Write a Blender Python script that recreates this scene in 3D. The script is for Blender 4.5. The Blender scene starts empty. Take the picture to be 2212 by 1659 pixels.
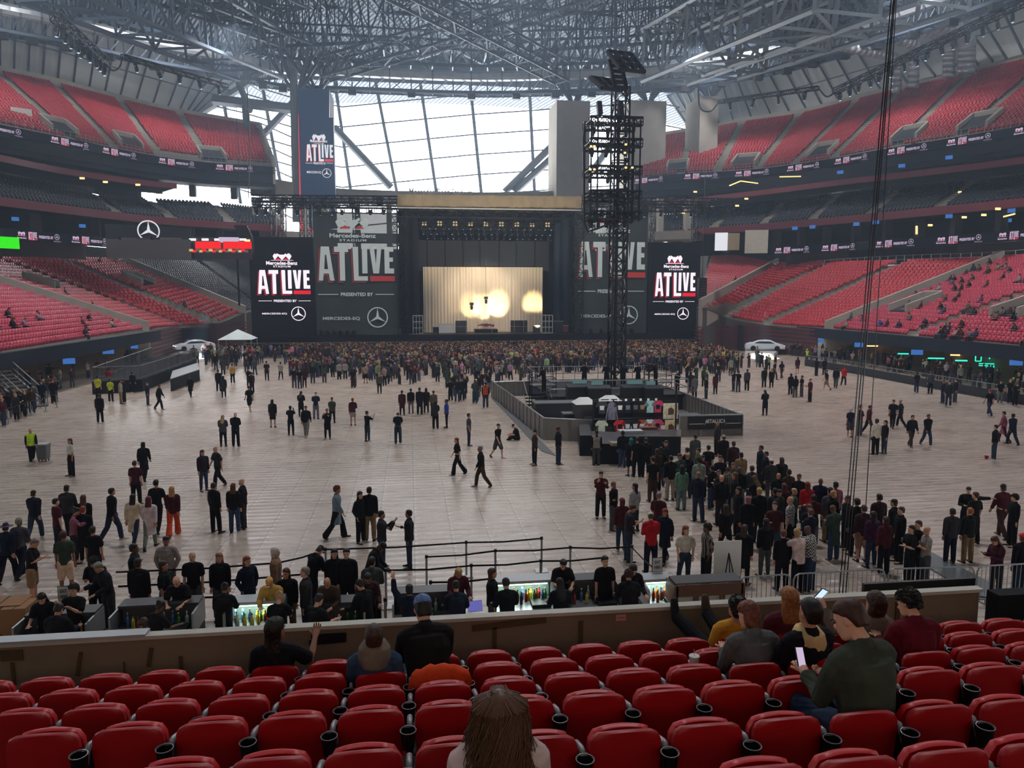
import bpy, math, random
import numpy as np
from mathutils import Vector, Matrix
from mathutils.geometry import tessellate_polygon
R = random.Random(7)
SC = bpy.context.scene
COL = SC.collection
# ---------------- camera (2212 x 1659 photo, measured) ----------------
TH, PT, FP, CZ = math.radians(7.6), math.radians(6.8), 1640.0, 8.0
FW = Vector((math.sin(TH)*math.cos(PT), math.cos(TH)*math.cos(PT), -math.sin(PT)))
RT = Vector((math.cos(TH), -math.sin(TH), 0)); UP = RT.cross(FW)
cam = bpy.data.cameras.new('camera'); camo = bpy.data.objects.new('camera', cam); COL.objects.link(camo)
camo.matrix_world = Matrix(((RT.x, UP.x, -FW.x, 0), (RT.y, UP.y, -FW.y, 0), (RT.z, UP.z, -FW.z, CZ), (0, 0, 0, 1)))
cam.sensor_width = 36; cam.lens = FP/2212*36; cam.clip_end = 600; cam.clip_start = .1
SC.camera = camo
SC.view_settings.view_transform = 'Standard'; SC.view_settings.look = 'None'
SC.view_settings.gamma = 1; SC.view_settings.exposure = 0.0
SC.cycles.use_denoising = True
SC.cycles.max_bounces = 6; SC.cycles.diffuse_bounces = 3; SC.cycles.glossy_bounces = 3
SC.cycles.transparent_max_bounces = 12; SC.cycles.volume_bounces = 0
SC.cycles.sample_clamp_indirect = 4; SC.cycles.caustics_reflective = False; SC.cycles.caustics_refractive = False
# ---------------- world: bright overcast sky ----------------
W = bpy.data.worlds.new('sky'); SC.world = W; W.use_nodes = True
bg = W.node_tree.nodes['Background']; bg.inputs[0].default_value = (.97, .98, 1, 1); bg.inputs[1].default_value = 9.5
def area(name, loc, aim, sx, sy, power, color=(1, 1, 1), portal=False, spread=None):
    l = bpy.data.lights.new(name, 'AREA'); l.shape = 'RECTANGLE'; l.size = sx; l.size_y = sy; l.energy = power; l.color = color
    if spread: l.spread = spread
    if portal: l.cycles.is_portal = True
    o = bpy.data.objects.new(name, l); COL.objects.link(o); o.location = loc
    o.rotation_euler = (Vector(aim)-Vector(loc)).to_track_quat('-Z', 'Y').to_euler()
    return o
area('daylight_portal', (0, 184, 34), (0, 0, 34), 130, 52, 1, portal=True)
# added fill lights under the roof, facing down to brighten the hall
for i, (x, y, pw) in enumerate([(-25, 118, 5000), (45, 118, 5000), (-34, 72, 6000), (54, 72, 6000), (10, 75, 6000), (10, 30, 3000)]):
    area('roof_fill_light', (x, y, 45.5), (x*.7+3, y-3, 0), 3, 3, pw, (.95, .95, 1), spread=2.4)
for x, y, ax, ay in ((-50, 112, -64, 120), (70, 108, 84, 116), (-34, 134, -44, 150), (56, 132, 66, 148)): area('deck_fill_light', (x, y, 56), (ax, ay, 36), 4, 4, 2600, (.95, .95, 1), spread=2.0)  # added fill on both sides, there to brighten the upper-deck seats
# added fill behind the viewer, brightens the parapet and seat backs
area('parapet_fill_light', (2, -7, 10.5), (2, 8, 3.5), 16, 1.5, 180, (1, .8, .62))
# ---------------- pixel -> place ----------------
def ray(u, v): return FW+RT*((u-1106)/FP)+UP*((829.5-v)/FP)
def Z(u, v, z=0.0):
    d = ray(u, v); t = (z-CZ)/d.z; return Vector((d.x*t, d.y*t, z))
def Y(u, v, y):
    d = ray(u, v); t = y/d.y; return Vector((d.x*t, y, CZ+d.z*t))
# ---------------- mesh helpers ----------------
def mesh_np(name, V, Fq, mats, mi=None, smooth=False):
    me = bpy.data.meshes.new(name); V = np.asarray(V, np.float32)
    me.vertices.add(len(V)); me.vertices.foreach_set('co', V.ravel())
    Fq = np.asarray(Fq, np.int32); n, k = Fq.shape
    me.loops.add(n*k); me.loops.foreach_set('vertex_index', Fq.ravel())
    me.polygons.add(n); me.polygons.foreach_set('loop_start', np.arange(0, n*k, k, dtype=np.int32))
    if mi is not None: me.polygons.foreach_set('material_index', np.asarray(mi, np.int32))
    if smooth: me.polygons.foreach_set('use_smooth', np.ones(n, bool))
    for m in (mats if isinstance(mats, (list, tuple)) else [mats]): me.materials.append(m)
    me.update(); me.validate(); return me
def link(name, me, parent=None, loc=None, rz=0):
    o = bpy.data.objects.new(name, me); COL.objects.link(o)
    if parent is not None: o.parent = parent
    if loc is not None: o.location = loc
    if rz: o.rotation_euler = (0, 0, rz)
    return o
def tag(o, label=None, cat=None, group=None, kind=None):
    if label: o['label'] = label
    if cat: o['category'] = cat
    if group: o['group'] = group
    if kind: o['kind'] = kind
    return o
def empty(name, label, cat, loc=(0, 0, 0), rz=0, group=None, kind=None):
    o = link(name, None, None, loc, rz); o.empty_display_size = .2
    return tag(o, label, cat, group, kind)
def copy_tree(o, parent=None):
    c = o.copy(); COL.objects.link(c)
    if parent is not None: c.parent = parent
    for ch in list(o.children): copy_tree(ch, c)
    return c
class MB:
    def __init__(s): s.v = []; s.f = []; s.m = []; s.k = 0
    def add(s, vs, fs):
        b = len(s.v); s.v += [tuple(p) for p in vs]; s.f += [tuple(b+i for i in f) for f in fs]; s.m += [s.k]*len(fs); return s
    def hexa(s, p): return s.add(p, [(0, 3, 2, 1), (4, 5, 6, 7), (0, 1, 5, 4), (1, 2, 6, 5), (2, 3, 7, 6), (3, 0, 4, 7)])
    def box(s, c, d, rz=0, rx=0):
        M = Matrix.Rotation(rz, 3, 'Z')@Matrix.Rotation(rx, 3, 'X'); c = Vector(c); h = [x/2 for x in d]
        return s.hexa([c+M@Vector((x*h[0], y*h[1], z*h[2])) for z in (-1, 1) for x, y in ((-1, -1), (1, -1), (1, 1), (-1, 1))])
    def bb(s, x0, x1, y0, y1, z0, z1): return s.box(((x0+x1)/2, (y0+y1)/2, (z0+z1)/2), (x1-x0, y1-y0, z1-z0))
    def tube(s, p, q, r, n=6, r2=None, cap=True):
        p = Vector(p); q = Vector(q); d = q-p
        if d.length < 1e-6: return s
        d.normalize(); a = d.orthogonal().normalized() if abs(d.z) < .9 else Vector((1, 0, 0))
        if abs(d.z) < .9: a = Vector((0, 0, 1)).cross(d).normalized()
        b = d.cross(a); r2 = r if r2 is None else r2
        vs = [c+(a*math.cos(t)+b*math.sin(t))*rr for c, rr in ((p, r), (q, r2)) for t in [2*math.pi*(i+.5)/n for i in range(n)]]
        fs = [(i, (i+1) % n, n+(i+1) % n, n+i) for i in range(n)]
        if cap: fs += [tuple(range(n-1, -1, -1)), tuple(range(n, 2*n))]
        return s.add(vs, fs)
    def path(s, pts, r, n=6):
        for a, b in zip(pts, pts[1:]): s.tube(a, b, r, n)
        return s
    def lathe(s, c, prof, n=12):
        c = Vector(c); vs = []; fs = []
        for r, z in prof: vs += [c+Vector((r*math.cos(2*math.pi*i/n), r*math.sin(2*math.pi*i/n), z)) for i in range(n)]
        for j in range(len(prof)-1): fs += [(j*n+i, j*n+(i+1) % n, (j+1)*n+(i+1) % n, (j+1)*n+i) for i in range(n)]
        fs += [tuple(range(n-1, -1, -1)), tuple(range((len(prof)-1)*n, len(prof)*n))]
        return s.add(vs, fs)
    def ell(s, c, r, n=10, m=6, M=None):
        c = Vector(c); vs = []; fs = []
        for j in range(m+1):
            t = math.pi*j/m
            for i in range(n):
                a = 2*math.pi*i/n; p = Vector((r[0]*math.sin(t)*math.cos(a), r[1]*math.sin(t)*math.sin(a), -r[2]*math.cos(t)))
                vs.append(c+(M@p if M else p))
        for j in range(m): fs += [(j*n+i, j*n+(i+1) % n, (j+1)*n+(i+1) % n, (j+1)*n+i) for i in range(n)]
        return s.add(vs, fs)
    def loft(s, rings, closed=True, caps=True):
        n = len(rings[0]); vs = [p for r in rings for p in r]; fs = []
        for j in range(len(rings)-1):
            for i in range(n if closed else n-1): fs.append((j*n+i, j*n+(i+1) % n, (j+1)*n+(i+1) % n, (j+1)*n+i))
        if caps and closed: fs += [tuple(range(n-1, -1, -1)), tuple(range((len(rings)-1)*n, len(rings)*n))]
        return s.add(vs, fs)
    def poly(s, outer, holes=(), y=0.0, org=None, ax=None):
        loops = [[Vector((a, b, 0)) for a, b in outer]]+[[Vector((a, b, 0)) for a, b in h] for h in holes]
        tris = tessellate_polygon(loops); fl = [p for l in loops for p in l]
        return s.add([(p.x, y, p.y) for p in fl], [tuple(t) for t in tris])
    def prism(s, outer, z0, z1):
        n = len(outer); loops = [[Vector((a, b, 0)) for a, b in outer]]; tris = tessellate_polygon(loops)
        s.add([(a, b, z) for z in (z0, z1) for a, b in outer], [tuple(t) for t in tris]+[tuple(n+i for i in reversed(t)) for t in tris]+[(i, (i+1) % n, n+(i+1) % n, n+i) for i in range(n)])
        return s
    def me(s, name, mats, smooth=False):
        m = bpy.data.meshes.new(name); m.from_pydata(s.v, [], s.f)
        for x in (mats if isinstance(mats, (list, tuple)) else [mats]): m.materials.append(x)
        m.polygons.foreach_set('material_index', s.m)
        if smooth: m.polygons.foreach_set('use_smooth', [True]*len(s.f))
        m.update(); return m
    def build(s, name, mats, parent=None, smooth=False, loc=None, rz=0): return link(name, s.me(name, mats, smooth), parent, loc, rz)
def truss(mb, p, q, w, r, bay=None, h=None, up=(0, 0, 1), diag=True, n=4):
    p = Vector(p); q = Vector(q); d = (q-p); L = d.length; d.normalize(); up = Vector(up)
    if abs(d.dot(up)) > .95: up = Vector((0, 1, 0))
    a = d.cross(up).normalized(); b = a.cross(d).normalized(); h = h or w; bay = bay or w
    C = [a*w/2*i+b*h/2*j for i, j in ((-1, -1), (1, -1), (1, 1), (-1, 1))]
    for c in C: mb.tube(p+c, q+c, r, n)
    k = max(1, round(L/bay)); r2 = r*.65
    for i in range(k+1):
        o = p+d*(L*i/k); o2 = p+d*(L*min(i+1, k)/k)
        for j in range(4):
            mb.tube(o+C[j], o+C[(j+1) % 4], r2, 3, cap=False)
            if diag and i < k:
                A, B = (C[j], C[(j+1) % 4]) if i % 2 else (C[(j+1) % 4], C[j])
                mb.tube(o+A, o2+B, r2, 3, cap=False)
    return mb
ORD = 'first second third fourth fifth sixth seventh eighth ninth tenth eleventh twelfth thirteenth fourteenth fifteenth sixteenth seventeenth eighteenth nineteenth twentieth twenty-first twenty-second twenty-third'.split()
NTH = lambda i: ', %s from the left' % ORD[i]
# ---------------- materials ----------------
def srgb(*c): return tuple(((x/255)/12.92 if x <= 10 else ((x/255+.055)/1.055)**2.4) for x in c)
def mat(name, col, rough=.7, metal=0.0, noise=0.0, nscale=3.0, bump=0.0, bscale=20.0, spec=.4, emit=None, es=0.0):
    m = bpy.data.materials.new(name); m.use_nodes = True; nt = m.node_tree; N = nt.nodes; L = nt.links; b = N['Principled BSDF']
    c = srgb(*col); b.inputs['Base Color'].default_value = (*c, 1); b.inputs['Roughness'].default_value = rough
    b.inputs['Metallic'].default_value = metal; b.inputs['Specular IOR Level'].default_value = spec
    if emit: b.inputs['Emission Color'].default_value = (*srgb(*emit), 1); b.inputs['Emission Strength'].default_value = es
    if noise or bump:
        tc = N.new('ShaderNodeTexCoord')
    if noise:
        t = N.new('ShaderNodeTexNoise'); t.inputs['Scale'].default_value = nscale; t.inputs['Detail'].default_value = 5; L.new(tc.outputs['Object'], t.inputs['Vector'])
        mx = N.new('ShaderNodeMix'); mx.data_type = 'RGBA'; mx.inputs[6].default_value = (*[x*(1-noise) for x in c], 1); mx.inputs[7].default_value = (*[min(1, x*(1+noise)) for x in c], 1)
        L.new(t.outputs[0], mx.inputs[0]); L.new(mx.outputs[2], b.inputs['Base Color'])
    if bump:
        t = N.new('ShaderNodeTexNoise'); t.inputs['Scale'].default_value = bscale; t.inputs['Detail'].default_value = 4; L.new(tc.outputs['Object'], t.inputs['Vector'])
        bp = N.new('ShaderNodeBump'); bp.inputs['Strength'].default_value = bump; bp.inputs['Distance'].default_value = .05; L.new(t.outputs[0], bp.inputs['Height']); L.new(bp.outputs[0], b.inputs['Normal'])
    return m
def emis(name, col, s):
    m = bpy.data.materials.new(name); m.use_nodes = True; N = m.node_tree.nodes; b = N['Principled BSDF']
    b.inputs['Base Color'].default_value = (0, 0, 0, 1); b.inputs['Emission Color'].default_value = (*srgb(*col), 1); b.inputs['Emission Strength'].default_value = s
    b.inputs['Specular IOR Level'].default_value = .1
    return m
def haze(dens, col):
    m = bpy.data.materials.new('hall_haze'); m.use_nodes = True; N = m.node_tree.nodes; N.remove(N['Principled BSDF'])
    v = N.new('ShaderNodeVolumeScatter'); v.inputs['Color'].default_value = (*col, 1); v.inputs['Density'].default_value = dens; v.inputs['Anisotropy'].default_value = .35
    m.node_tree.links.new(v.outputs[0], N['Material Output'].inputs['Volume']); return m
def objcol(name, rough=.85, bump=.0, noise=.25, nscale=6, spec=.2):
    m = mat(name, (128, 128, 128), rough, bump=bump, bscale=9, spec=spec); nt = m.node_tree; N = nt.nodes; L = nt.links
    oi = N.new('ShaderNodeObjectInfo'); t = N.new('ShaderNodeTexNoise'); t.inputs['Scale'].default_value = nscale
    tc = N.new('ShaderNodeTexCoord'); L.new(tc.outputs['Object'], t.inputs['Vector'])
    mr = N.new('ShaderNodeMapRange'); mr.inputs[1].default_value = .3; mr.inputs[2].default_value = .7; mr.inputs[3].default_value = 1-noise; mr.inputs[4].default_value = 1+noise; L.new(t.outputs[0], mr.inputs[0])
    mx = N.new('ShaderNodeVectorMath'); mx.operation = 'SCALE'; L.new(oi.outputs['Color'], mx.inputs[0]); L.new(mr.outputs[0], mx.inputs['Scale'])
    L.new(mx.outputs[0], N['Principled BSDF'].inputs['Base Color']); return m
M = dict(
 concrete=mat('concrete', (168, 162, 150), .85, noise=.18, nscale=.6, bump=.15, bscale=3),
 tread=mat('tread_concrete', (120, 116, 108), .9, noise=.15, nscale=.5),
 concd=mat('dark_concrete', (84, 82, 80), .85, noise=.2, nscale=.4),
 parapet=mat('parapet_concrete', (128, 112, 92), .75, noise=.25, nscale=1.3, bump=.2, bscale=6),
 coping=mat('coping', (190, 185, 170), .5, noise=.2, nscale=4),
 steel=mat('grey_steel', (120, 126, 132), .45, .3, noise=.2, nscale=.3),
 roofsteel=mat('roof_steel', (70, 84, 100), .5, .2, noise=.3, nscale=.1),
 steell=mat('pale_steel', (172, 176, 176), .45, .2, noise=.15, nscale=.3),
 zinc=mat('galvanised_steel', (150, 153, 156), .35, .8, noise=.2, nscale=2),
 duct=mat('duct_metal', (186, 192, 196), .3, .45, noise=.25, nscale=.8),
 black=mat('black_paint', (22, 23, 26), .5, spec=.3),
 blackm=mat('black_metal', (30, 31, 34), .4, .4),
 drape=mat('black_drape', (20, 22, 27), .95, bump=.6, bscale=1.2),
 drapeb=mat('dark_blue_drape', (26, 36, 52), .8, bump=.5, bscale=1.0),
 maroon=mat('maroon_fascia', (120, 52, 62), .5, noise=.12, nscale=.3),
 seatred=mat('red_seat_plastic', (172, 34, 46), .38, noise=.08, nscale=2, spec=.5),
 seatpink=mat('red_seat_pink_sheen', (202, 62, 88), .35, noise=.15, nscale=1, spec=.6),  # pinker red carries the screen light's sheen in the seat colour
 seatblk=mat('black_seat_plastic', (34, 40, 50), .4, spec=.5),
 seatlow=mat('lower_red_seat', (214, 58, 70), .35, noise=.1, nscale=1, spec=.6),
 deckwall=mat('wall_cladding', (196, 196, 190), .55, .1, noise=.12, nscale=.15),
 seam=mat('wall_seam', (70, 72, 74), .6),
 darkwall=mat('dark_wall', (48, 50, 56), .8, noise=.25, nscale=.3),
 greywall=mat('grey_wall', (86, 84, 84), .8, noise=.15, nscale=.3),
 beige=mat('beige_wall', (150, 134, 110), .8, noise=.12, nscale=.3),
 frame=mat('window_frame', (70, 74, 80), .5, .3),
 plastic_grey=mat('grey_plastic', (92, 94, 96), .5, noise=.1),
 white=mat('white_plastic', (214, 212, 206), .4),
 wood=mat('brown_wood', (92, 56, 36), .5, noise=.3, nscale=8),
 card=mat('cardboard', (150, 108, 72), .85, noise=.15, nscale=5),
 table=mat('table_top', (60, 58, 60), .4),
 led_bg=emis('led_black', (16, 15, 22), .8), led_w=emis('led_white', (250, 238, 250), 1.15), led_r=emis('led_red', (220, 24, 52), 1.1),
 rib_w=emis('ribbon_white', (216, 196, 226), .85), rib_bg=emis('ribbon_black', (14, 15, 24), .8),
 pier_bg=emis('pier_screen', (30, 46, 72), .9), pier_w=emis('pier_white', (232, 236, 244), .95), pier_r=emis('pier_red', (214, 60, 66), .95),
 banner_w=mat('banner_print', (236, 250, 244), .8), banner_r=mat('banner_red', (220, 70, 66), .8),
 tv=emis('tv_blue', (66, 118, 196), .8), tvw=emis('tv_white', (190, 214, 250), 1.3),
 warm=emis('warm_lamp', (255, 196, 120), 2.5), green=emis('neon_green', (40, 230, 190), 1.6), redl=emis('red_light', (235, 30, 34), 1.2),
 limeg=emis('green_screen', (50, 230, 20), 1.1), whitel=emis('white_lamp', (240, 246, 255), 4),
 skin=objcol('skin', .6, 0, .08, 3, .35), cloth=objcol('cloth', .9, .25), hair=objcol('hair', .55, .35, .35, 30, .35), shoe=objcol('shoe_leather', .6, 0, .1),
)
M['tarp'] = mat('beige_tarp', (136, 120, 94), .6, noise=.3, nscale=.4, bump=1.0, bscale=1.5)
M['curtain'] = mat('cream_curtain', (214, 200, 176), .8, noise=.06, nscale=.5)
# ---------------- flat lettering ----------------
_tc = {}
def text2d(s, bold=0.0, sp=1.0):
    k = (s, bold, sp)
    if k not in _tc:
        c = bpy.data.curves.new('t', 'FONT'); c.body = s; c.offset = bold; c.space_character = sp; c.resolution_u = 3
        o = bpy.data.objects.new('t', c); COL.objects.link(o); dg = bpy.context.evaluated_depsgraph_get(); dg.update()
        me = bpy.data.meshes.new_from_object(o.evaluated_get(dg))
        vs = np.array([tuple(v.co)[:2] for v in me.vertices]); fs = [tuple(p.vertices) for p in me.polygons]
        bpy.data.objects.remove(o); bpy.data.curves.remove(c); bpy.data.meshes.remove(me)
        mn = vs.min(0); mxx = vs.max(0); _tc[k] = ((vs-mn)/(mxx-mn), fs)
    return _tc[k]
def put_text(mb, s, x0, x1, z0, z1, y=0.0, bold=0.0, sp=1.0):
    vs, fs = text2d(s, bold, sp)
    mb.add([(x0+a*(x1-x0), y, z0+b*(z1-z0)) for a, b in vs], fs)
# event word: letters in a 630 x 320 frame, y downwards
LET = [([(15, 302), (38, 2), (103, 2), (141, 302), (105, 302), (97, 240), (57, 240), (50, 302)], [[(62, 200), (92, 200), (80, 75), (70, 75)]]),
 ([(143, 2), (255, 2), (255, 50), (227, 50), (227, 302), (185, 302), (185, 50), (143, 50)], []),
 ([(290, 2), (335, 2), (335, 262), (409, 262), (409, 302), (297, 302)], []),
 ([(365, 2), (407, 2), (407, 237), (365, 237)], []),
 ([(425, 2), (463, 2), (476, 155), (487, 2), (523, 2), (500, 237), (453, 237)], []),
 ([(545, 2), (618, 2), (618, 44), (585, 44), (585, 95), (614, 95), (614, 133), (585, 133), (585, 192), (622, 192), (622, 237), (545, 237)], [])]
def star(mb, cx, cz, r, y, w=.07, n=28):
    for i in range(n):
        a, b = 2*math.pi*i/n, 2*math.pi*(i+1)/n
        mb.add([(cx+rr*math.cos(t), y, cz+rr*math.sin(t)) for t, rr in ((a, r), (b, r), (b, r*(1-1.6*w)), (a, r*(1-1.6*w)))], [(0, 1, 2, 3)])
    for k in range(3):
        t = math.pi/2+k*2*math.pi/3; s = r*.16
        mb.add([(cx, y, cz), (cx+s*math.cos(t-math.pi/3), y, cz+s*math.sin(t-math.pi/3)), (cx+r*.93*math.cos(t), y, cz+r*.93*math.sin(t)), (cx+s*math.cos(t+math.pi/3), y, cz+s*math.sin(t+math.pi/3))], [(0, 1, 2, 3)])
def emblem(w, r, x0, x1, z0, z1, y):
    X = lambda a: x0+(x1-x0)*a; Zf = lambda b: z0+(z1-z0)*b
    P = lambda l: [(X(a), Zf(b)) for a, b in l]
    w.poly(P([(.12, .62), (.2, .95), (.3, .82), (.36, .66), (.2, .06)]), y=y)
    w.poly(P([(.27, 1), (.42, .8), (.58, .8), (.66, .98), (.7, .72), (.5, .04), (.32, .7)]), y=y)
    w.poly(P([(.64, .66), (.76, 1), (.84, .9), (.9, .6), (.8, .06)]), y=y)
    w.poly(P([(0, 0), (1, 0), (.9, .06), (.1, .06)]), y=y)
    r.poly(P([(.22, .08), (.34, .36), (.45, .08)]), y=y); r.poly(P([(.55, .08), (.66, .36), (.78, .08)]), y=y)
def word(w, r, d, x0, x1, z0, z1, y, dy=.02):
    X = lambda a: x0+(x1-x0)*a/630; Zf = lambda b: z1-(z1-z0)*b/320
    for i, (o, hs) in enumerate(LET):
        if i < 3 and r is not None: r.poly([(X(a-13), Zf(b+16)) for a, b in o], [], y+2*dy)
        if i < 3 and d is not None: d.poly([(X(a-7), Zf(b+8)) for a, b in o], [], y+dy)
        w.poly([(X(a), Zf(b)) for a, b in o], [[(X(a), Zf(b)) for a, b in h] for h in hs], y)
    if r is not None: r.poly([(X(427), Zf(260)), (X(626), Zf(260)), (X(626), Zf(306)), (X(427), Zf(306))], y=y)
def show_board(parent, x0, x1, zt, zb, y, mw, mr, md, lay):
    """the printed/lit event layout; lay = fractions of the board (x from left, z from top)"""
    w, r, d = MB(), MB(), MB(); X = lambda a: x0+(x1-x0)*a; Zf = lambda b: zt+(zb-zt)*b
    a = lay['emblem']; emblem(w, r, X(a[0]), X(a[1]), Zf(a[3]), Zf(a[2]), y)
    a = lay['name']; put_text(w, 'Mercedes-Benz', X(a[0]), X(a[1]), Zf(a[3]), Zf(a[2]), y, .03)
    a = lay['stad']; put_text(w, 'STADIUM', X(a[0]), X(a[1]), Zf(a[3]), Zf(a[2]), y, .035, 1.3)
    a = lay['word']; word(w, r, d, X(a[0]), X(a[1]), Zf(a[3]), Zf(a[2]), y)
    a = lay['pres']; put_text(w, 'PRESENTED BY', X(a[0]), X(a[1]), Zf(a[3]), Zf(a[2]), y, .03)
    zc = (Zf(a[2])+Zf(a[3]))/2; t = abs(Zf(a[2])-Zf(a[3]))*.1
    for p, q in ((lay['lines'][0], a[0]-.03), (a[1]+.03, lay['lines'][1])): w.poly([(X(p), zc-t), (X(q), zc-t), (X(q), zc+t), (X(p), zc+t)], y=y)
    a = lay['eq']; put_text(w, 'MERCEDES-EQ', X(a[0]), X(a[1]), Zf(a[3]), Zf(a[2]), y, .02)
    a = lay['star']; star(w, X(a[0]), Zf(a[1]), a[2]*(x1-x0), y)
    w.build('lettering', mw, parent); r.build('red_lettering', mr, parent); d.build('letter_shadow', md, parent)
def cr(P, n):
    """Catmull-Rom through the control points, n samples per span"""
    P = [Vector(p) for p in P]; P = [2*P[0]-P[1]]+P+[2*P[-1]-P[-2]]; out = []
    for i in range(1, len(P)-2):
        for k in range(n):
            t = k/n; a, b, c, d = P[i-1:i+3]
            out.append(.5*((2*b)+(c-a)*t+(2*a-5*b+4*c-d)*t*t+(3*b-a-3*c+d)*t*t*t))
    out.append(P[-2].copy()); return out
# =============== the setting ===============
def floor_material():
    m = bpy.data.materials.new('field_cover_panels'); m.use_nodes = True; nt = m.node_tree; N = nt.nodes; L = nt.links; b = N['Principled BSDF']
    tc = N.new('ShaderNodeTexCoord'); sep = N.new('ShaderNodeSeparateXYZ'); L.new(tc.outputs['Object'], sep.inputs[0])
    def math_(op, a, c=None, v=None):
        n = N.new('ShaderNodeMath'); n.operation = op
        for i, x in enumerate((a, c)):
            if x is None: continue
            if isinstance(x, (int, float)): n.inputs[i].default_value = x
            else: L.new(x, n.inputs[i])
        return n.outputs[0]
    def noise(sc, sx=1, sy=1, det=5):
        mp = N.new('ShaderNodeMapping'); mp.inputs['Scale'].default_value = (sx, sy, 1); L.new(tc.outputs['Object'], mp.inputs[0])
        t = N.new('ShaderNodeTexNoise'); t.inputs['Scale'].default_value = sc; t.inputs['Detail'].default_value = det; L.new(mp.outputs[0], t.inputs['Vector']); return t.outputs[0]
    n1 = noise(.35, .5, 1.4); n2 = noise(2.2, .3, 2.2); n3 = noise(9, .25, 3, 3)
    def seam(src, period, w):
        f = math_('FRACT', math_('MULTIPLY', src, 1/period)); return math_('LESS_THAN', f, w/period)
    inner = math_('LESS_THAN', sep.outputs[0], 17.0)
    sx = math_('MULTIPLY', seam(sep.outputs[0], 1.22, .035), inner)
    pit = math_('MULTIPLY', math_('MULTIPLY', math_('LESS_THAN', math_('ABSOLUTE', math_('SUBTRACT', math_('FRACT', math_('MULTIPLY', sep.outputs[0], 1/1.22)), .06)), .035), math_('LESS_THAN', math_('FRACT', math_('MULTIPLY', sep.outputs[1], 1/.45)), .16)), inner)
    base = N.new('ShaderNodeValToRGB'); e = base.color_ramp.elements; e[0].position = .3; e[0].color = (*srgb(148, 131, 117), 1); e[1].position = .7; e[1].color = (*srgb(210, 192, 175), 1)
    mixn = math_('ADD', math_('MULTIPLY', n1, .35), math_('ADD', math_('MULTIPLY', n2, .35), math_('MULTIPLY', n3, .3))); L.new(mixn, base.inputs[0])
    # scuffs
    sc = N.new('ShaderNodeValToRGB'); s = sc.color_ramp.elements; s[0].position = .75; s[0].color = (1, 1, 1, 1); s[1].position = .82; s[1].color = (.35, .33, .31, 1); L.new(noise(1.1, .6, 3.2, 6), sc.inputs[0])
    mu = N.new('ShaderNodeMix'); mu.data_type = 'RGBA'; mu.blend_type = 'MULTIPLY'; mu.inputs[0].default_value = .8; L.new(base.outputs[0], mu.inputs[6]); L.new(sc.outputs[0], mu.inputs[7])
    m2 = N.new('ShaderNodeMix'); m2.data_type = 'RGBA'; L.new(math_('MULTIPLY', sx, .55), m2.inputs[0]); L.new(mu.outputs[2], m2.inputs[6]); m2.inputs[7].default_value = (.1, .09, .085, 1)
    m3 = N.new('ShaderNodeMix'); m3.data_type = 'RGBA'; L.new(math_('MULTIPLY', pit, .7), m3.inputs[0]); L.new(m2.outputs[2], m3.inputs[6]); m3.inputs[7].default_value = (.85, .82, .8, 1)
    L.new(m3.outputs[2], b.inputs['Base Color'])
    rr = N.new('ShaderNodeMapRange'); rr.inputs[3].default_value = .16; rr.inputs[4].default_value = .42; L.new(n2, rr.inputs[0]); L.new(rr.outputs[0], b.inputs['Roughness'])
    b.inputs['Specular IOR Level'].default_value = .65
    bp = N.new('ShaderNodeBump'); bp.inputs['Strength'].default_value = .45; bp.inputs['Distance'].default_value = .03
    wv = math_('SINE', math_('MULTIPLY', sep.outputs[1], 13.5)); L.new(math_('ADD', math_('MULTIPLY', wv, .3), math_('MULTIPLY', n2, .9)), bp.inputs['Height']); L.new(bp.outputs[0], b.inputs['Normal'])
    return m
M['floor'] = floor_material()
def struct(mb, name, m, smooth=False): return tag(mb.build(name, m, None, smooth), kind='structure')
struct(MB().bb(-75, 95, 8.6, 190, -.3, 0), 'floor', M['floor'])
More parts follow.
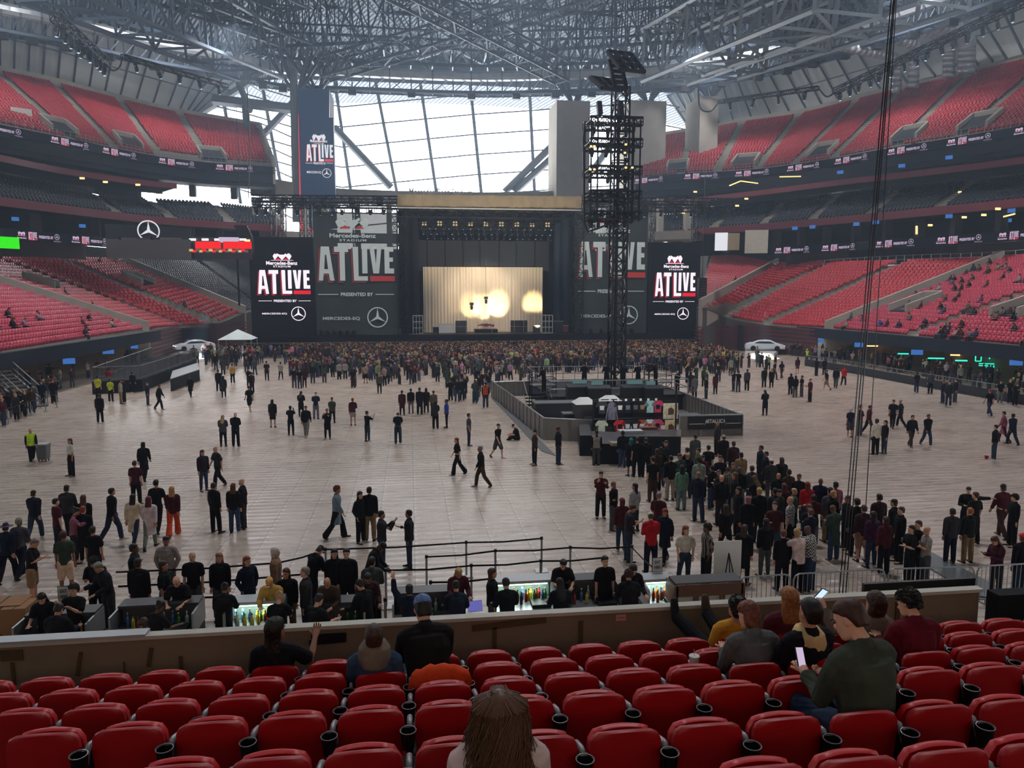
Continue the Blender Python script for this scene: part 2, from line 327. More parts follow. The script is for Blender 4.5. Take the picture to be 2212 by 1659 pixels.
# ---- seating tiers: control points are the aisles, (front pixel, back pixel) ----
SEATV = []
def seat_template():
    mb = MB()
    mb.box((0, -.06, .62), (.44, .06, .42), rx=.15); mb.box((0, .1, .42), (.42, .07, .36), rx=-.25)
    return np.array(mb.v, np.float32), np.array(mb.f, np.int32)
ST = seat_template()
def tier(name, ribs, zf, zb, rows, seatmats, labels, aisle=.75, pitch=.52, par=True, skip=(), zfl=None, seg=10):
    Fp = [r[0] if isinstance(r[0], Vector) else Z(*r[0], zfl[i] if zfl else zf) for i, r in enumerate(ribs)]
    Bp = [r[1] if isinstance(r[1], Vector) else Z(*r[1], zb) for r in ribs]
    F = cr(Fp, seg); B = cr(Bp, seg); n = len(F); V = []; Q = []
    P = lambda i, t: F[i].lerp(B[i], t)
    for i in range(n):
        for k in range(rows):
            z = P(i, k/rows).z; a = P(i, k/rows); b = P(i, (k+1)/rows)
            V += [(a.x, a.y, z), (b.x, b.y, z)]
        
    w = rows*2
    for i in range(n-1):
        for j in range(w-1): Q.append((i*w+j, (i+1)*w+j, (i+1)*w+j+1, i*w+j+1))
    link_ = link('stand_'+name, mesh_np('stand_'+name, V, Q, M['tread'])); tag(link_, kind='structure')
    T, TF = ST
    for s in range(len(ribs)-1):
        sm = seatmats[s]
        if sm is None: continue
        VV = []; MI = []
        for k in range(rows):
            if any(a == s and r0 <= k < r1 for a, r0, r1 in skip): continue
            pl = [P(i, (k+.55)/rows) for i in range(s*seg, (s+1)*seg+1)]
            zz = [P(i, k/rows).z for i in range(s*seg, (s+1)*seg+1)]
            cum = [0]
            for a, b in zip(pl, pl[1:]): cum.append(cum[-1]+(b-a).xy.length)
            tot = cum[-1]; cnt = int((tot-2*aisle)/pitch)
            if cnt < 1: continue
            for c in range(cnt):
                d = aisle+(tot-2*aisle-cnt*pitch)/2+(c+.5)*pitch
                j = max(0, min(len(cum)-2, int(np.searchsorted(cum, d))-1)); t = (d-cum[j])/max(1e-6, cum[j+1]-cum[j])
                q = pl[j].lerp(pl[j+1], t); z = zz[j]*(1-t)+zz[j+1]*t; dr = (pl[j+1]-pl[j]).xy.normalized()
                VV.append((q.x, q.y, z, dr.x, dr.y))
        if not VV: continue
        A = np.array(VV, np.float32)
        # local x along the row, local y towards the field
        mid = F[s*seg+seg//2]-B[s*seg+seg//2]
        sgn = 1 if (A[0, 3]*mid.y-A[0, 4]*mid.x) > 0 else -1
        X = A[:, 0:1]+sgn*0+T[None, :, 0]*A[:, 3:4]-sgn*T[None, :, 1]*A[:, 4:5]
        Yv = A[:, 1:2]+T[None, :, 0]*A[:, 4:5]+sgn*T[None, :, 1]*A[:, 3:4]
        Zv = A[:, 2:3]+np.repeat(T[None, :, 2], len(A), 0)
        VVs = np.stack([X, Yv, Zv], -1).reshape(-1, 3); FF = (TF[None]+(np.arange(len(A))*len(T))[:, None, None]).reshape(-1, 4)
        o = link('stadium_seats', mesh_np('stadium_seats', VVs, FF, M[sm]))
        tag(o, labels[s] if isinstance(labels, (list, tuple)) else labels, 'seats', name.replace('_', ' ')+' seat blocks', 'stuff')
        SEATV.append((name, s, A, sgn))
    # aisle steps
    mb = MB()
    for s in range(1, len(ribs)-1):
        i = s*seg; dr = (F[i+1]-F[i-1]).xy.normalized(); dr = Vector((dr.x, dr.y, 0))
        for k in range(rows*2):
            t = k/(rows*2); a = P(i, t); b = P(i, t+.5/rows); a0 = a-dr*(aisle-.1); a1 = a+dr*(aisle-.1); b0 = b-dr*(aisle-.1); b1 = b+dr*(aisle-.1)
            z = P(i, (k//2)/rows).z+(.22 if k % 2 else .03); h = .2 if k % 2 else .06
            mb.hexa([(p.x, p.y, z-h) for p in (a0, a1, b1, b0)]+[(p.x, p.y, z) for p in (a0, a1, b1, b0)])
    struct(mb, 'stand_steps_'+name, M['concrete'])
    return F, B
def strip(pts, z0, z1, off0=0.0, off1=0.0):
    """vertical (or leaning) band along a plan curve, offset outwards from the field centre"""
    o = []
    for z, of in ((z0, off0), (z1, off1)):
        row = []
        for i, p in enumerate(pts):
            d = (pts[min(i+1, len(pts)-1)]-pts[max(i-1, 0)]).xy.normalized(); nrm = Vector((d.y, -d.x))
            c = p.xy-Vector((10, 70))
            if nrm.dot(c) < 0: nrm = -nrm
            q = p.xy+nrm*of; row.append(Vector((q.x, q.y, z)))
        o.append(row)
    return o
def band(mb, pts, z0, z1, off0=0.0, off1=None):
    rows = strip(pts, z0, z1, off0, off0 if off1 is None else off1); mb.loft(rows, closed=False, caps=False); return rows
def solid_band(mb, pts, z0, z1, o0, o1):
    a, b = strip(pts, z0, z1, o0, o0); c, d = strip(pts, z0, z1, o1, o1)
    mb.loft([a, b, d, c, a], closed=False, caps=False)
RU = 'upper red seats'
UL, ULb = tier('left_upper_deck', [((-200, 215), (-260, 85)), ((-20, 264), (-120, 128)), ((155, 300), (-8, 156)), ((248, 320), (118, 182)), ((345, 338), (259, 218)), ((452, 351), (388, 247)), ((592, 360), (562, 276))], 30, 44, 33,
 ['seatred']*6, 'block of red upper-deck seats in the left upper deck', pitch=.56, skip=((4, 0, 3), (5, 0, 2)))
UR, URb = tier('right_upper_deck', [((1370, 385), (1378, 304)), ((1470, 375), (1494, 287)), ((1549, 371), (1602, 267)), ((1636, 365), (1726, 249)), ((1716, 355), (1850, 218)), ((1800, 342), (1947, 195)), ((1937, 317), (2094, 161)), ((2074, 295), (2290, 112)), ((2260, 262), (2470, 55)), ((2480, 215), (2700, -20))], 30, 44, 33,
 ['seatred']*9, 'block of red upper-deck seats in the right upper deck', pitch=.56)
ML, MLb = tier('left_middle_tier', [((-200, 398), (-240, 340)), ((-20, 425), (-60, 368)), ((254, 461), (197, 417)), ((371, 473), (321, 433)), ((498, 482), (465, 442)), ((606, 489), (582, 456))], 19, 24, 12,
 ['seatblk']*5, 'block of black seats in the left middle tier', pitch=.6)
MR, MRb = tier('right_middle_tier', [((1395, 503), (1420, 462)), ((1542, 493), (1586, 448)), ((1649, 485), (1693, 437)), ((1753, 476), (1810, 421)), ((1880, 464), (1940, 410)), ((2027, 449), (2098, 396)), ((2240, 427), (2330, 372)), ((2500, 395), (2600, 335))], 19, 24, 12,
 ['seatblk']*7, 'block of black seats in the right middle tier', pitch=.6)
mir = lambda p: Vector((20-p.x, p.y, p.z))
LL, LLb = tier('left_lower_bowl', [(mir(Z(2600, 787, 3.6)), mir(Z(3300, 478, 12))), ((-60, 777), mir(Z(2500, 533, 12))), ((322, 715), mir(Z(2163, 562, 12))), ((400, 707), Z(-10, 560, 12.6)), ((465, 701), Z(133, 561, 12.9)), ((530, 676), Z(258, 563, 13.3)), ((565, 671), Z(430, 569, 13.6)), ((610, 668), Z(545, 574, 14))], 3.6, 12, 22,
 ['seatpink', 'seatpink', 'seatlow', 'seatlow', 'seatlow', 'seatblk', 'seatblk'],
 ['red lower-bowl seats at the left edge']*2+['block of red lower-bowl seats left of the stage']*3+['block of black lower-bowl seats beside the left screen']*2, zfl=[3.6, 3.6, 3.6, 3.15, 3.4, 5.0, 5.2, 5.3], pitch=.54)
RL, RLb = tier('right_lower_bowl', [((1503, 671), Z(1532, 545, 15.6)), ((1512, 664), Z(1680, 572, 12.8)), ((1562, 684), Z(1790, 571, 12.3)), ((1652, 702), (1950, 568)), ((1783, 712.5), (2163, 561)), ((1962, 729), (2500, 533)), ((2300, 760), (3300, 478)), ((2900, 814), (4300, 400))], 3.6, 12, 22,
 ['seatlow', 'seatlow', 'seatlow', 'seatlow', 'seatpink', 'seatpink', 'seatpink'],
 ['block of red lower-bowl seats beside the right screen']+['block of red lower-bowl seats right of the stage']*3+['worn pinkish red lower-bowl seats at the right edge']*3, zfl=[5.5, 6.15, 4.75, 3.75, 3.6, 3.6, 3.6, 3.6], pitch=.54)
# stand walls between blocks of the lower bowl, and rails at the back
def slope_wall(F, B, i, side):
    mb = MB(); f = F[i]; b = B[i]; d = (F[min(i+1, len(F)-1)]-F[i-1]).xy.normalized()*.25; d = Vector((d.x, d.y, 0)); u = Vector((0, 0, 1))
    mb.hexa([f-d-u*3, f+d-u*3, b+d-u*3, b-d-u*3, f-d+u*1.1, f+d+u*1.1, b+d+u*1.1, b-d+u*1.1]); struct(mb, 'wall_'+side, M['concrete'])
slope_wall(LL, LLb, 20, 'stand_left_near'); slope_wall(LL, LLb, 50, 'stand_left_far'); slope_wall(RL, RLb, 10, 'stand_right_far'); slope_wall(RL, RLb, 40, 'stand_right_near')
slope_wall(UL, ULb, len(UL)-1, 'upper_left_end'); slope_wall(ML, MLb, len(ML)-1, 'middle_left_end')
def rails(pts, z, off, name, label, m='zinc', h=1.0, step=1.5, group=None, bars=2):
    mb = MB(); rows = strip(pts, z, z+h, off, off); a = rows[0]; seg = []
    for p, q in zip(a, a[1:]):
        n = max(1, int((q-p).length/step))
        for k in range(n): s = p.lerp(q, k/n); mb.tube(s, s+Vector((0, 0, h)), .035, 4)
        for b in range(bars): mb.tube(p+Vector((0, 0, h*(1-b*.5))), q+Vector((0, 0, h*(1-b*.5))), .035, 4)
    return tag(mb.build(name, M[m]), label, 'railing', group)
rails(LLb[40:60], 12, .3, 'guard_railing', 'pale guard railing along the top of the left lower bowl seats')
rails(RLb[10:45], 12, .3, 'guard_railing', 'pale guard railing along the top of the right lower bowl seats')
rails(UL, 30, .2, 'guard_railing', 'thin railing above the lit board of the left upper deck', step=3)
rails(UR, 30, .2, 'guard_railing', 'thin railing above the lit board of the right upper deck', step=3)
# ---- facades below each deck ----
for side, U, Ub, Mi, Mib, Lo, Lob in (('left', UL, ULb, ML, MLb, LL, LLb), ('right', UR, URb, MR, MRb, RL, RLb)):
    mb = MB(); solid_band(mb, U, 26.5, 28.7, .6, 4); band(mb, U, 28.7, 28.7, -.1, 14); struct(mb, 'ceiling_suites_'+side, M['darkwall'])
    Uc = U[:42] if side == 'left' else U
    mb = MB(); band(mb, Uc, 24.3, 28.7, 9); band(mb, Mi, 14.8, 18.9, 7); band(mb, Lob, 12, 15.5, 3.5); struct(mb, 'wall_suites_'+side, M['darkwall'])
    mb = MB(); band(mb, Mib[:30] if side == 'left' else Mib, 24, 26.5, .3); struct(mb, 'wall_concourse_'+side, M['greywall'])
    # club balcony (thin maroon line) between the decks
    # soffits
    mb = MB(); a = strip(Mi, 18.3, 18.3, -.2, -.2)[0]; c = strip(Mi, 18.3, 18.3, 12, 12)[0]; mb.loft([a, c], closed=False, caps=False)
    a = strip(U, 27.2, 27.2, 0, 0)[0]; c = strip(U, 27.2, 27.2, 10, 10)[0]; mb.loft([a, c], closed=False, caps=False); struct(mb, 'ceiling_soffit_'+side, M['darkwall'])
    # columns
    mb = MB()
    for F_, z0, z1, off, st in ((U, 24.6, 28.6, 4, 6), (Mi, 15, 18.4, 4, 5)):
        rows = strip(F_, z0, z1, off, off)
        for i in range(0, len(rows[0]), st): p = rows[0][i]; mb.bb(p.x-.5, p.x+.5, p.y-.5, p.y+.5, z0, z1)
    struct(mb, 'column_suites_'+side, M['greywall'])
# maroon fascia bands
def fascia(pts, z0, z1, off, name, mt, side): mb = MB(); solid_band(mb, pts, z0, z1, off, off+.4); struct(mb, 'trim_%s_%s' % (name, side), M[mt])
fascia(ML, 18.1, 19.15, -.2, 'maroon', 'maroon', 'left'); fascia(MR, 18.1, 19.15, -.2, 'maroon', 'maroon', 'right')
CL = cr([Z(u, v, 25) for u, v in ((-200, 300), (-60, 322), (0, 334), (127, 361), (254, 381), (330, 391), (382, 396))], 8)
CR_ = cr([Z(u, v, 25) for u, v in ((1385, 437), (1472, 430), (1640, 411), (1806, 389), (2000, 366), (2212, 339), (2450, 305))], 8)
for side, C in (('left', CL), ('right', CR_)):
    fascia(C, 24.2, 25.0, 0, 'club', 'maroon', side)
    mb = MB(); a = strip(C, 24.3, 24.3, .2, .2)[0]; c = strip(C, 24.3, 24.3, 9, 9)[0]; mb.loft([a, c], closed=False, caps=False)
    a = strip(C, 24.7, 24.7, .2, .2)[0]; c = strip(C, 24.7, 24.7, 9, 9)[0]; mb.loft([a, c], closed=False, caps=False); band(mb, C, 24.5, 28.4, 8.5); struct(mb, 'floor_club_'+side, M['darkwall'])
# dark fascia of the lower bowl and the club rooms under it
LF0 = [Z(u, v, 3.6) for u, v in ((-300, 812), (-60, 777), (111, 751), (225, 734), (342, 716))]
RF0 = [Z(u, v, 3.6) for u, v in ((1725, 707.5), (1900, 723), (2070, 739), (2300, 760), (2700, 797))]
for side, P_ in (('left', LF0), ('right', RF0)):
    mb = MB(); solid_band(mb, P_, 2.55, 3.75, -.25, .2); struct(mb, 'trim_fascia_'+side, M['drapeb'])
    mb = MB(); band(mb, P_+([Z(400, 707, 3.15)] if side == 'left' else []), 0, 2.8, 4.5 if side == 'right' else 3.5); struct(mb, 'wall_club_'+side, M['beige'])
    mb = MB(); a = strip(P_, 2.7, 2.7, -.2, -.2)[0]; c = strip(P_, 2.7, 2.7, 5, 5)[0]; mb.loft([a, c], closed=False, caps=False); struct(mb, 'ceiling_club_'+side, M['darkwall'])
# ---- lit ribbon boards ----
mrib = {}
def ribbon_unit(h):
    if h in mrib: return mrib[h]
    g = {}
    X = h*.74; w, r = MB(), MB(); emblem(w, r, 0, 1.3*X, .45*h, .85*h, 0); put_text(w, 'Mercedes-Benz', 0, 1.3*X, .2*h, .36*h, 0, .03); g['a'] = (w, r, 0)
    w2, r2 = MB(), MB(); word(w2, r2, None, 0, 1.25*X, .12*h, .88*h, 0, .01); g['b'] = (w2, r2, 1.6*X)
    w3 = MB(); put_text(w3, 'PRESENTED BY', 0, 2.1*X, .35*h, .62*h, 0, .03); g['c'] = (w3, None, 3.1*X)
    w4 = MB(); star(w4, .3*h, .6*h, .27*h, 0, .09, 18); put_text(w4, 'MERCEDES-EQ', -.1*h, .7*h, .12*h, .22*h, 0); g['d'] = (w4, None, 5.35*X)
    out = []
    for k, (w, r, x) in g.items(): out.append((x, w.me('lettering', M['rib_w']), r.me('red_lettering', M['led_r']) if r else None))
    mrib[h] = out; return out
def ribbon(pts, z0, z1, starts, label, h=None, gname='ribbon'):
    t = empty('ribbon_board', label, 'display board', (0, 0, 0))
    mb = MB(); solid_band(mb, pts, z0, z1, 0, .3); mb.build('screen', M['rib_bg'], t)
    rows = strip(pts, z0, z1, -.08, -.08); a = rows[0]; cum = [0]
    for p, q in zip(a, a[1:]): cum.append(cum[-1]+(q-p).length)
    rev = a[0].x > a[-1].x or (a[0].x > 10 and False)
    h = z1-z0
    def at(d):
        j = max(0, min(len(cum)-2, int(np.searchsorted(cum, d))-1)); t_ = (d-cum[j])/(cum[j+1]-cum[j]); return a[j].lerp(a[j+1], t_), (a[j+1]-a[j]).normalized()
    import bisect
    # starting arc length of each message from its pixel u
    def arc_of(u):
        best = None
        for i in range(0, 2000):
            d = cum[-1]*i/1999; p, dr = at(d); w = (p-Vector((0, 0, CZ))); dep = w.dot(FW)
            if dep <= 0: continue
            uu = 1106+FP*w.dot(RT)/dep
            if best is None or abs(uu-u) < best[0]: best = (abs(uu-u), d)
        return best[1]
    for u in starts:
        d0 = arc_of(u); p0, dr0 = at(d0); sg = 1 if dr0.dot(RT) > 0 else -1
        for x, mw, mr in ribbon_unit(h):
            p, dr = at(max(0, min(cum[-1], d0+sg*(x+.6)))); dr = dr*sg
            ang = math.atan2(dr.y, dr.x); pp, _ = at(max(0, min(cum[-1], d0+sg*x)))
            for m_ in (mw, mr):
                if m_ is None: continue
                o = link(m_.name, m_, t, (pp.x, pp.y, z0), ang)
                nrm = Vector((dr.y, -dr.x, 0)); o.location = o.location+nrm*.03
    return t
ribbon(UL, 28.7, 30, [-45, 110, 222, 343, 467], 'long lit board along the front of the left upper deck')
ribbon(UR, 28.7, 30, [1371, 1478, 1588, 1700, 1803, 1917, 2045, 2190], 'long lit board along the front of the right upper deck')
E1 = cr([Z(u, v, 15.2) for u, v in ((-200, 466), (-60, 483), (0, 492), (120, 503), (200, 510), (257, 516))], 8)
E2 = cr([Z(u, v, 15.2) for u, v in ((1659, 534), (1800, 526), (1940, 515), (2080, 506), (2212, 495), (2450, 474))], 8)
ribbon(E1, 13.95, 15.2, [-75, 37, 155], 'short lit board above the left lower bowl')
ribbon(E2, 13.95, 15.2, [1674, 1775, 1892, 2022, 2155], 'long lit board above the right lower bowl')
for side, C in (('left', E1), ('right', E2)):
    mb = MB(); a = strip(C, 14.8, 14.8, .2, .2)[0]; c = strip(C, 14.8, 14.8, 10, 10)[0]; mb.loft([a, c], closed=False, caps=False); struct(mb, 'floor_suites_'+side, M['darkwall'])
    mb = MB(); band(mb, C, 12.5, 15, 5); struct(mb, 'wall_bar_'+side, M['greywall'])
# ---- upper walls of the hall ----
def hall_wall(side, bot, top, par):
    b = cr(bot, 8); t = cr(top, 8); mb = MB(); mb.loft([b, t, [p+Vector((0, 0, 18)) for p in t]], closed=False, caps=False); mb.k = 1
    for i in range(0, len(b), 2): mb.tube(b[i], t[i], .22, 4)
    for f in (.33, .7):
        for i in range(len(b)-1): mb.tube(b[i].lerp(t[i], f), b[i+1].lerp(t[i+1], f), .18, 4)
    struct(mb, 'wall_'+side, [M['deckwall'], M['seam']])
hall_wall('left', [Z(u, v, 45) for u, v in ((-260, 70), (-120, 112), (0, 146), (125, 173), (260, 208), (388, 238), (432, 246))], [Z(u, v, 64) for u, v in ((-330, -190), (-160, -110), (0, -50), (140, 0), (300, 55), (450, 108), (582, 150))], 1)
hall_wall('right', [Z(u, v, 45) for u, v in ((1492, 282), (1552, 265), (1706, 244), (1853, 208), (2074, 150), (2212, 116), (2470, 40))], [Z(u, v, 64) for u, v in ((1420, 176), (1520, 150), (1640, 120), (1780, 80), (1960, 20), (2130, -50), (2500, -200))], 1)
for side, C in (('left', ULb), ('right', URb)):
    mb = MB(); solid_band(mb, C, 43.6, 45.2, .1, .8); struct(mb, 'trim_parapet_'+side, M['concrete'])
# ---- roof ----
def roof():
    V = []; Q = []; nx, ny = 45, 50
    for j in range(ny+1):
        for i in range(nx+1):
            x = -110+240*i/nx; y = -25+230*j/ny; r2 = ((x-10)/1.15)**2+(y-75)**2
            V.append((x, y, 78-.00125*r2))
    for j in range(ny):
        for i in range(nx): a = j*(nx+1)+i; Q.append((a, a+1, a+nx+2, a+nx+1))
    m = mat('roof_deck', (112, 124, 136), .6, .1, noise=.15, nscale=.05)
    nt = m.node_tree; N = nt.nodes; L = nt.links; tc = N.new('ShaderNodeTexCoord'); w = N.new('ShaderNodeTexWave'); w.inputs['Scale'].default_value = .55; w.bands_direction = 'DIAGONAL'
    L.new(tc.outputs['Object'], w.inputs[0]); b = N.new('ShaderNodeBump'); b.inputs['Strength'].default_value = 1; b.inputs['Distance'].default_value = .4; L.new(w.outputs[1], b.inputs['Height']); L.new(b.outputs[0], N['Principled BSDF'].inputs['Normal'])
    tag(link('roof', mesh_np('roof', V, Q, m)), kind='structure')
    mb = MB()   # purlins
    H = lambda x, y: 77.2-.00125*(((x-10)/1.15)**2+(y-75)**2)
    for k in range(-8, 22):
        x0 = -108+k*11; pts = [Vector((x0+t*.55, 40+t, H(x0+t*.55, 40+t))) for t in range(0, 165, 15) if -108 < x0+t*.55 < 128]
        mb.path(pts, .28, 4)
        for a, b in zip(pts, pts[1:]):
            c = (a+b)/2-Vector((0, 0, 2.2)); mb.tube(a, c, .12, 3, cap=False); mb.tube(c, b, .12, 3, cap=False)
            mb.tube(c, c+(b-a)*.95, .18, 4, cap=False)
    struct(mb, 'ceiling_purlins', M['roofsteel'])
roof()
# ring of ducts and the trusses around it
RING = cr([Z(u, v, 51) for u, v in ((-260, -60), (-120, -10), (0, 18), (140, 8+38), (330, 92), (520, 128), (610, 148), (760, 155), (1018, 165), (1200, 162), (1350, 157), (1480, 146), (1640, 118), (1760, 86), (1900, 42), (2060, -14), (2260, -90))], 6)
def ring():
    t = empty('ring_duct', 'round silver air duct following the roof ring', 'duct')
    mb = MB(); mb.path(RING, 1.0, 10); mb.k = 1
    for i in range(0, len(RING)-1, 2): a = RING[i]; d = (RING[i+1]-a).normalized(); mb.tube(a-d*.15, a+d*.15, 1.1, 10)
    mb.build('duct_tube', [M['duct'], M['zinc']], t, smooth=False)
    mb = MB(); lo = [p-Vector((0, 0, 3.2)) for p in RING]; mb.path(lo, .45, 6)
    for i in range(len(RING)-1):
        mb.tube(RING[i], lo[i], .16, 4); 
        mb.tube(lo[i], RING[i+1], .12, 4)
    lo2 = strip(RING, 47.8, 47.8, 2.5, 2.5)[0]; mb.path(lo2, .3, 5)
    for i in range(len(RING)-1): mb.tube(lo[i], lo2[i], .15, 4); mb.tube(lo[i], lo2[i+1], .12, 4)
    struct(mb, 'beam_ring_walkway', M['roofsteel'])
    mb = MB()
    for i in range(0, len(RING)-1, 3):
        p = lo[i]; mb.box(p-Vector((0, 0, .8)), (1.5, 1.0, 1.0))
    tag(mb.build('ring_equipment', M['black']), 'dark equipment boxes under the roof ring', 'equipment', kind='stuff')
ring()
def ring_truss():
    mb = MB(); inn = strip(RING, 53, 53, 0, 0)[0]; top = strip(RING, 66, 66, -3, -3)[0]; out = strip(RING, 60, 60, 7, 7)[0]; topo = strip(RING, 70, 70, 6, 6)[0]
    inn2 = strip(RING, 53, 53, 5, 5)[0]; mid = strip(RING, 59, 59, -1.5, -1.5)[0]
    for c, r in ((inn, .32), (top, .4), (out, .3), (topo, .3), (inn2, .25), (mid, .2)): mb.path(c, r, 5)
    rr = random.Random(3)
    for i in range(0, len(RING)-1):
        j = i+1
        for a, b in ((inn[i], top[i]), (inn[i], out[j]), (out[i], topo[i]), (inn[i], inn2[i]), (inn2[i], out[i]), (mid[i], out[i])): mb.tube(a, b, .17, 4, cap=False)
        for a, b in ((inn[i], top[j]), (top[i], mid[j]), (out[i], topo[j]), (inn2[j], mid[i]), (top[i], topo[j]), (inn2[i], out[j])): mb.tube(a, b, .13, 4, cap=False)
    struct(mb, 'beam_ring_truss', M['roofsteel'])
ring_truss()
def big_truss(a, b, ya, yb, w, r, name, m='roofsteel', bay=None):
    p = Y(*a, ya); q = Y(*b, yb); mb = MB(); truss(mb, p, q, w, r, bay or w*1.1, n=5); return struct(mb, name, M[m])
big_truss((700, 150), (1300, -22), 150, 128, 3.4, .26, 'beam_cross_truss', 'roofsteel')
big_truss((800, -60), (1215, 158), 118, 148, 3.4, .26, 'beam_cross_truss', 'roofsteel')
big_truss((830, 60), (1330, 100), 165, 165, 9, .3, 'beam_far_truss', 'roofsteel', 7)
big_truss((560, 60), (840, 50), 160, 165, 10, .35, 'beam_far_truss', 'roofsteel', 7)
big_truss((1180, 70), (1560, 45), 162, 150, 10, .35, 'beam_far_truss', 'roofsteel', 7)
big_truss((1440, 122), (1840, -60), 138, 88, 9, .4, 'beam_side_truss', 'steel', 8)
big_truss((1560, 120), (2050, -60), 130, 84, 7, .4, 'beam_side_truss', 'steel', 8)
big_truss((560, 118), (100, -90), 142, 92, 8, .35, 'beam_side_truss', 'roofsteel', 8)
big_truss((640, 60), (330, -60), 150, 120, 6, .3, 'beam_side_truss', 'roofsteel', 7)
# megacolumn piers
def pier(u0, u1, v0, y, zb, d, m, name):
    p = Y(u0, v0, y); q = Y(u1, v0, y); return struct(MB().bb(p.x, q.x, y, y+d, zb, p.z), name, M[m])
pier(1203, 1275, 216, 150, 12, 9, 'concrete', 'column_pier_center_right'); pier(1362, 1440, 216, 152, 12, 8, 'concrete', 'column_pier_right')
pier(1513, 1553, 207, 148, 20, 8, 'concrete', 'column_pier_far_right'); pier(655, 712, 192, 151, 12, 8, 'darkwall', 'column_pier_left')
def branches(u, v, y, z1=52.5):
    mb = MB(); p = Y(u, v, y)
    for dx in (-5, -2.5, 2.5, 5):
        for dy in (-2, 3): mb.tube(p+Vector((dx*.15, 0, -.3)), (p.x+dx*1.15, y+dy, z1+1), .3, 5)
    struct(mb, 'beam_pier_branches', M['roofsteel'])
branches(1239, 214, 154); branches(1400, 214, 156); branches(1533, 205, 152); branches(685, 190, 155); branches(640, 190, 154)
struct(MB().tube(Y(634, 150, 149), Y(640, 480, 149), .7, 10), 'column_pipe_left', M['steel'])
# ---- the great window ----
WY = 184.0
def window():
    mb = MB(); W_ = lambda u, v: Y(u, v, WY)
    vert = [((560, 150), (612, 430)), ((722, 168), (758, 415)), ((808, 160), (862, 440)), ((905, 160), (946, 440)), ((1013, 158), (1042, 440)), ((1142, 160), (1156, 440)), ((1250, 160), (1262, 440)), ((1330, 170), (1350, 440)), ((480, 200), (520, 440))]
    for a, b in vert: mb.tube(W_(*a), W_(*b), .42, 6)
    for k in range(7):
        v = 232+k*43.5
        pts = [W_(u, vv) for u, vv in ((560, v-42-12*(k > 0)), (640, v-18), (740, v-1), (830, v-10), (1020, v-28), (1140, v-36), (1250, v-44), (1400, v-52))]
        mb.path(pts, .2, 4)
    for k in range(6):
        v = 175+k*42; mb.path([W_(430, v+5), W_(520, v+25), W_(640, v+60)], .2, 4)
    for k in range(4): v = 215+k*45; mb.path([W_(1380, v), W_(1510, v+25)], .2, 4)
    for a, b in (((722, 275), (845, 405)), ((1090, 415), (1203, 305)), ((1110, 415), (1210, 325)), ((640, 215), (560, 300)), ((1280, 370), (1365, 250))): mb.tube(Y(*a, 176), Y(*b, 176), .8, 6)
    mb.tube(Y(460, 215, 174), Y(640, 236, 174), 1.1, 6); mb.tube(Y(530, 225, 174), Y(536, 300, 170), .8, 5); mb.tube(Y(515, 180, 174), Y(540, 240, 170), .7, 5)
    # outer frame
    mb.path([W_(425, 250), W_(585, 148), W_(720, 160)], .8, 6)
    tag(mb.build('window_1', M['frame']), kind='structure')
    g = bpy.data.materials.new('window_glass'); g.use_nodes = True; N = g.node_tree.nodes; L = g.node_tree.links; N.remove(N['Principled BSDF'])
    t = N.new('ShaderNodeBsdfTransparent'); t.inputs[0].default_value = (.95, .97, 1, 1); gl = N.new('ShaderNodeBsdfGlossy'); gl.inputs['Roughness'].default_value = .05; mx = N.new('ShaderNodeMixShader'); mx.inputs[0].default_value = .06
    L.new(t.outputs[0], mx.inputs[1]); L.new(gl.outputs[0], mx.inputs[2]); L.new(mx.outputs[0], N['Material Output'].inputs[0])
    p = [(-75, WY+.5, 6), (92, WY+.5, 6), (92, WY+.5, 60), (-75, WY+.5, 60)]
    tag(MB().add(p, [(0, 1, 2, 3)]).build('window_2', g), kind='structure')
window()
# closing walls beyond the window's sides and above it, and behind the viewer
struct(MB().add([(-110, WY+1, 56.5), (130, WY+1, 56.5), (130, WY+1, 80), (-110, WY+1, 80)], [(0, 1, 2, 3)]), 'wall_above_window', M['roofsteel'])
mb = MB()
for x0, x1 in ((-115, -72), (90, 135)): mb.add([(x0, WY+1, 0), (x1, WY+1, 0), (x1, WY+1, 80), (x0, WY+1, 80)], [(0, 1, 2, 3)])
mb.add([(-115, WY+1, 0), (135, WY+1, 0), (135, WY+1, 7), (-115, WY+1, 7)], [(0, 1, 2, 3)])
struct(mb, 'wall_beside_window', M['greywall'])
mb = MB()
for x in (-112, 132): mb.add([(x, -25, 0), (x, 190, 0), (x, 190, 80), (x, -25, 80)], [(0, 1, 2, 3)])
mb.add([(-112, -25, 0), (132, -25, 0), (132, -25, 80), (-112, -25, 80)], [(0, 1, 2, 3)])
struct(mb, 'wall_outer', M['greywall'])
# stand overhang above and behind the viewer
struct(MB().bb(-60, 80, -14, 3.0, 11.5, 12.2).bb(-60, 80, -14.5, -9, 0, 12), 'ceiling_overhang', M['concd'])
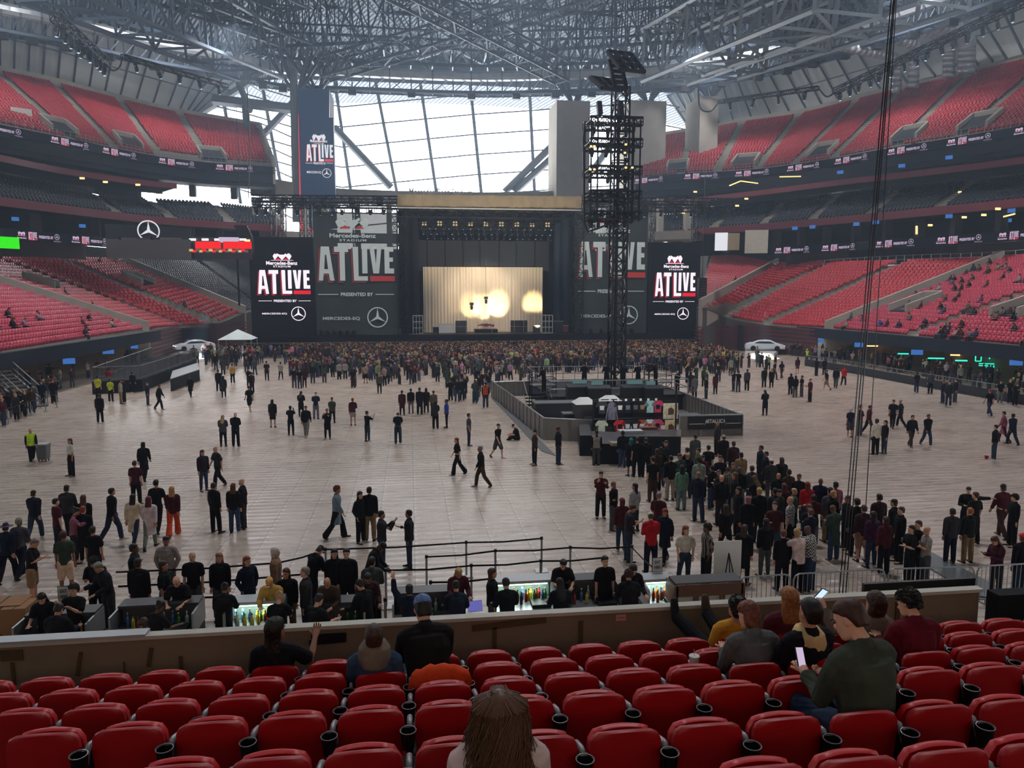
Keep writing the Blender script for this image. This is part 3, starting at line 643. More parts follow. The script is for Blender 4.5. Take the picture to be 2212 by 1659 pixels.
# ---- concourse bridges at the far end ----
def bridge(px, z, th, d, side, m='concrete'):
    c = cr([Z(u, v, z) for u, v in px], 6); mb = MB(); solid_band(mb, c, z-th, z, 0, d); struct(mb, 'floor_bridge_'+side, M[m]); return c
B1 = bridge([(590, 386), (650, 396), (722, 406), (800, 410), (900, 413), (1060, 415), (1203, 412), (1380, 405)], 28.5, 2.6, 6, 'upper')
B2 = bridge([(560, 496), (640, 500), (760, 503), (900, 505), (1100, 506), (1300, 504), (1500, 497)], 18.5, 1.4, 6, 'middle')
rails(B1, 28.5, .2, 'guard_railing', 'thin guard railing along the far upper concourse under the window', 'frame', step=2.5)
def txt_bridge():
    t = MB(); p = Y(884, 419, 142); q = Y(1020, 419, 142); put_text(t, 'Mercedes-Benz Stadium', p.x, q.x, p.z-.2, p.z+1.1, p.y, .01)
    tag(t.build('wall_lettering', M['white']), 'white raised lettering on the bridge parapet above the stage canopy', 'sign')
txt_bridge()
mb = MB()
for u in (545, 600, 655, 700, 770, 840, 1290, 1345, 1440, 1500): p = Z(u, 500, 18.5); mb.bb(p.x-.45, p.x+.45, p.y+3, p.y+4.4, 6, 24.5)
struct(mb, 'column_concourse', M['concrete'])
struct(MB().bb(-45, 70, 160, 160.5, 0, 17).bb(-45, -33, 150, 150.5, 17, 21), 'wall_far_end', M['greywall'])
# ---- front wall and steps of the viewer's own stand ----
RW = [(7.1-.745*k, 4.45+.252*k) for k in range(8)]
mb = MB(); xr = Z(2115, 1272, 4.36).x
mb.bb(-30, xr, 8.2, 8.27, -.0, 4.33); struct(mb, 'wall_front', M['parapet'])
mb = MB(); mb.bb(-30, xr+.03, 8.17, 8.29, 4.33, 4.37); mb.k = 1; mb.bb(-30, -2.85, 8.15, 8.31, 4.37, 4.4); struct(mb, 'trim_coping', [M['coping'], M['steell']])
mb = MB(); mb.bb(-30, 30, 7.55, 8.2, 3.3, 3.6)
for k in range(8):
    y, z = RW[k]; mb.bb(-30, 30, y-.25, y+.49, z-1.4, z-.86)
mb.bb(-30, 30, -2.5, RW[7][0]-.25, 5.2, 5.65)
struct(mb, 'floor_stand', M['concd'])
struct(MB().bb(xr+.1, xr+14, 8.0, 8.2, 0, 4.35), 'wall_drape_side', M['drape'])

# folded risers below the fronts of the lower bowl
for side, F_ in (('left', LL), ('right', RL)):
    mb = MB(); n = len(F_); r = F_[20:] if side == 'left' else F_[:40]
    mb.loft([r, [Vector((p.x, p.y, 0)) for p in r]], closed=False, caps=False); mb.k = 1
    for k in range(7): rr_ = strip([Vector(p) for p in r], .4+k*.5, .6+k*.5, -.15, -.15); mb.loft(rr_, closed=False, caps=False)
    struct(mb, 'wall_risers_'+side, [M['concd'], M['maroon']])
o = MB().bb(-111, 131, 9.5, 183, .02, 56).build('haze', haze(.0012, (.62, .79, 1))); tag(o, 'thin bluish haze hanging in the hall', 'haze', kind='stuff'); o.visible_shadow = True

def vomitory(F, B, rows, s, k0, k1, hw, side):
    i = int(s*10); j = min(i+1, len(F)-1); f = F[i].lerp(F[j], s*10-i); b = B[i].lerp(B[j], s*10-i); d = (F[j]-F[max(i-1, 0)]).xy.normalized(); d = Vector((d.x, d.y, 0))*hw
    p = f.lerp(b, k0/rows); q = f.lerp(b, k1/rows); u = Vector((0, 0, 1)); mb = MB()
    for sg in (-1, 1): o = d*sg; w = d.normalized()*.18; mb.hexa([p+o-w, p+o+w, q+o+w, q+o-w]+[p+o-w+u*1.3, p+o+w+u*1.3, q+o+w+u*1.2, q+o-w+u*1.2])
    mb.hexa([q-d, q+d, q+d+(q-p)*.06, q-d+(q-p)*.06]+[x+u*1.2 for x in (q-d, q+d, q+d+(q-p)*.06, q-d+(q-p)*.06)]); mb.k = 1
    mb.hexa([p-d, p+d, q+d, q-d]+[p-d+u*.55, p+d+u*.55, q+d+u*.55, q-d+u*.55]); struct(mb, 'wall_vomitory_'+side, [M['concrete'], M['darkwall']])
for s in (1.95, 3.45, 5.1): vomitory(UL, ULb, 33, s, 1, 6, 2.0, 'left')
for s in (0.9, 2.6, 4.55, 6.05, 7.1): vomitory(UR, URb, 33, s, 1, 6, 2.0, 'right')
for s in (2.5, 4.4): vomitory(LL, LLb, 22, s, 12, 15, 1.0, 'left')
for s in (4.4, 5.3): vomitory(RL, RLb, 22, s, 5, 9, 1.6, 'right')
mb = MB()
for a, b in (((262, 550), (300, 516)), ((300, 516), (345, 550)), ((345, 550), (392, 516)), ((330, 550), (352, 516))): mb.tube(Z(a[0], 516, 14.15 if a[1] < 530 else 12.1)+Vector((0, -.3, 0)), Z(b[0], 516, 14.15 if b[1] < 530 else 12.1)+Vector((0, -.3, 0)), .12, 4)
struct(mb, 'trim_wall_braces', M['darkwall'])
# =============== the stage ===============
SY = 104.0
def X_(u, v=600, y=SY): return Y(u, v, y).x
def Zv(v, u=1050, y=SY): return Y(u, v, y).z
def stage():
    t = empty('concert_stage', 'wide black concert stage platform across the far end of the floor', 'stage', (10, 105, 0))
    def L_(mb, n, m): o = mb.build(n, m); o.parent = t; o.matrix_parent_inverse = Matrix.Translation((-10, -105, 0)); return o
    L_(MB().bb(X_(535), X_(1535), 103, 122, 2.2, 2.5), 'deck', M['blackm'])
    L_(MB().bb(X_(532), X_(1530), 102.6, 103, 0, 2.35), 'skirt', M['drape'])
    L_(MB().bb(X_(530), X_(1512), 101.2, 102.6, 1.5, 1.62), 'front_ledge', M['concd'])
stage()
# stage roof canopy and rig
def canopy():
    t = empty('stage_canopy', 'beige tarpaulin covered roof edge above the stage opening', 'canopy')
    a = Y(858, 419, 103); b = Y(1260, 424, 103); mb = MB()
    n = 60; rings = []
    for k, (zo, yo) in enumerate(((0, 0), (-.1, -.12), (-1.45, -.05), (-1.6, .05))):
        rings.append([Vector((a.x+(b.x-a.x)*i/n, 103+yo+.16*math.sin(i*1.7+k)*(k in (1, 2))+.1*math.sin(i*.61+2*k), a.z-(a.z-b.z)*i/n+zo+.06*math.sin(i*2.3+k))) for i in range(n+1)])
    back = [Vector((p.x, 121, p.z+.3)) for p in rings[0]]; back2 = [Vector((p.x, 121, p.z)) for p in rings[3]]
    mb.loft([back]+rings+[back2], closed=False, caps=False); mb.build('tarpaulin', M['tarp'], t, smooth=True)
    MB().bb(a.x, b.x, 102.75, 103.0, a.z-1.85, a.z-1.7).build('edge_pipe', M['steell'], t)
    mb = MB()
    for y in (104, 108, 112, 116, 120): truss(mb, (a.x, y, a.z-2.3), (b.x, y, a.z-2.3), 1.1, .07, 1.3)
    for x in range(9): truss(mb, (a.x+.5+x*(b.x-a.x-1)/8, 104, a.z-2.9), (a.x+.5+x*(b.x-a.x-1)/8, 120, a.z-2.9), .9, .07, 1.2)
    mb.build('roof_truss', M['blackm'], t)
    mb = MB()
    for x in (a.x+.5, b.x-.5):
        for y in (103.5, 120): truss(mb, (x, y, 2.5), (x, y, a.z-1.8), 1.2, .09, 1.2)
    mb.build('tower_truss', M['blackm'], t)
canopy()
def drapes():
    def wavy(x0, x1, y, z0, z1, name, m, amp=.12, per=.5, label=None, cat='curtain', n=None):
        n = n or int((x1-x0)/per*4); mb = MB(); rings = []
        for z in (z0, (z0+z1)/2, z1): rings.append([Vector((x0+(x1-x0)*i/n, y+amp*math.sin(i*math.pi/2+.8*math.sin(i*.37))+.5*amp*math.sin(i*.9+z), z)) for i in range(n+1)])
        mb.loft(rings, closed=False, caps=False)
        mb.loft([[p+Vector((0, .12, 0)) for p in r] for r in rings], closed=False, caps=False)
        return tag(mb.build(name, m, None, True), label, cat)
    wavy(X_(914, y=109), X_(1172, y=109), 109, 2.5, Zv(577, y=109), 'curtain_cream', M['curtain'], .13, .45, 'tall cream curtain lit by lamps hanging across the stage').name = 'stage_curtain'
    wavy(X_(862), X_(905, y=108), 106, 2.5, 19, 'stage_drape', M['drape'], .25, 1.2, 'black side drape left of the cream stage curtain')
    wavy(X_(1190, y=108), X_(1243), 106, 2.5, 19, 'stage_drape', M['drapeb'], .25, 1.2, 'dark blue side drape right of the cream stage curtain')
    wavy(X_(890, y=118), X_(1200, y=118), 118, 2.5, 19.5, 'stage_drape', M['black'], .1, 2, 'black backdrop drape at the rear of the stage')
    z1 = Zv(520, y=110); z0 = Zv(585, y=110); xs = [X_(u, y=110) for u in (896, 923, 962, 1000, 1037, 1078, 1115, 1155, 1186)]
    for i, (p, q) in enumerate(zip(xs, xs[1:])):
        o = MB().box(((p+q)/2, 110, (z0+z1)/2), (q-p-.12, .15, z1-z0)).build('screen_panel', M['darkwall'])
        tag(o, 'dark hanging panel above the cream curtain'+NTH(i), 'screen', 'dark panels above the stage curtain')
drapes()
# light bars over the stage with moving heads
def head_mesh():
    mb = MB(); mb.box((0, 0, -.12), (.34, .3, .16)); mb.box((-.19, 0, -.36), (.05, .14, .4)); mb.box((.19, 0, -.36), (.05, .14, .4)); mb.k = 1
    mb.lathe((0, 0, -.82), [(.1, 0), (.15, .1), (.15, .4), (.1, .55)], 8); mb.k = 2; mb.lathe((0, 0, -.835), [(.08, 0), (.1, .02)], 8)
    return mb.me('stage_light', [M['black'], M['blackm'], M['tvw']])
HEAD = head_mesh(); M['dimwarm'] = emis('dim_warm', (220, 190, 130), .9)
def light_head(p, label, group, s=1.0, warm=False):
    o = link('stage_light', HEAD, None, p); o.scale = (s, s, s); o.rotation_euler = (R.uniform(-.2, .2), R.uniform(-.2, .2), R.uniform(0, 3)); tag(o, label, 'stage light', group); return o
def bars():
    for j, (v, y) in enumerate(((478, 106), (490, 109), (500, 112))):
        mb = MB(); a = X_(905+j*6, y=y); b = X_(1198-j*4, y=y); z = Zv(v, y=y); truss(mb, (a, y, z), (b, y, z), .45, .05, .7)
        tag(mb.build('lighting_truss', M['blackm']), ['front', 'middle', 'rear'][j]+' lighting truss hanging over the stage', 'truss')
        n = 20
        for i in range(n): light_head((a+(b-a)*(i+.5)/n, y, z-.3), 'small dark light on the %s truss over the stage' % ['front', 'middle', 'rear'][j]+(NTH(i) if i < 23 else ', rightmost'), 'stage lights over the stage', 1.0)
    # little audience blinders
    v, y = 484, 105.4
    for i in range(9):
        x = X_(918+i*33, y=y); z = Zv(v, y=y); mb = MB(); mb.box((0, 0, 0), (.75, .2, .75)); mb.k = 1
        for dx in (-.18, .18):
            for dz in (-.18, .18): mb.tube((dx, -.13, dz), (dx, -.1, dz), .13, 8)
        tag(mb.build('blinder_lamp', [M['blackm'], M['dimwarm']], None, False, (x, y, z)), 'four-cell warm blinder lamp above the stage'+NTH(i), 'stage light', 'blinder lamps above the stage')
bars()
# side screens
LED = dict(emblem=(.32, .7, .155, .23), name=(.26, .75, .236, .274), stad=(.37, .64, .28, .3), word=(.1, .95, .325, .585), pres=(.36, .72, .63, .655), lines=(.12, .94), eq=(.17, .56, .765, .785), star=(.74, .775, .115))
LEDR = dict(emblem=(.3, .68, .135, .23), name=(.28, .77, .24, .275), stad=(.38, .65, .285, .302), word=(.1, .92, .325, .605), pres=(.33, .68, .638, .662), lines=(.08, .9), eq=(.12, .52, .782, .802), star=(.68, .785, .115))
SCR = dict(emblem=(.6, .6, 0, 0), name=(.17, .74, .17, .205), stad=(.29, .62, .215, .235), word=(.0, .97, .275, .57), pres=(.29, .69, .65, .68), lines=(.01, .95), eq=(.06, .52, .85, .88), star=(.74, .855, .13))
SCR['emblem'] = (.18, .72, .04, .14)
def led(u0, u1, v0, y, lay, label):
    t = empty('led_screen', label, 'screen'); x0, x1 = X_(u0, y=y), X_(u1, y=y); zt = Y((u0+u1)/2, v0, y).z
    MB().bb(x0, x1, y, y+.5, 2.5, zt).build('screen', M['led_bg'], t)
    MB().bb(x0-.1, x1+.1, y+.45, y+.8, 2.5, zt+.15).build('frame', M['blackm'], t)
    show_board(t, x0, x1, zt, 2.5, y-.1, M['led_w'], M['led_r'], M['led_bg'], lay)
led(540, 678, 514, 103.6, LED, 'tall lit event screen at the left end of the stage')
led(1402, 1512, 525, 103.6, LEDR, 'tall lit event screen at the right end of the stage')
def scrim(u0, u1, v0, y, label, side):
    t = empty('event_banner', label, 'banner'); x0, x1 = X_(u0, y=y), X_(u1, y=y); zt = Y((u0+u1)/2, v0, y).z; zb = 2.5
    m = mat('banner_mesh_'+side, (50, 62, 60), .6, noise=.25, nscale=.25, bump=.9, bscale=.9)
    nt = m.node_tree; N = nt.nodes; L = nt.links; tr = N.new('ShaderNodeBsdfTransparent'); mx = N.new('ShaderNodeMixShader'); mx.inputs[0].default_value = .96; b = N['Principled BSDF']
    L.new(tr.outputs[0], mx.inputs[1]); L.new(b.outputs[0], mx.inputs[2]); L.new(mx.outputs[0], N['Material Output'].inputs[0])
    n = 24; mb = MB(); r1 = []
    for j in range(13): r1.append([Vector((x0+(x1-x0)*i/n, y+.06*math.sin(i*.8+j*.5)+.05*math.sin(j*1.1-i*.6), zb+(zt-zb)*j/12)) for i in range(n+1)])
    mb.loft(r1, closed=False, caps=False); mb.build('mesh_sheet', m, t, True)
    show_board(t, x0+(x1-x0)*.02, x1, zt, zb, y-.22, M['banner_w'], M['banner_r'], M['darkwall'], SCR)
    mb = MB()
    for x in (x0+.3, (x0+x1)/2, x1-.3): truss(mb, (x, y+1.2, zb), (x, y+1.2, zt+.6), .8, .07, 1)
    for z in (zb+.5, (zb+zt)/2, zt+.4): truss(mb, (x0, y+1.2, z), (x1, y+1.2, z), .7, .07, 1)
    mb.build('support_truss', M['blackm'], t)
scrim(681, 859, 459, 103.6, 'large grey-green mesh event banner left of the stage opening', 'left')
scrim(1243, 1398, 446, 103.6, 'large grey-green mesh event banner right of the stage opening', 'right')
# tall clad pier with its own screen
def pier_screen():
    t = empty('pier_screen', 'tall narrow blue lit screen wrapped round the left pier', 'screen'); y = 149.0
    P = lambda u, v: (Y(u, v, y).x, Y(u, v, y).z)
    mb = MB(); o = [P(641, 190), P(711, 193), P(711, 254), P(720, 254), P(728, 560), P(648, 560)]
    mb.poly(o, y=y); mb.poly([(a, b) for a, b in o], y=y+1.5)
    n = len(o); mb.add([(a, yy, b) for yy in (y, y+1.5) for a, b in o], [(i, (i+1) % n, n+(i+1) % n, n+i) for i in range(n)]); mb.build('screen', M['pier_bg'], t)
    r = MB(); r.poly([P(641, 246), P(645, 246), P(654, 560), P(648, 560)], y=y-.05); r.poly([P(649, 476), P(712, 524), P(712, 560), P(652, 560)], y=y-.05)
    w = MB(); a = P(670, 306); b = P(707, 290); emblem(w, r, a[0], b[0], a[1], b[1], y-.06); a = P(670, 306); b = P(707, 302); put_text(w, 'Mercedes-Benz', a[0], b[0], a[1]-.1, b[1], y-.06, .01)
    a = P(678, 312); b = P(699, 309); put_text(w, 'STADIUM', a[0], b[0], a[1], b[1], y-.06, .01, 1.4)
    a = P(661, 350); b = P(720, 313); word(w, r, M and MB(), a[0], b[0], a[1], b[1], y-.08)
    a = P(677, 355); b = P(704, 351); put_text(w, 'PRESENTED BY', a[0], b[0], a[1], b[1], y-.06, .02)
    a = P(663, 375); b = P(694, 370); put_text(w, 'MERCEDES-EQ', a[0], b[0], a[1], b[1], y-.06, .01)
    a = P(706, 374); star(w, a[0], a[1], .85, y-.06, .07)
    for q0, q1 in ((660, 675), (706, 720)): a = P(q0, 353); b = P(q1, 352.4); w.poly([a, (b[0], a[1]), (b[0], a[1]+.08), (a[0], a[1]+.08)], y=y-.06)
    w.build('lettering', M['pier_w'], t); r.build('red_graphic', M['pier_r'], t)
pier_screen()
# rig trusses beside the stage roof
mb = MB()
for y, v in ((103, 432), (107, 438), (112, 444)): truss(mb, Y(545, v-3, y), Y(858, v, y), .9, .07, 1)
for u in (560, 615, 655, 700, 760, 820): truss(mb, Y(u, 434, 102), Y(u, 440, 113), .8, .07, 1)
for u in (590, 612, 652, 668): truss(mb, Y(u, 436, 105), (X_(u, y=105), 105, 2.5), .6, .06, .9)
tag(mb.build('rigging_truss', M['blackm']), 'black lattice rigging trusses above the left screen', 'truss')
mb = MB()
for y, v in ((103, 448), (108, 440), (112, 432)): truss(mb, Y(1255, v, y), Y(1580, v+4, y), .9, .07, 1)
for u in (1290, 1350, 1410, 1480, 1540): truss(mb, Y(u, 440, 102), Y(u, 436, 113), .8, .07, 1)
for u in (1408, 1500): truss(mb, Y(u, 440, 105), (X_(u, y=105), 105, 2.5), .6, .06, .9)
tag(mb.build('rigging_truss', M['blackm']), 'black lattice rigging trusses above the right screen', 'truss')
for i, u in enumerate((552, 575, 600, 640, 690, 720, 740, 770, 800, 830)): light_head(Y(u, 447, 103), 'dark stage light under the left rigging truss'+NTH(i), 'lights under the left rigging truss', 1.3)
for i, u in enumerate((1300, 1330, 1362, 1395, 1430, 1460, 1495)): light_head(Y(u, 452, 103), 'dark stage light under the right rigging truss'+NTH(i), 'lights under the right rigging truss', 1.3)
def line_array(u, v0, v1, y, n, curve, label, w=1.2):
    t = empty('line_array_speaker', label, 'loudspeaker'); p = Y(u, v0, y); z1 = Y(u, v1, y).z
    mesh = MB().box((0, 0, 0), (w, .7, (p.z-z1)/n*.94)).me('speaker_cabinet', M['black'])
    for i in range(n):
        f = i/n; o = link('speaker_cabinet', mesh, t, (p.x+curve*math.sin(f*2.2)*.6, y-curve*.5*f*f, p.z-(p.z-z1)*(i+.5)/n)); o.rotation_euler = (-f*f*.5*(1 if curve else 0), 0, 0)
    MB().tube((p.x, y, p.z), (p.x, y, p.z+14), .04, 4).build('hanging_chain', M['black'], t)
line_array(521, 487, 550, 98, 12, 1.2, 'curved black line of loudspeakers hanging left of the left screen', 1.5)
line_array(1517, 600, 670, 100, 12, 0, 'straight black column of loudspeakers right of the right screen', 1.1)
MB_ = MB(); a = Y(505, 260, 97); b = Y(514, 552, 97); MB_.path([Y(534, 190, 99), Y(540, 330, 99), Y(536, 430, 99)], .06, 4)
tag(MB_.build('hanging_cable', M['black']), 'black cable hanging above the left screen', 'cable')
o = MB().tube(Y(513, 552, 98), Y(517, 660, 98), .13, 6).build('hanging_banner_pole', M['black']); tag(o, 'thin dark mast left of the left event screen', 'pole')
# things on the stage deck
def amp(x, y, s, label, g=None):
    t = empty('amplifier_stack', label, 'amplifier', (x, y, 2.5), 0, g)
    for i in range(2): MB().box((0, 0, .45+i*.85), (s, .5, .8)).build('cabinet', M['black'], t); MB().box((0, -.27, .45+i*.85), (s*.85, .03, .66)).build('grille_cloth', M['darkwall'], t)
for u, s in ((990, .9), (1001, .9), (1110, .9), (1122, .9), (1132, .9)): amp(X_(u, y=107), 107, s, 'black amplifier stack before the cream curtain', 'amplifier stacks on the stage')
def case(x, y, w, h, m, label, g=None):
    t = empty('equipment_case', label, 'case', (x, y, 2.5), 0, g); MB().box((0, 0, h/2+.1), (w, .7, h)).build('body', m, t)
    MB().box((0, 0, h+.12), (w+.04, .74, .05)).build('lid', M['steell'], t)
    for dx in (-w/2+.1, w/2-.1): MB().lathe((dx, 0, 0), [(.06, 0), (.06, .1)], 8).build('caster', M['black'], t)
for u, w, h, m, l in ((963, 2.4, 1.2, M['white'], 'white covered console case left of the drum kit'), (940, .8, .8, M['black'], 'small black case behind the left lamp cage'), (1158, .9, .9, M['darkwall'], 'dark case right of the amplifiers'), (1206, 1.2, 1.5, M['darkwall'], 'dark case right of the right lamp cage'), (1220, .8, .9, M['maroon'], 'small red case at the right wing')): case(X_(u, y=106), 105.5, w, h, m, l)
def cage(u0, u1, label):
    t = empty('lamp_cage', label, 'lamp rack', (X_(u0), 104.6, 2.5)); w = X_(u1)-X_(u0); mb = MB(); H = 2.5
    for i in range(4): mb.tube((w*i/3, 0, 0), (w*i/3, 0, H), .05, 5)
    for k in range(4): mb.tube((0, 0, H*k/3), (w, 0, H*k/3), .05, 5)
    mb.build('frame', M['white'], t); mb = MB()
    for i in range(3):
        for k in range(3): mb.lathe((w*(i+.5)/3, 0, H*(k+.5)/3-.2), [(.16, 0), (.22, .2), (.16, .4)], 8)
    tag(mb.build('lamps', M['blackm'], t), kind='stuff')
cage(891, 912, 'white pipe cage of black lamps at the left of the curtain'); cage(1173, 1196, 'white pipe cage of black lamps at the right of the curtain')
def drums():
    t = empty('drum_kit', 'drum kit with cymbals at the middle of the stage', 'drum kit', (X_(1049, y=107.5), 107.5, 2.5))
    MB().box((0, 0, .25), (3.2, 2, .5)).build('riser', M['black'], t)
    for dx, dz, r, h, n in ((-.0, .85, .33, .4, 'bass_drum'), (-.55, .95, .2, .25, 'tom_drum'), (.5, .95, .2, .25, 'tom_drum'), (.95, .8, .25, .35, 'floor_tom'), (-.95, .95, .18, .15, 'snare_drum')):
        MB().lathe((dx, 0, .5+dz-.5), [(r, 0), (r, h)], 12).build(n, M['maroon'], t)
    for dx, dz in ((-1.2, 1.5), (-.6, 1.75), (.6, 1.75), (1.2, 1.5)): MB().lathe((dx, 0, dz), [(.25, 0), (.06, .03)], 12).tube((dx, 0, .5), (dx, 0, dz), .02, 4).build('cymbal', M['warmmetal'], t)
M['warmmetal'] = mat('brass', (190, 160, 90), .3, .8)
drums()
for u in (1006, 1062, 1110, 1130, 978): 
    x = X_(u, y=105); t = empty('microphone_stand', 'slim microphone stand near the front of the stage', 'microphone stand', (x, 104.6, 2.5), 0, 'microphone stands on the stage')
    MB().lathe((0, 0, 0), [(.18, 0), (.16, .04)], 10).build('base', M['black'], t); MB().tube((0, 0, 0), (0, 0, 2.3), .03, 5).build('pole', M['steell'], t)
for i, (u, v) in enumerate(((1019, 661), (1050, 648))):
    p = Y(u, v, 105); t = empty('hanging_lamp', ['lower', 'higher'][i]+' dark lamp hanging before the bright patches of the cream curtain', 'lamp', p)
    MB().box((0, 0, .3), (.55, .4, .35)).build('yoke', M['black'], t); MB().lathe((0, 0, -.5), [(.15, 0), (.2, .3), (.15, .6)], 10).build('lamp_head', M['black'], t)
    MB().tube((0, 0, .4), (0, 0, 11), .02, 4).build('hanging_cable', M['black'], t)
def spot(loc, aim, power, ang, col=(1, .78, .45), blend=.6, r=.15):
    l = bpy.data.lights.new('stage_spot', 'SPOT'); l.energy = power; l.spot_size = math.radians(ang); l.spot_blend = blend; l.color = col; l.shadow_soft_size = r
    o = bpy.data.objects.new('stage_spot', l); COL.objects.link(o); o.location = loc; o.rotation_euler = (Vector(aim)-Vector(loc)).to_track_quat('-Z', 'Y').to_euler()
for u, pw, v in ((1076, 7500, 660), (1044, 5500, 666), (1016, 3000, 662), (1152, 6500, 662), (985, 300, 655)):
    spot((X_(u, y=109), 103.9, 2.9), (X_(u, y=109), 109, Zv(v, y=109)), pw, 33)
spot((10, 100, 13), (10, 109, 7), 3000, 70, (1, .84, .7)); spot((11, 84, 9), (11, 103, 20.5), 15000, 80, (1, .88, .66))  # second spot is an added fill that lightens the canopy tarpaulin
for i in range(12):
    u = 694+i*14 if i < 6 else 1255+(i-6)*22; p = Y(u, 716, 103.3); mb = MB(); mb.box((0, 0, .1), (.5, .4, .2)); mb.lathe((0, 0, .2), [(.15, 0), (.24, .25), (.2, .45)], 8)
    tag(mb.build('floor_lamp_head', M['black'], None, False, (p.x, 103.3, 2.5)), 'black lamp on the stage edge under the %s banner' % ('left' if i < 6 else 'right'), 'stage light', 'lamps under the %s banner' % ('left' if i < 6 else 'right'))
# Mercedes star wall and the red bar beside it
def vpanel(u0, u1, v, z1, z0, name, m, dy=.0, thick=.3, label=None, cat=None):
    a = Z(u0, v[0], z1); b = Z(u1, v[1], z1); mb = MB(); d = Vector((0, thick, 0)); lo = Vector((0, 0, z0-z1))
    mb.hexa([a+lo, b+lo, b+lo+d, a+lo+d, a, b, b+d, a+d]); o = mb.build(name, M[m]); 
    return (tag(o, label, cat) if label else tag(o, kind='structure')), a, b
_, a, b = vpanel(226, 411, (484, 492), 16.5, 14.2, 'wall_sign_panel', 'darkwall')
vpanel(228, 411, (516, 517), 14.2, 12, 'wall_brace_panel', 'greywall')
p = Z(323, 499, 15.5); s = MB(); star(s, 0, 0, 1.25, 0, .075); ang = math.atan2((b-a).y, (b-a).x)
tag(s.build('star_sign', M['pier_w'], None, False, (p.x, p.y-.35, p.z), ang), 'round white three-pointed star sign on the dark wall below the black seats', 'sign')
_, a, b = vpanel(411, 542, (512, 514), 14.5, 12, 'wall_bar_back', 'darkwall')
def lit(u, v, z, w, h, m, name, label, cat, g=None, dy=-.4, rz=0, dep=.12):
    p = Z(u, v, z) if z is not None else Y(u, v, dy); 
    o = MB().box((0, 0, 0), (w, dep, h)).build(name, M[m], None, False, (p.x, p.y+(dy if z is not None else 0), p.z), rz); return tag(o, label, cat, g)
for i, (u, w) in enumerate(((441, 1.7), (462, 1.7), (503, 1.9), (528, 1.7))): lit(u, 530, 13.4, w, .8, 'redl', 'lit_panel', 'glowing red panel in the bar left of the left screen'+NTH(i), 'lit panel', 'glowing red bar panels')
for i in range(14): lit(418+i*9, 518+(i % 3)*2, 14.2, .7, .22, ['whitel', 'warm', 'redl'][i % 3], 'bar_lamp', 'small bright lamp in the red bar'+NTH(i), 'lamp', 'lamps in the red bar')
lit(497, 519, 14.1, 2.2, .6, 'rib_w', 'bar_sign', 'pale lit sign over the red bar', 'sign', dy=-.6)
for i in range(18): lit(415+i*7, 541+(i % 2)*2, 12.4, .35, .25, ['dimwarm', 'redl', 'beige'][i % 3], 'bar_glow_block', 'warm glow along the red bar counter'+NTH(i), 'lamp', 'glows along the red bar counter')  # small coloured and lit blocks stand in for the counter's glow
# screens, lamps and rooms in the suites
def tvrow(pts, z, lab, g, w=.75, h=.45):
    for i, u in enumerate(pts):
        p = Z(u[0], u[1], z); t = tag(MB().box((0, 0, 0), (w, .12, h)).build('television', [M['tv']], None, False, (p.x, p.y, p.z), .5 if p.x < 0 else -.7), lab+NTH(i), 'television', g)
tvrow([(33, 473), (178, 488)], 16.8, 'blue television in the suites above the left lit board', 'televisions above the left lit board')
tvrow([(1717, 493), (1755, 490), (1850, 484), (1892, 480), (2050, 467), (2185, 455), (2178, 476)], 17.2, 'blue television in the suites above the right lit board', 'televisions above the right lit board')
tvrow([(1681, 402), (1760, 390), (1815, 372), (1903, 368), (1948, 358), (2050, 340), (212, 365)], 27, 'small blue television in the upper club level', 'televisions in the upper clubs', .9, .5)
def soft(u, v, z, n, m='warm', w=.6): 
    o = lit(u, v, z, w, .25, m, n, 'small warm lamp under the decks', 'lamp', 'small lamps under the decks')
for u, v, z in ((1995, 428, 22), (2040, 420, 22), (2070, 416, 22), (2010, 384, 26.8), (2100, 372, 26.8), (1885, 403, 26.8), (1700, 415, 25.8), (2078, 470, 17.5), (2120, 465, 17.5), (2005, 487, 17), (2150, 452, 17.5), (1610, 430, 23.5), (1500, 415, 26), (180, 386, 23.6), (230, 394, 23.6), (300, 400, 23), (1720, 450, 23), (1590, 445, 22.5), (1475, 460, 22)): soft(u, v, z, 'ceiling_lamp')
for a, b, m in (((1576, 401), (1600, 391), 'warm'), ((1600, 391), (1637, 396), 'warm'), ((1684, 382), (1730, 381), 'warm'), ((1980, 512-6), (1980, 488), 'warm'), ((2168, 468), (2192, 462), 'warm')):
    pa, pb = Z(a[0], a[1], 27) if a[1] < 420 else Y(a[0], a[1], 74), Z(b[0], b[1], 27) if b[1] < 420 else Y(b[0], b[1], 74)
    tag(MB().tube(pa, pb, .1, 4).build('light_strip', M[m]), 'thin glowing light strip in the right suites', 'light strip', 'light strips in the right suites')
for u, w, h, m, n, l in ((1558, 1.6, 2.3, 'pier_w', 'lit_window', 'narrow bright window right of the right screen'), (1582, 1.8, 2.2, 'beige', 'lit_window', 'warm lit window beside the narrow bright one'), (1634, 2.9, 3.0, 'coping', 'white_partition', 'plain white partition right of the lit windows')):
    p = Y(u, 522, 96); tag(MB().box((0, 0, 0), (w, .15, h)).build(n, M[m], None, False, p, -.3), l, 'window' if n[0] == 'l' else 'partition')
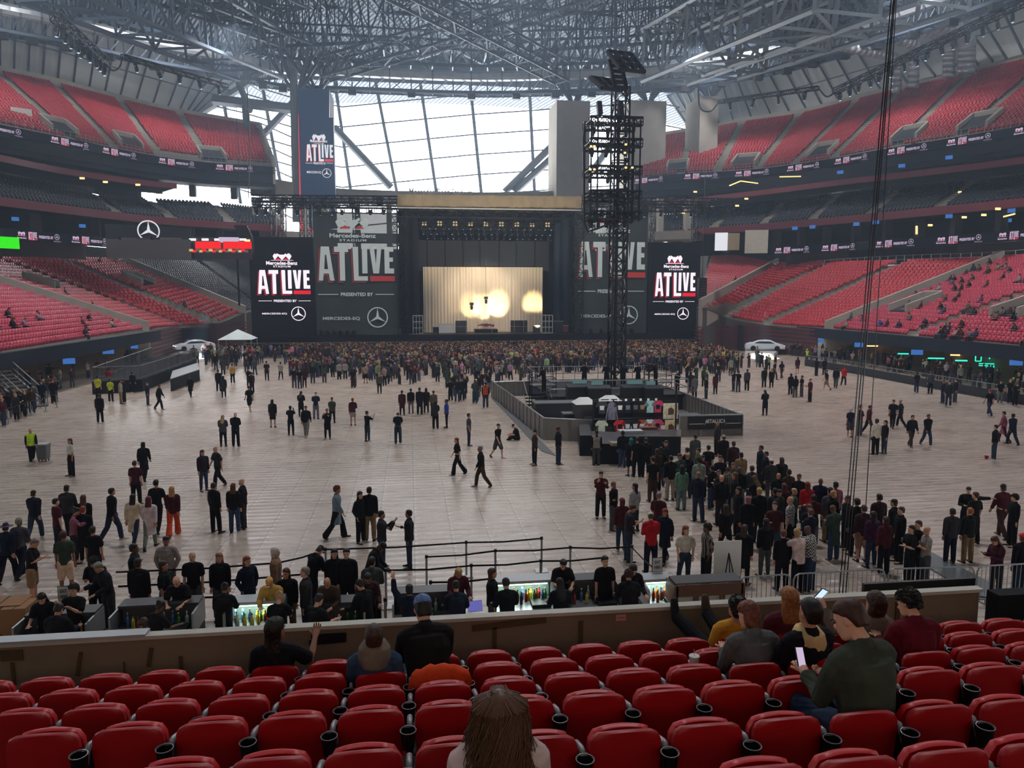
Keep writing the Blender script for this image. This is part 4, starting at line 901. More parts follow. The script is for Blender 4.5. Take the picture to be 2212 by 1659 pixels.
# red menu board, blue tv under the fascias, neon sign
for i, (u, v, z, w) in enumerate(((149, 780, 2.0, 1.6), (234, 759, 2.2, 1.7), (290, 748, 2.3, 1.2))): lit(u, v, z, w*.6, .5, 'tv', 'television', 'blue television under the left lower fascia'+NTH(i), 'television', 'televisions under the left fascia', dy=0, rz=.35)
for i, (u, v, z, w) in enumerate(((1777, 736, 2.1, 1.7), (1856, 745, 2.1, 1.7), (1981, 761, 2.1, 1.8), (2195, 783, 2.0, 1.7))): lit(u, v, z, w*.6, .5, 'tv', 'television', 'blue television under the right lower fascia'+NTH(i), 'television', 'televisions under the right fascia', dy=0, rz=-.35)
def neon():
    t = empty('neon_sign', 'green neon sign on the wall of the right club', 'sign'); p = Z(2118, 768, 2.2); mb = MB(); q = Z(2148, 790, 1.6)
    for pts in ([(0, .55), (0, -.35), (.45, -.35), (.45, .55), (.3, .55)], [(.7, .2), (1.1, .2), (1.1, -.1)], [(.3, -.6), (1.5, -.6)], [(.3, -.8), (1.5, -.8), (1.5, -1.0), (.5, -1.0)]):
        mb.path([(p.x-.5+a*.9, p.y-.5*a, p.z-.2+b*.9) for a, b in pts], .05, 5)
    mb.build('neon_tube', M['green'], t)
neon()
for u, v, w, m in ((1958, 765, 1.0, 'green'), (2030, 775, 1.4, 'green'), (2085, 780, 1.0, 'green'), (1890, 748, 1.2, 'warm'), (2045, 762, 1.2, 'warm'), (2080, 768, 1.6, 'warm'), (1822, 738, .5, 'whitel')):
    lit(u, v, 1.9, w, .12, m, 'bar_light', 'glowing strip light inside the right club under the fascia', 'light strip', 'strip lights of the right club', dy=.5, rz=-.35)
lit(12, 524, 12.4, 2.2, 1.0, 'limeg', 'green_screen', 'bright green screen at the left edge under the lit board', 'screen', dy=0, rz=.9)
# white notice on the left upper deck
p = Z(46, 243, 33.5); tag(MB().box((0, 0, 0), (2.6, .1, 1.2)).build('white_banner', M['white'], None, False, p, .6), 'white banner spread over the left upper red seats', 'banner')
# ---- display cars ----
def car(u, v, rz, label, z0):
    t = empty('display_car', label, 'car', Z(u, v, z0), rz); L = 5.0; P = M['carwhite']; W = .93
    # body: side profile lofted across the width
    prof = [(-2.5, .35), (-2.48, .75), (-2.3, .95), (-1.7, 1.12), (-.9, 1.42), (0, 1.5), (.7, 1.42), (1.5, 1.05), (2.3, .82), (2.5, .6), (2.5, .3)]
    rings = []
    for y, s, k in ((-W, .93, .55), (-W*.96, 1, .8), (-.6, 1, 1), (.6, 1, 1), (W*.96, 1, .8), (W, .93, .55)):
        rings.append([Vector((x*s, y, (.3+(z-.3)*(1 if z < 1 else k)))) for x, z in prof])
    rings = [r+[Vector((r[-1].x, r[0].y, .25)), Vector((r[0].x, r[0].y, .25))] for r in rings]
    MB().loft(rings).build('body', P, t, True)
    g = MB(); 
    g.loft([[Vector((x, y*k, z)) for y in (-.72, .72)] for x, z, k in ((-1.75, 1.13, 1), (-.9, 1.44, .85), (0, 1.52, .8), (.65, 1.44, .85), (1.5, 1.07, 1))], closed=False, caps=False)
    for s in (-1, 1): g.add([(x, s*y, z) for x, y, z in ((-1.4, .94, 1.0), (1.2, .94, .98), (.6, .9, 1.25), (-.8, .9, 1.25))], [(0, 1, 2, 3)])
    g.build('windows', M['carglass'], t)
    for x in (-1.5, 1.5):
        for y in (-.86, .86): MB().tube((x, y-.12, .34), (x, y+.12, .34), .34, 14).build('wheel', M['black'], t)
    for s in (-1, 1): MB().box((2.42, s*.6, .66), (.12, .4, .1)).build('headlamp', M['whitel'], t)
M['carwhite'] = mat('white_car_paint', (235, 240, 245), .15, spec=.8); M['carglass'] = mat('car_glass', (30, 44, 50), .08, spec=.9)
struct(MB().prism([(p.x, p.y) for p in (Z(384, 772, 0), Z(458, 772, 0), Z(470, 758, 0), Z(395, 758, 0))], 0, .5), 'floor_car_ramp_left', M['white'])
struct(MB().prism([(p.x, p.y) for p in (Z(1608, 772, 0), Z(1672, 772, 0), Z(1690, 758, 0), Z(1610, 758, 0))], 0, .5), 'floor_car_ramp_right', M['white'])
car(420, 757, math.pi+.5, 'white display car glowing under spotlights at the left of the stage', .5); car(1651, 757, -.35, 'white display car glowing under spotlights at the right of the stage', .5)
spot((Z(420, 757, .5).x+4, Z(420, 757, .5).y-8, 6), Z(420, 757, 1), 26000, 34, (.9, .95, 1)); spot((Z(1651, 757, .5).x-4, Z(1651, 757, .5).y-8, 6), Z(1651, 757, 1), 26000, 34, (.9, .95, 1))
struct(MB().bb(X_(342, y=113), X_(446, y=113), 113, 113.3, 0, 3.1), 'wall_car_left', M['drapeb']); struct(MB().bb(X_(1602, y=101), X_(1722, y=101), 101, 101.3, 0, 3.6), 'wall_car_right', M['drapeb'])
# ---- tent by the left screen ----
t = empty('canopy_tent', 'small grey-green peaked tent left of the left screen', 'tent', (X_(509, y=98), 98, 0))
MB().add([(-2, -2, 2.4), (2, -2, 2.4), (2, 2, 2.4), (-2, 2, 2.4), (0, 0, 3.6)], [(0, 1, 4), (1, 2, 4), (2, 3, 4), (3, 0, 4)]).build('tent_roof', M['banner_w'], t)
for x in (-1.9, 1.9):
    for y in (-1.9, 1.9): MB().tube((x, y, 0), (x, y, 2.4), .04, 5).build('leg', M['steell'], t)
# =============== mixing position in the middle of the floor ===============
def P0(u, v, z=0): return Z(u, v, z)
def panel_barrier(name, pts, h, m, label, post=1.1, cat='barrier', cap='zinc'):
    t = empty(name, label, cat); mb = MB(); pm = MB(); rl = MB()
    for a, b in zip(pts, pts[1:]):
        a = Vector(a); b = Vector(b); d = (b-a); L = d.length; d.normalize(); nrm = Vector((d.y, -d.x, 0))*.03
        mb.hexa([a-nrm, b-nrm, b+nrm, a+nrm]+[p+Vector((0, 0, h)) for p in (a-nrm, b-nrm, b+nrm, a+nrm)]); n = max(1, int(L/post))
        for i in range(n+1): p = a.lerp(b, i/n)+nrm*2; pm.tube(p, p+Vector((0, 0, h)), .035, 4)
        rl.tube(a+Vector((0, 0, h)), b+Vector((0, 0, h)), .05, 6)
    mb.build('panels', M[m], t); pm.build('posts', M[cap], t); rl.build('top_rail', M[cap], t); return t
BL = [P0(1082, 872), P0(1196, 966), P0(1330, 975)]; BR = [P0(1452, 884), P0(1604, 944), P0(1482, 944)]
M['panel'] = mat('barrier_panel', (122, 116, 110), .55, .2, noise=.15, nscale=1)
panel_barrier('crowd_barrier', [P0(1063, 856), P0(1176, 950)], 1.2, 'panel', 'long grey crowd barrier along the left side of the mixing position')
panel_barrier('crowd_barrier', [P0(1176, 950), P0(1290, 956)], 1.2, 'panel', 'grey crowd barrier across the near end of the mixing position')
panel_barrier('crowd_barrier', [P0(1438, 868), Vector((Z(1604, 941).x, P0(1466, 944).y, 0))], 1.15, 'panel', 'long grey ribbed crowd barrier along the right side of the mixing position', .55)
YB = P0(1466, 944).y; XB = Z(1604, 941).x
panel_barrier('crowd_barrier', [Vector((P0(1466, 944).x, YB, 0)), Vector((XB, YB, 0))], 1.2, 'panel', 'pale crowd barrier at the near right corner of the mixing position')
panel_barrier('crowd_barrier', [P0(1063, 856), P0(1146, 853)], 1.1, 'panel', 'far crowd barrier of the mixing position beside the crowd', .35)
def band_banner():
    a = Vector((P0(1484, 944).x, YB-.14, 0)); b = Vector((XB-.1, YB-.14, 0)); t = empty('band_banner', 'black banner with white jagged band lettering on the near right barrier', 'banner')
    y = a.y-.02; MB().bb(a.x, b.x, y, y+.04, .42, 1.16).build('cloth', M['black'], t); w = MB(); X = lambda f: a.x+(b.x-a.x)*f
    put_text(w, 'ETALLIC', X(.36), X(.64), .78, 1.0, y-.01, .03)
    w.poly([(X(.30), .60), (X(.335), 1.02), (X(.345), .86), (X(.36), 1.0), (X(.365), .78), (X(.35), .86), (X(.34), .74), (X(.33), .84)], y=y-.01)
    w.poly([(X(.70), .62), (X(.665), 1.04), (X(.65), .78), (X(.657), .78), (X(.664), .86), (X(.672), .86)], y=y-.01)
    for p, q in ((.02, .29), (.71, .98)): w.poly([(X(p), .73), (X(q), .73), (X(q), .76), (X(p), .76)], y=y-.01)
    w.build('lettering', M['white'], t)
band_banner()
TX, TY = P0(1330, 862).x, P0(1330, 862).y
def light_tower():
    t = empty('lighting_tower', 'tall black lattice lighting tower rising from the mixing position', 'lighting tower', (TX, TY, 0))
    g = lambda mb, n, m=M['blackm']: (lambda o: o)(mb.build(n, m, t))
    S = Vector((-TX, -TY, 0)); zt = Y(1330, 190, TY).z; w = 31/FP*TY
    mb = MB(); truss(mb, (0, 0, 0), (0, 0, zt), w, .09, 1.05); g(mb, 'mast')
    MB().box((0, 0, .15), (3.4, 3.4, .3)).build('base', M['black'], t)
    MB().tube((-w*.25, -w/2, 0), (-w*.25, -w/2, zt*.9), .12, 8).build('cable_bundle', M['black'], t)
    x0 = X_(1264, y=TY)-TX; x1 = X_(1372, y=TY)-TX
    for v in (268, 314, 372, 424, 468):
        z = Zv(v, 1320, TY); mb = MB(); truss(mb, (x0, -1, z), (x1, -1, z), .5, .06, .5, h=.55); truss(mb, (x0, 1, z), (x1, 1, z), .5, .06, .5, h=.55)
        for x in (x0, x1): mb.tube((x, -1, z), (x, 1, z), .05, 4)
        g(mb, 'cross_truss')
    mb = MB()
    for x in (x0+.1, x0+.6, x1-.6, x1-.1):
        for y in (-1, 1): mb.tube((x, y, Zv(262, 1320, TY)), (x, y, Zv(480, 1320, TY)), .06, 5)
    g(mb, 'side_rails')
    # tilted grid panels at the top
    def grid(c, wx, wy, tilt, nx, ny, rz=0):
        mb = MB(); Mx = Matrix.Rotation(rz, 3, 'Z')@Matrix.Rotation(tilt, 3, 'X')
        for i in range(nx+1): a = c+Mx@Vector((-wx/2+wx*i/nx, -wy/2, 0)); b = c+Mx@Vector((-wx/2+wx*i/nx, wy/2, 0)); mb.tube(a, b, .16, 4)
        for j in range(ny+1): a = c+Mx@Vector((-wx/2, -wy/2+wy*j/ny, 0)); b = c+Mx@Vector((wx/2, -wy/2+wy*j/ny, 0)); mb.tube(a, b, .16, 4)
        g(mb, 'top_grid')
    T_ = lambda u, v, dy=0: Y(u, v, TY+dy)-Vector((TX, TY, 0))
    grid(T_(1352, 133), 2.0, 2.6, .75, 3, 3, .25); grid(T_(1308, 181), 1.6, 2.0, .6, 2, 2, .3); grid(T_(1334, 160), .9, 2.4, 1.1, 1, 5, .15)
    for u, v0, v1 in ((1294, 222, 245), (1340, 222, 248)):
        mb = MB(); p = T_(u, v0, -1); q = T_(u+2, v1, -1)
        for i in range(6): c = p.lerp(q, i/5); mb.box(c, (.34, .4, .17))
        g(mb, 'small_speaker_column')
    mb = MB(); mb.path([T_(1264, 262, -1.2), T_(1260, 300, -1.2), T_(1262, 480, -1.2), T_(1270, 500, -1.2), T_(1290, 494, -1.2), T_(1330, 478, -1.2)], .07, 6); g(mb, 'loop_cable')
light_tower()
for v, us, lb in ((281, (1282, 1314, 1352), 'top'), (325, (1277, 1312, 1352), 'second'), (381, (1277, 1313, 1352), 'third'), (478, (1275, 1293, 1312, 1330, 1351), 'lowest')):
    for i, u in enumerate(us):
        p = Y(u, v-6, TY-1); o = light_head((p.x, TY-1, p.z), 'black moving light on the %s crossbar of the lighting tower' % lb+NTH(i), 'lights on the %s crossbar of the tower' % lb, .85)
for i, (u, v) in enumerate(((1275, 366), (1284, 366), (1352, 362), (1366, 362), (1277, 316), (1284, 316), (1352, 312), (1350, 330))):
    p = Y(u, v, TY-1.35); tag(MB().box((0, 0, 0), (.16, .05, .12)).build('warm_lamp', M['warm'], None, False, p), 'small warm lamp glowing on the lighting tower', 'lamp', 'warm lamps on the tower')
# platforms, desks and scaffolding of the mixing position
def foh():
    t = empty('mixing_platform', 'raised black platform with rails carrying the mixing desks', 'platform', (TX, TY, 0)); z = 1.1
    x0, x1 = X_(1158, y=TY)-TX, X_(1430, y=TY)-TX; y0, y1 = -6, 4
    MB().bb(x0, x1, y0, y1, z-.15, z).build('deck', M['black'], t); MB().bb(x0+.1, x1-.1, y0+.2, y1-.2, 0, z-.15).build('skirt', M['drapeb'], t)
    mb = MB()
    for x in np.linspace(x0, x1, 11):
        for y in (y0, y1): mb.tube((x, y, z), (x, y, z+1.05), .03, 5)
    for h in (.5, 1.05):
        for y in (y0, y1): mb.tube((x0, y, z+h), (x1, y, z+h), .035, 5)
        for x in (x0, x1): mb.tube((x, y0, z+h), (x, y1, z+h), .035, 5)
    mb.build('guard_rail', M['zinc'], t)
    mb = MB()
    for i in range(3):
        a = -11.0+i*.0
    for sx in (x0-1.6, x0):
        for k in range(6): mb.box((x0-.8, y0+k*.35-.5, .18*(k+1)), (1.5, .34, .05))
        for h in (0, .9): mb.tube((sx, y0-.6, .2+h), (sx, y0+1.4, 1.1+h), .03, 5)
    mb.build('stairs', M['zinc'], t)
foh()
def desk(u, v, w, m, label):
    p = Z(u, v, 1.95); t = empty('mixing_desk', label, 'mixing desk', (p.x, p.y, 1.1)); MB().box((0, 0, .42), (w, .8, .84)).build('body', M['black'], t)
    MB().box((0, -.05, .9), (w, .85, .08), rx=.15).build('control_surface', M['darkwall'], t); MB().box((0, .4, 1.12), (w*.5, .05, .26)).build('monitor', M[m], t)
M['led_teal'] = emis('desk_screen', (120, 160, 160), .4)
for u, v, w, l in ((1255, 835, 1.9, 'mixing desk with teal screens left of the lighting tower'), (1293, 838, 1.5, 'mixing desk just left of the tower mast'), (1375, 836, 2.0, 'wide mixing desk with pale screens right of the tower'), (1410, 838, 1.2, 'small mixing desk at the right end of the platform')): desk(u, v, w, 'led_teal', l)
def scaffold(u, v, w, h, label):
    p = Z(u, v); t = empty('scaffold_tower', label, 'scaffold', (p.x, p.y, 0)); mb = MB()
    for x in (-w/2, w/2):
        for y in (-.6, .6): mb.tube((x, y, 0), (x, y, h+1), .03, 5)
    for z in (h/2, h, h+.5, h+1):
        for y in (-.6, .6): mb.tube((-w/2, y, z), (w/2, y, z), .03, 5)
        for x in (-w/2, w/2): mb.tube((x, -.6, z), (x, .6, z), .03, 5)
    for y in (-.6, .6): mb.tube((-w/2, y, 0), (w/2, y, h), .025, 4)
    mb.build('frame', M['blackm'], t); MB().box((0, 0, h), (w, 1.2, .08)).build('platform', M['zinc'], t)
scaffold(1172, 880, 1.7, 1.6, 'small camera scaffold at the left of the mixing position'); scaffold(1420, 868, 1.7, 1.5, 'small camera scaffold at the right of the mixing position')
def portable(u, v, label):
    p = Z(u, v); t = empty('portable_toilet', label, 'portable cabin', (p.x, p.y, 0)); MB().box((0, 0, 1.0), (1.15, 1.15, 2.0)).build('body', M['plastic_dark'], t)
    MB().add([(-.62, -.62, 2), (.62, -.62, 2), (.62, .62, 2), (-.62, .62, 2), (-.25, -.25, 2.3), (.25, -.25, 2.3), (.25, .25, 2.3), (-.25, .25, 2.3)], [(0, 1, 5, 4), (1, 2, 6, 5), (2, 3, 7, 6), (3, 0, 4, 7), (4, 5, 6, 7)]).build('roof', M['white'], t)
    MB().box((.15, -.59, 1.1), (.55, .03, .5)).build('notice', M['plastic_grey'], t)
M['plastic_dark'] = mat('dark_grey_plastic', (62, 60, 58), .5)
portable(1262, 948, 'dark portable cabin with a white roof left of the hanging shirts'); portable(1318, 942, 'dark portable cabin with a white roof behind the hanging shirts')
for u, v, w, d, h, l in ((1200, 925, 2.6, 1.2, 1.5, 'dark equipment crate inside the left barrier'), (1232, 945, .9, .8, 1.3, 'blue-black case beside the portable cabin'), (1486, 915, 1.4, .9, .5, 'flat purple-topped case on a stand inside the right barrier')):
    p = Z(u, v); t = empty('flight_case', l, 'case', (p.x, p.y, 0)); MB().box((0, 0, h/2+.05), (w, d, h)).build('body', M['darkwall'], t); MB().box((0, 0, h+.08), (w+.05, d+.05, .06)).build('lid', M['plastic_grey'], t)
# ---- merchandise stall ----
def shirt_mesh(long=False):
    o = [(-.22, 0), (-.22, .42), (-.36, .34), (-.42, .46), (-.24, .66), (-.1, .7), (-.05, .67), (.05, .67), (.1, .7), (.24, .66), (.42, .46), (.36, .34), (.22, .42), (.22, 0)]
    if long: o = [(-.24, 0), (-.24, .42), (-.34, -.1), (-.42, -.06), (-.3, .6), (-.1, .72), (.1, .72), (.3, .6), (.42, -.06), (.34, -.1), (.24, .42), (.24, 0)]
    mb = MB(); mb.poly(o, y=-.03); mb.poly(o, y=.03); n = len(o); mb.add([(a, y, b) for y in (-.03, .03) for a, b in o], [(i, (i+1) % n, n+(i+1) % n, n+i) for i in range(n)]); return mb.me('hanging_shirt', M['cloth'])
SH = shirt_mesh(); SHL = shirt_mesh(True)
def merch():
    a = P0(1282, 968); t = empty('merchandise_rack', 'black pipe rack holding the shirts for sale', 'rack', (0, 0, 0)); mb = MB(); y = a.y+1.2
    x0 = X_(1285, y=y); x1 = X_(1462, y=y); z1 = Zv(862, 1370, y)
    for x in np.linspace(x0, x1, 5): mb.tube((x, y, 0), (x, y, z1), .04, 5)
    for z in (z1, z1-1.05): mb.tube((x0, y, z), (x1, y, z), .03, 5)
    mb.build('frame', M['blackm'], t); MB().bb(x0, x1, y+.05, y+.1, .9, z1-.1).build('back_panel', M['black'], t)
    L = [(1303, 1.0, 'dark shirt with a pale print', (60, 60, 62), 0), (1328, 1.0, 'grey zip hoodie', (108, 106, 120), 1), (1332+18, 1.0, 'black shirt with a white emblem', (30, 30, 34), 0), (1372, 1, 'black shirt with blue print', (26, 30, 38), 0), (1390, 1, 'plain black shirt', (22, 22, 26), 0), (1403, 1, 'black and orange shirt', (44, 30, 24), 0), (1410, 1, 'striped pale turquoise shirt', (150, 190, 186), 0), (1425, 1, 'pink patterned shirt', (190, 60, 96), 0)]
    xs = [1303, 1325, 1343, 1360, 1377, 1392, 1409, 1426]
    prints = {0: 'white', 2: 'white', 3: 'steel', 4: 'plastic_grey', 5: 'tarp', 7: 'black'}
    for r in range(2):
        for i, (u_, s, lb, c, lg) in enumerate(L):
            x = X_(xs[i], y=y); z = z1-.74-1.02*r
            col = c if r == 0 else [(196, 204, 180), (110, 108, 118), (200, 50, 44), (40, 50, 66), (34, 34, 38), (150, 74, 40), (206, 214, 210), (196, 70, 110)][i]
            if i == 1 and r == 1: continue
            o = link('hanging_shirt', SHL if lg else SH, None, (x, y-.1, z)); o.color = (*srgb(*col), 1); o.scale = (.85, 1, .95 if not lg else 1.35)
            if lg: o.location.z = z-.35
            tag(o, ['top-row', 'lower-row'][r]+' '+(lb if r == 0 else ['pale yellow-green shirt', '', 'black and red shirt', 'dark blue printed shirt', 'black shirt with a round emblem', 'brown and orange shirt', 'white shirt with a red print', 'pink camouflage shirt'][i])+' hanging at the merchandise stall', 'shirt', None)
            if i in prints or r:
                pr = MB(); pr.poly([(-.12, .2), (.12, .2), (.15, .45), (-.15, .45)], y=-.035); pr.build('print', M[prints.get(i, 'white')] if r == 0 else M[['white', 'white', 'black', 'white', 'white', 'white', 'redl2', 'black'][i]], o)
            if r == 0: tag(MB().box((x-.12, y-.15, z1-.02), (.12, .02, .12)).build('price_card', M['white']), 'small white price card above the hanging shirts'+NTH(i), 'card', 'price cards above the shirts')
    # poster column at the right end
    for k, (v0, v1, c, l) in enumerate(((871, 905, (206, 200, 170), 'cream shirt with a brown print at the top of the right poster column'), (907, 940, (214, 196, 150), 'tall cream poster with brown pictures on the right stall column'), (945, 970, (176, 190, 180), 'pale round-cornered poster at the foot of the stall column'))):
        yy = y-1.0; p = Y(1449, v0, yy); q = Y(1449, v1, yy); o = link('stall_poster', MB().box((0, 0, 0), (.62 if k else .8, .04, p.z-q.z)).me('stall_poster', M['cloth']), None, (p.x, yy, (p.z+q.z)/2)); o.color = (*srgb(*c), 1); tag(o, l, 'poster')
        pr = MB(); pr.poly([(-.15, -.2), (.16, -.18), (.2, .05), (.05, .2), (-.12, .15)], y=-.025); pr.build('print', M['wood'], o)
    p = Y(1458, 960, y-1); tag(MB().tube((p.x, y-1, 0), (p.x, y-1, 3.3), .05, 6).build('stall_pole', M['blackm']), 'dark pole carrying the stall posters', 'pole')
    # counters with black cloths
    def counter(pts, h, label):
        t = empty('sales_counter', label, 'counter'); MB().prism(pts, 0, h).build('table_cloth', M['drape'], t); MB().prism([(a, b) for a, b in pts], h, h+.04).build('table_top', M['table'], t)
    q = lambda u, v: (P0(u, v).x, P0(u, v).y)
    counter([q(1284, 1003), q(1345, 1003), q(1343, 975), q(1276, 972)], .95, 'near sales counter with a black cloth beside the man in the grey vest')
    counter([q(1345, 985), q(1470, 985), q(1470, 968), q(1345, 968)], .95, 'long sales counter with a black cloth behind the queue')
    counter([q(1252, 985), q(1278, 985), q(1272, 955), q(1250, 955)], 1.0, 'dark cloth-covered counter at the left end of the stall')
    for u, v, w, d, m, l in ((1337, 958, .8, .5, 'beige', 'open cream box on the near sales counter'), (1362, 932, 1.2, .6, 'steell', 'pale folded goods on the long sales counter'), (1400, 925, .9, .4, 'wood', 'orange-brown tray on the long sales counter')):
        p = Z(u, v, 1.05); tag(MB().box((0, 0, .0), (w, d, .14)).build('goods_box', M[m], None, False, p), l, 'box')
M['redl2'] = mat('red_print', (196, 50, 46), .7)
merch()
for u, pw in ((1330, 120), (1400, 120)): p = P0(u, 968); spot((p.x, p.y-.6, 4.2), (p.x, p.y+1.2, 1.8), pw, 110, (.95, .95, 1))
# ---- left side: wheelchair platform, riser, stairs, queue posts ----
def rail_fence(pts, h, z0, name, label, gap=.14, cat='railing', group=None):
    t = empty(name, label, cat, (0, 0, 0), 0, group); mb = MB(); bars = MB()
    for a, b in zip(pts, pts[1:]):
        a = Vector(a); b = Vector(b); a.z = b.z = z0; L = (b-a).length; n = max(1, int(L/gap)); u = Vector((0, 0, h))
        mb.tube(a+u, b+u, .03, 5); mb.tube(a+u*.12, b+u*.12, .025, 4); k = max(1, int(L/2))
        for i in range(k+1): p = a.lerp(b, i/k); mb.tube(p, p+u, .03, 5)
        for i in range(n): p = a.lerp(b, i/n); bars.tube(p+u*.12, p+u, .012, 3, cap=False)
    mb.build('rail', M['zinc'], t); tag(bars.build('bars', M['zinc'], t), kind='stuff'); return t
def wheel_platform():
    q = [P0(205, 846), P0(306, 842), P0(432, 790), P0(418, 776), P0(330, 795)]
    t = empty('viewing_platform', 'raised black-skirted viewing platform with railings at the left', 'platform'); MB().prism([(p.x, p.y) for p in (P0(200, 852), P0(308, 846), P0(424, 797), P0(424, 780), P0(330, 790))], 0, 1.0).build('deck', M['drape'], t)
    rail_fence([P0(203, 850), P0(306, 845), P0(424, 796)], 1.1, 1.0, 'platform_railing', 'grey barred railing along the front of the left viewing platform')
    rail_fence([P0(203, 850), P0(330, 792)], 1.1, 1.0, 'platform_railing', 'grey barred railing along the back of the left viewing platform')
wheel_platform()
t = empty('low_riser', 'low black-skirted riser with a pale top left of the crowd', 'riser'); q = [P0(369, 846), P0(432, 822), P0(428, 806), P0(374, 826)]
MB().prism([(p.x, p.y) for p in q], 0, 1.0).build('skirt', M['drape'], t); MB().prism([(p.x, p.y) for p in q], 1.0, 1.06).build('top', M['steell'], t)
def steps():
    t = empty('stand_stairs', 'steep grey stairway with handrails from the left stand to the floor', 'stairs'); a = P0(80, 880); b = Z(70, 775, 3.6); a = Vector((a.x, a.y, 0)); n = 14; mb = MB()
    b = Vector((a.x-5.2, a.y+3.2, 3.5)); d = (b-a); s = Vector((d.y, -d.x, 0)).normalized()*.8
    for k in range(n): c = a+d*((k+.5)/n); mb.box(c, (.5, 1.7, .1), rz=math.atan2(d.y, d.x))
    mb.build('treads', M['zinc'], t); mb = MB()
    for sg in (-1, 1):
        for h in (.5, 1.0): mb.tube(a+s*sg+Vector((0, 0, h)), b+s*sg+Vector((0, 0, h)), .04, 6)
        mb.tube(a+s*sg+Vector((0, 0, .05)), b+s*sg, .09, 4)
        for k in range(5): c = a.lerp(b, k/4)+s*sg; mb.tube(c, c+Vector((0, 0, 1)), .03, 5)
    mb.build('handrail', M['zinc'], t)
steps()
def qpost(p, h=1.0, plate=False, label='', g=None):
    t = empty('queue_post', label, 'queue post', p, 0, g)
    if plate: MB().box((0, 0, .02), (.36, .36, .04)).build('base', M['white'], t)
    else: MB().lathe((0, 0, 0), [(.17, 0), (.15, .03), (.03, .05)], 12).build('base', M['zinc'], t)
    MB().tube((0, 0, .04), (0, 0, h), .032, 8).build('pole', M['zinc'], t); MB().tube((0, 0, h-.06), (0, 0, h+.02), .042, 8).build('belt_head', M['black'], t); return t
def belt(a, b, h, label, g=None):
    a = Vector(a)+Vector((0, 0, h-.03)); b = Vector(b)+Vector((0, 0, h-.03)); m = (a+b)/2-Vector((0, 0, .04)); mb = MB()
    for p, q in ((a, m), (m, b)): d = (q-p).normalized(); mb.hexa([p+Vector((0, -.004, -.024)), q+Vector((0, -.004, -.024)), q+Vector((0, .004, -.024)), p+Vector((0, .004, -.024)), p+Vector((0, -.004, .024)), q+Vector((0, -.004, .024)), q+Vector((0, .004, .024)), p+Vector((0, .004, .024))])
    tag(mb.build('queue_belt', M['black']), label, 'queue belt', g)
for i, (u, v) in enumerate(((67, 898), (99, 889), (123, 881), (44, 906), (18, 916), (70, 888), (88, 882))): qpost(P0(u, v), 1.0, False, 'metal queue post at the far left of the floor, '+['third along', 'fourth along', 'at the right end', 'second along', 'at the near end', 'behind the third', 'behind the fourth'][i], 'queue posts at the far left')
QL = [(P0(18, 916), P0(44, 906)), (P0(44, 906), P0(67, 898)), (P0(67, 898), P0(99, 889)), (P0(99, 889), P0(123, 881))]
for a, b in QL: belt(a, b, 1.0, 'black belt between the queue posts at the far left', 'belts at the far left')
T1 = lambda u, v: (lambda p: Vector((p.x, p.y, 0)))(Z(u, v, .99))
C1 = dict(a=(1170, 1163, 'at the right corner of the far belt'), b=(1007, 1172, 'in the middle of the far belt'), h=(703, 1187, 'at the left end of the far belt'), c=(921, 1203, 'at the left corner of the second belt'), d=(1070, 1190, 'halfway along the second belt'), f=(1232, 1183, 'on the right part of the second belt'), i=(1365, 1181, 'beside the right exit sign'), j=(833, 1232, 'behind the lone parapet post'), e=(1018, 1222, 'between the arm-raiser bar and the second lit bar'), k=(1168, 1212, 'just behind the second lit bar'), m=(930, 1258, 'behind the blonde customer'), g=(832, 1296, 'standing alone next to the parapet'))
for u, v, l in C1.values(): qpost(T1(u, v), 1.02, True, 'queue post with a white foot plate '+l)
C2 = {k: T1(v[0], v[1]) for k, v in C1.items()}
for a, b, l in (('h', 'b', 'far black belt from the left end to the middle'), ('b', 'a', 'far black belt from the middle to the right corner'), ('c', 'd', 'second black belt, left span'), ('d', 'f', 'second black belt, middle span'), ('f', 'i', 'second black belt, right span'), ('j', 'e', 'third black belt behind the arm-raiser bar'), ('e', 'k', 'third black belt behind the second lit bar'), ('k', (1300, 1205), 'third black belt reaching the man in the black tee'), ('m', (1062, 1250), 'nearest black belt behind the blonde customer'), ('h', (600, 1216), 'upper left black belt beside the tan coat'), ((600, 1216), (250, 1236), 'upper left black belt behind the left bars'), ((652, 1241), (255, 1267), 'middle left black belt behind the left bars'), ((645, 1277), (431, 1291), 'lower left black belt behind the first lit bar')):
    belt(C2[a] if isinstance(a, str) else T1(*a), C2[b] if isinstance(b, str) else T1(*b), 1.02, l)
belt(C2['i'], T1(1420, 1232), 1.0, 'slanting black belt beside the exit sign')
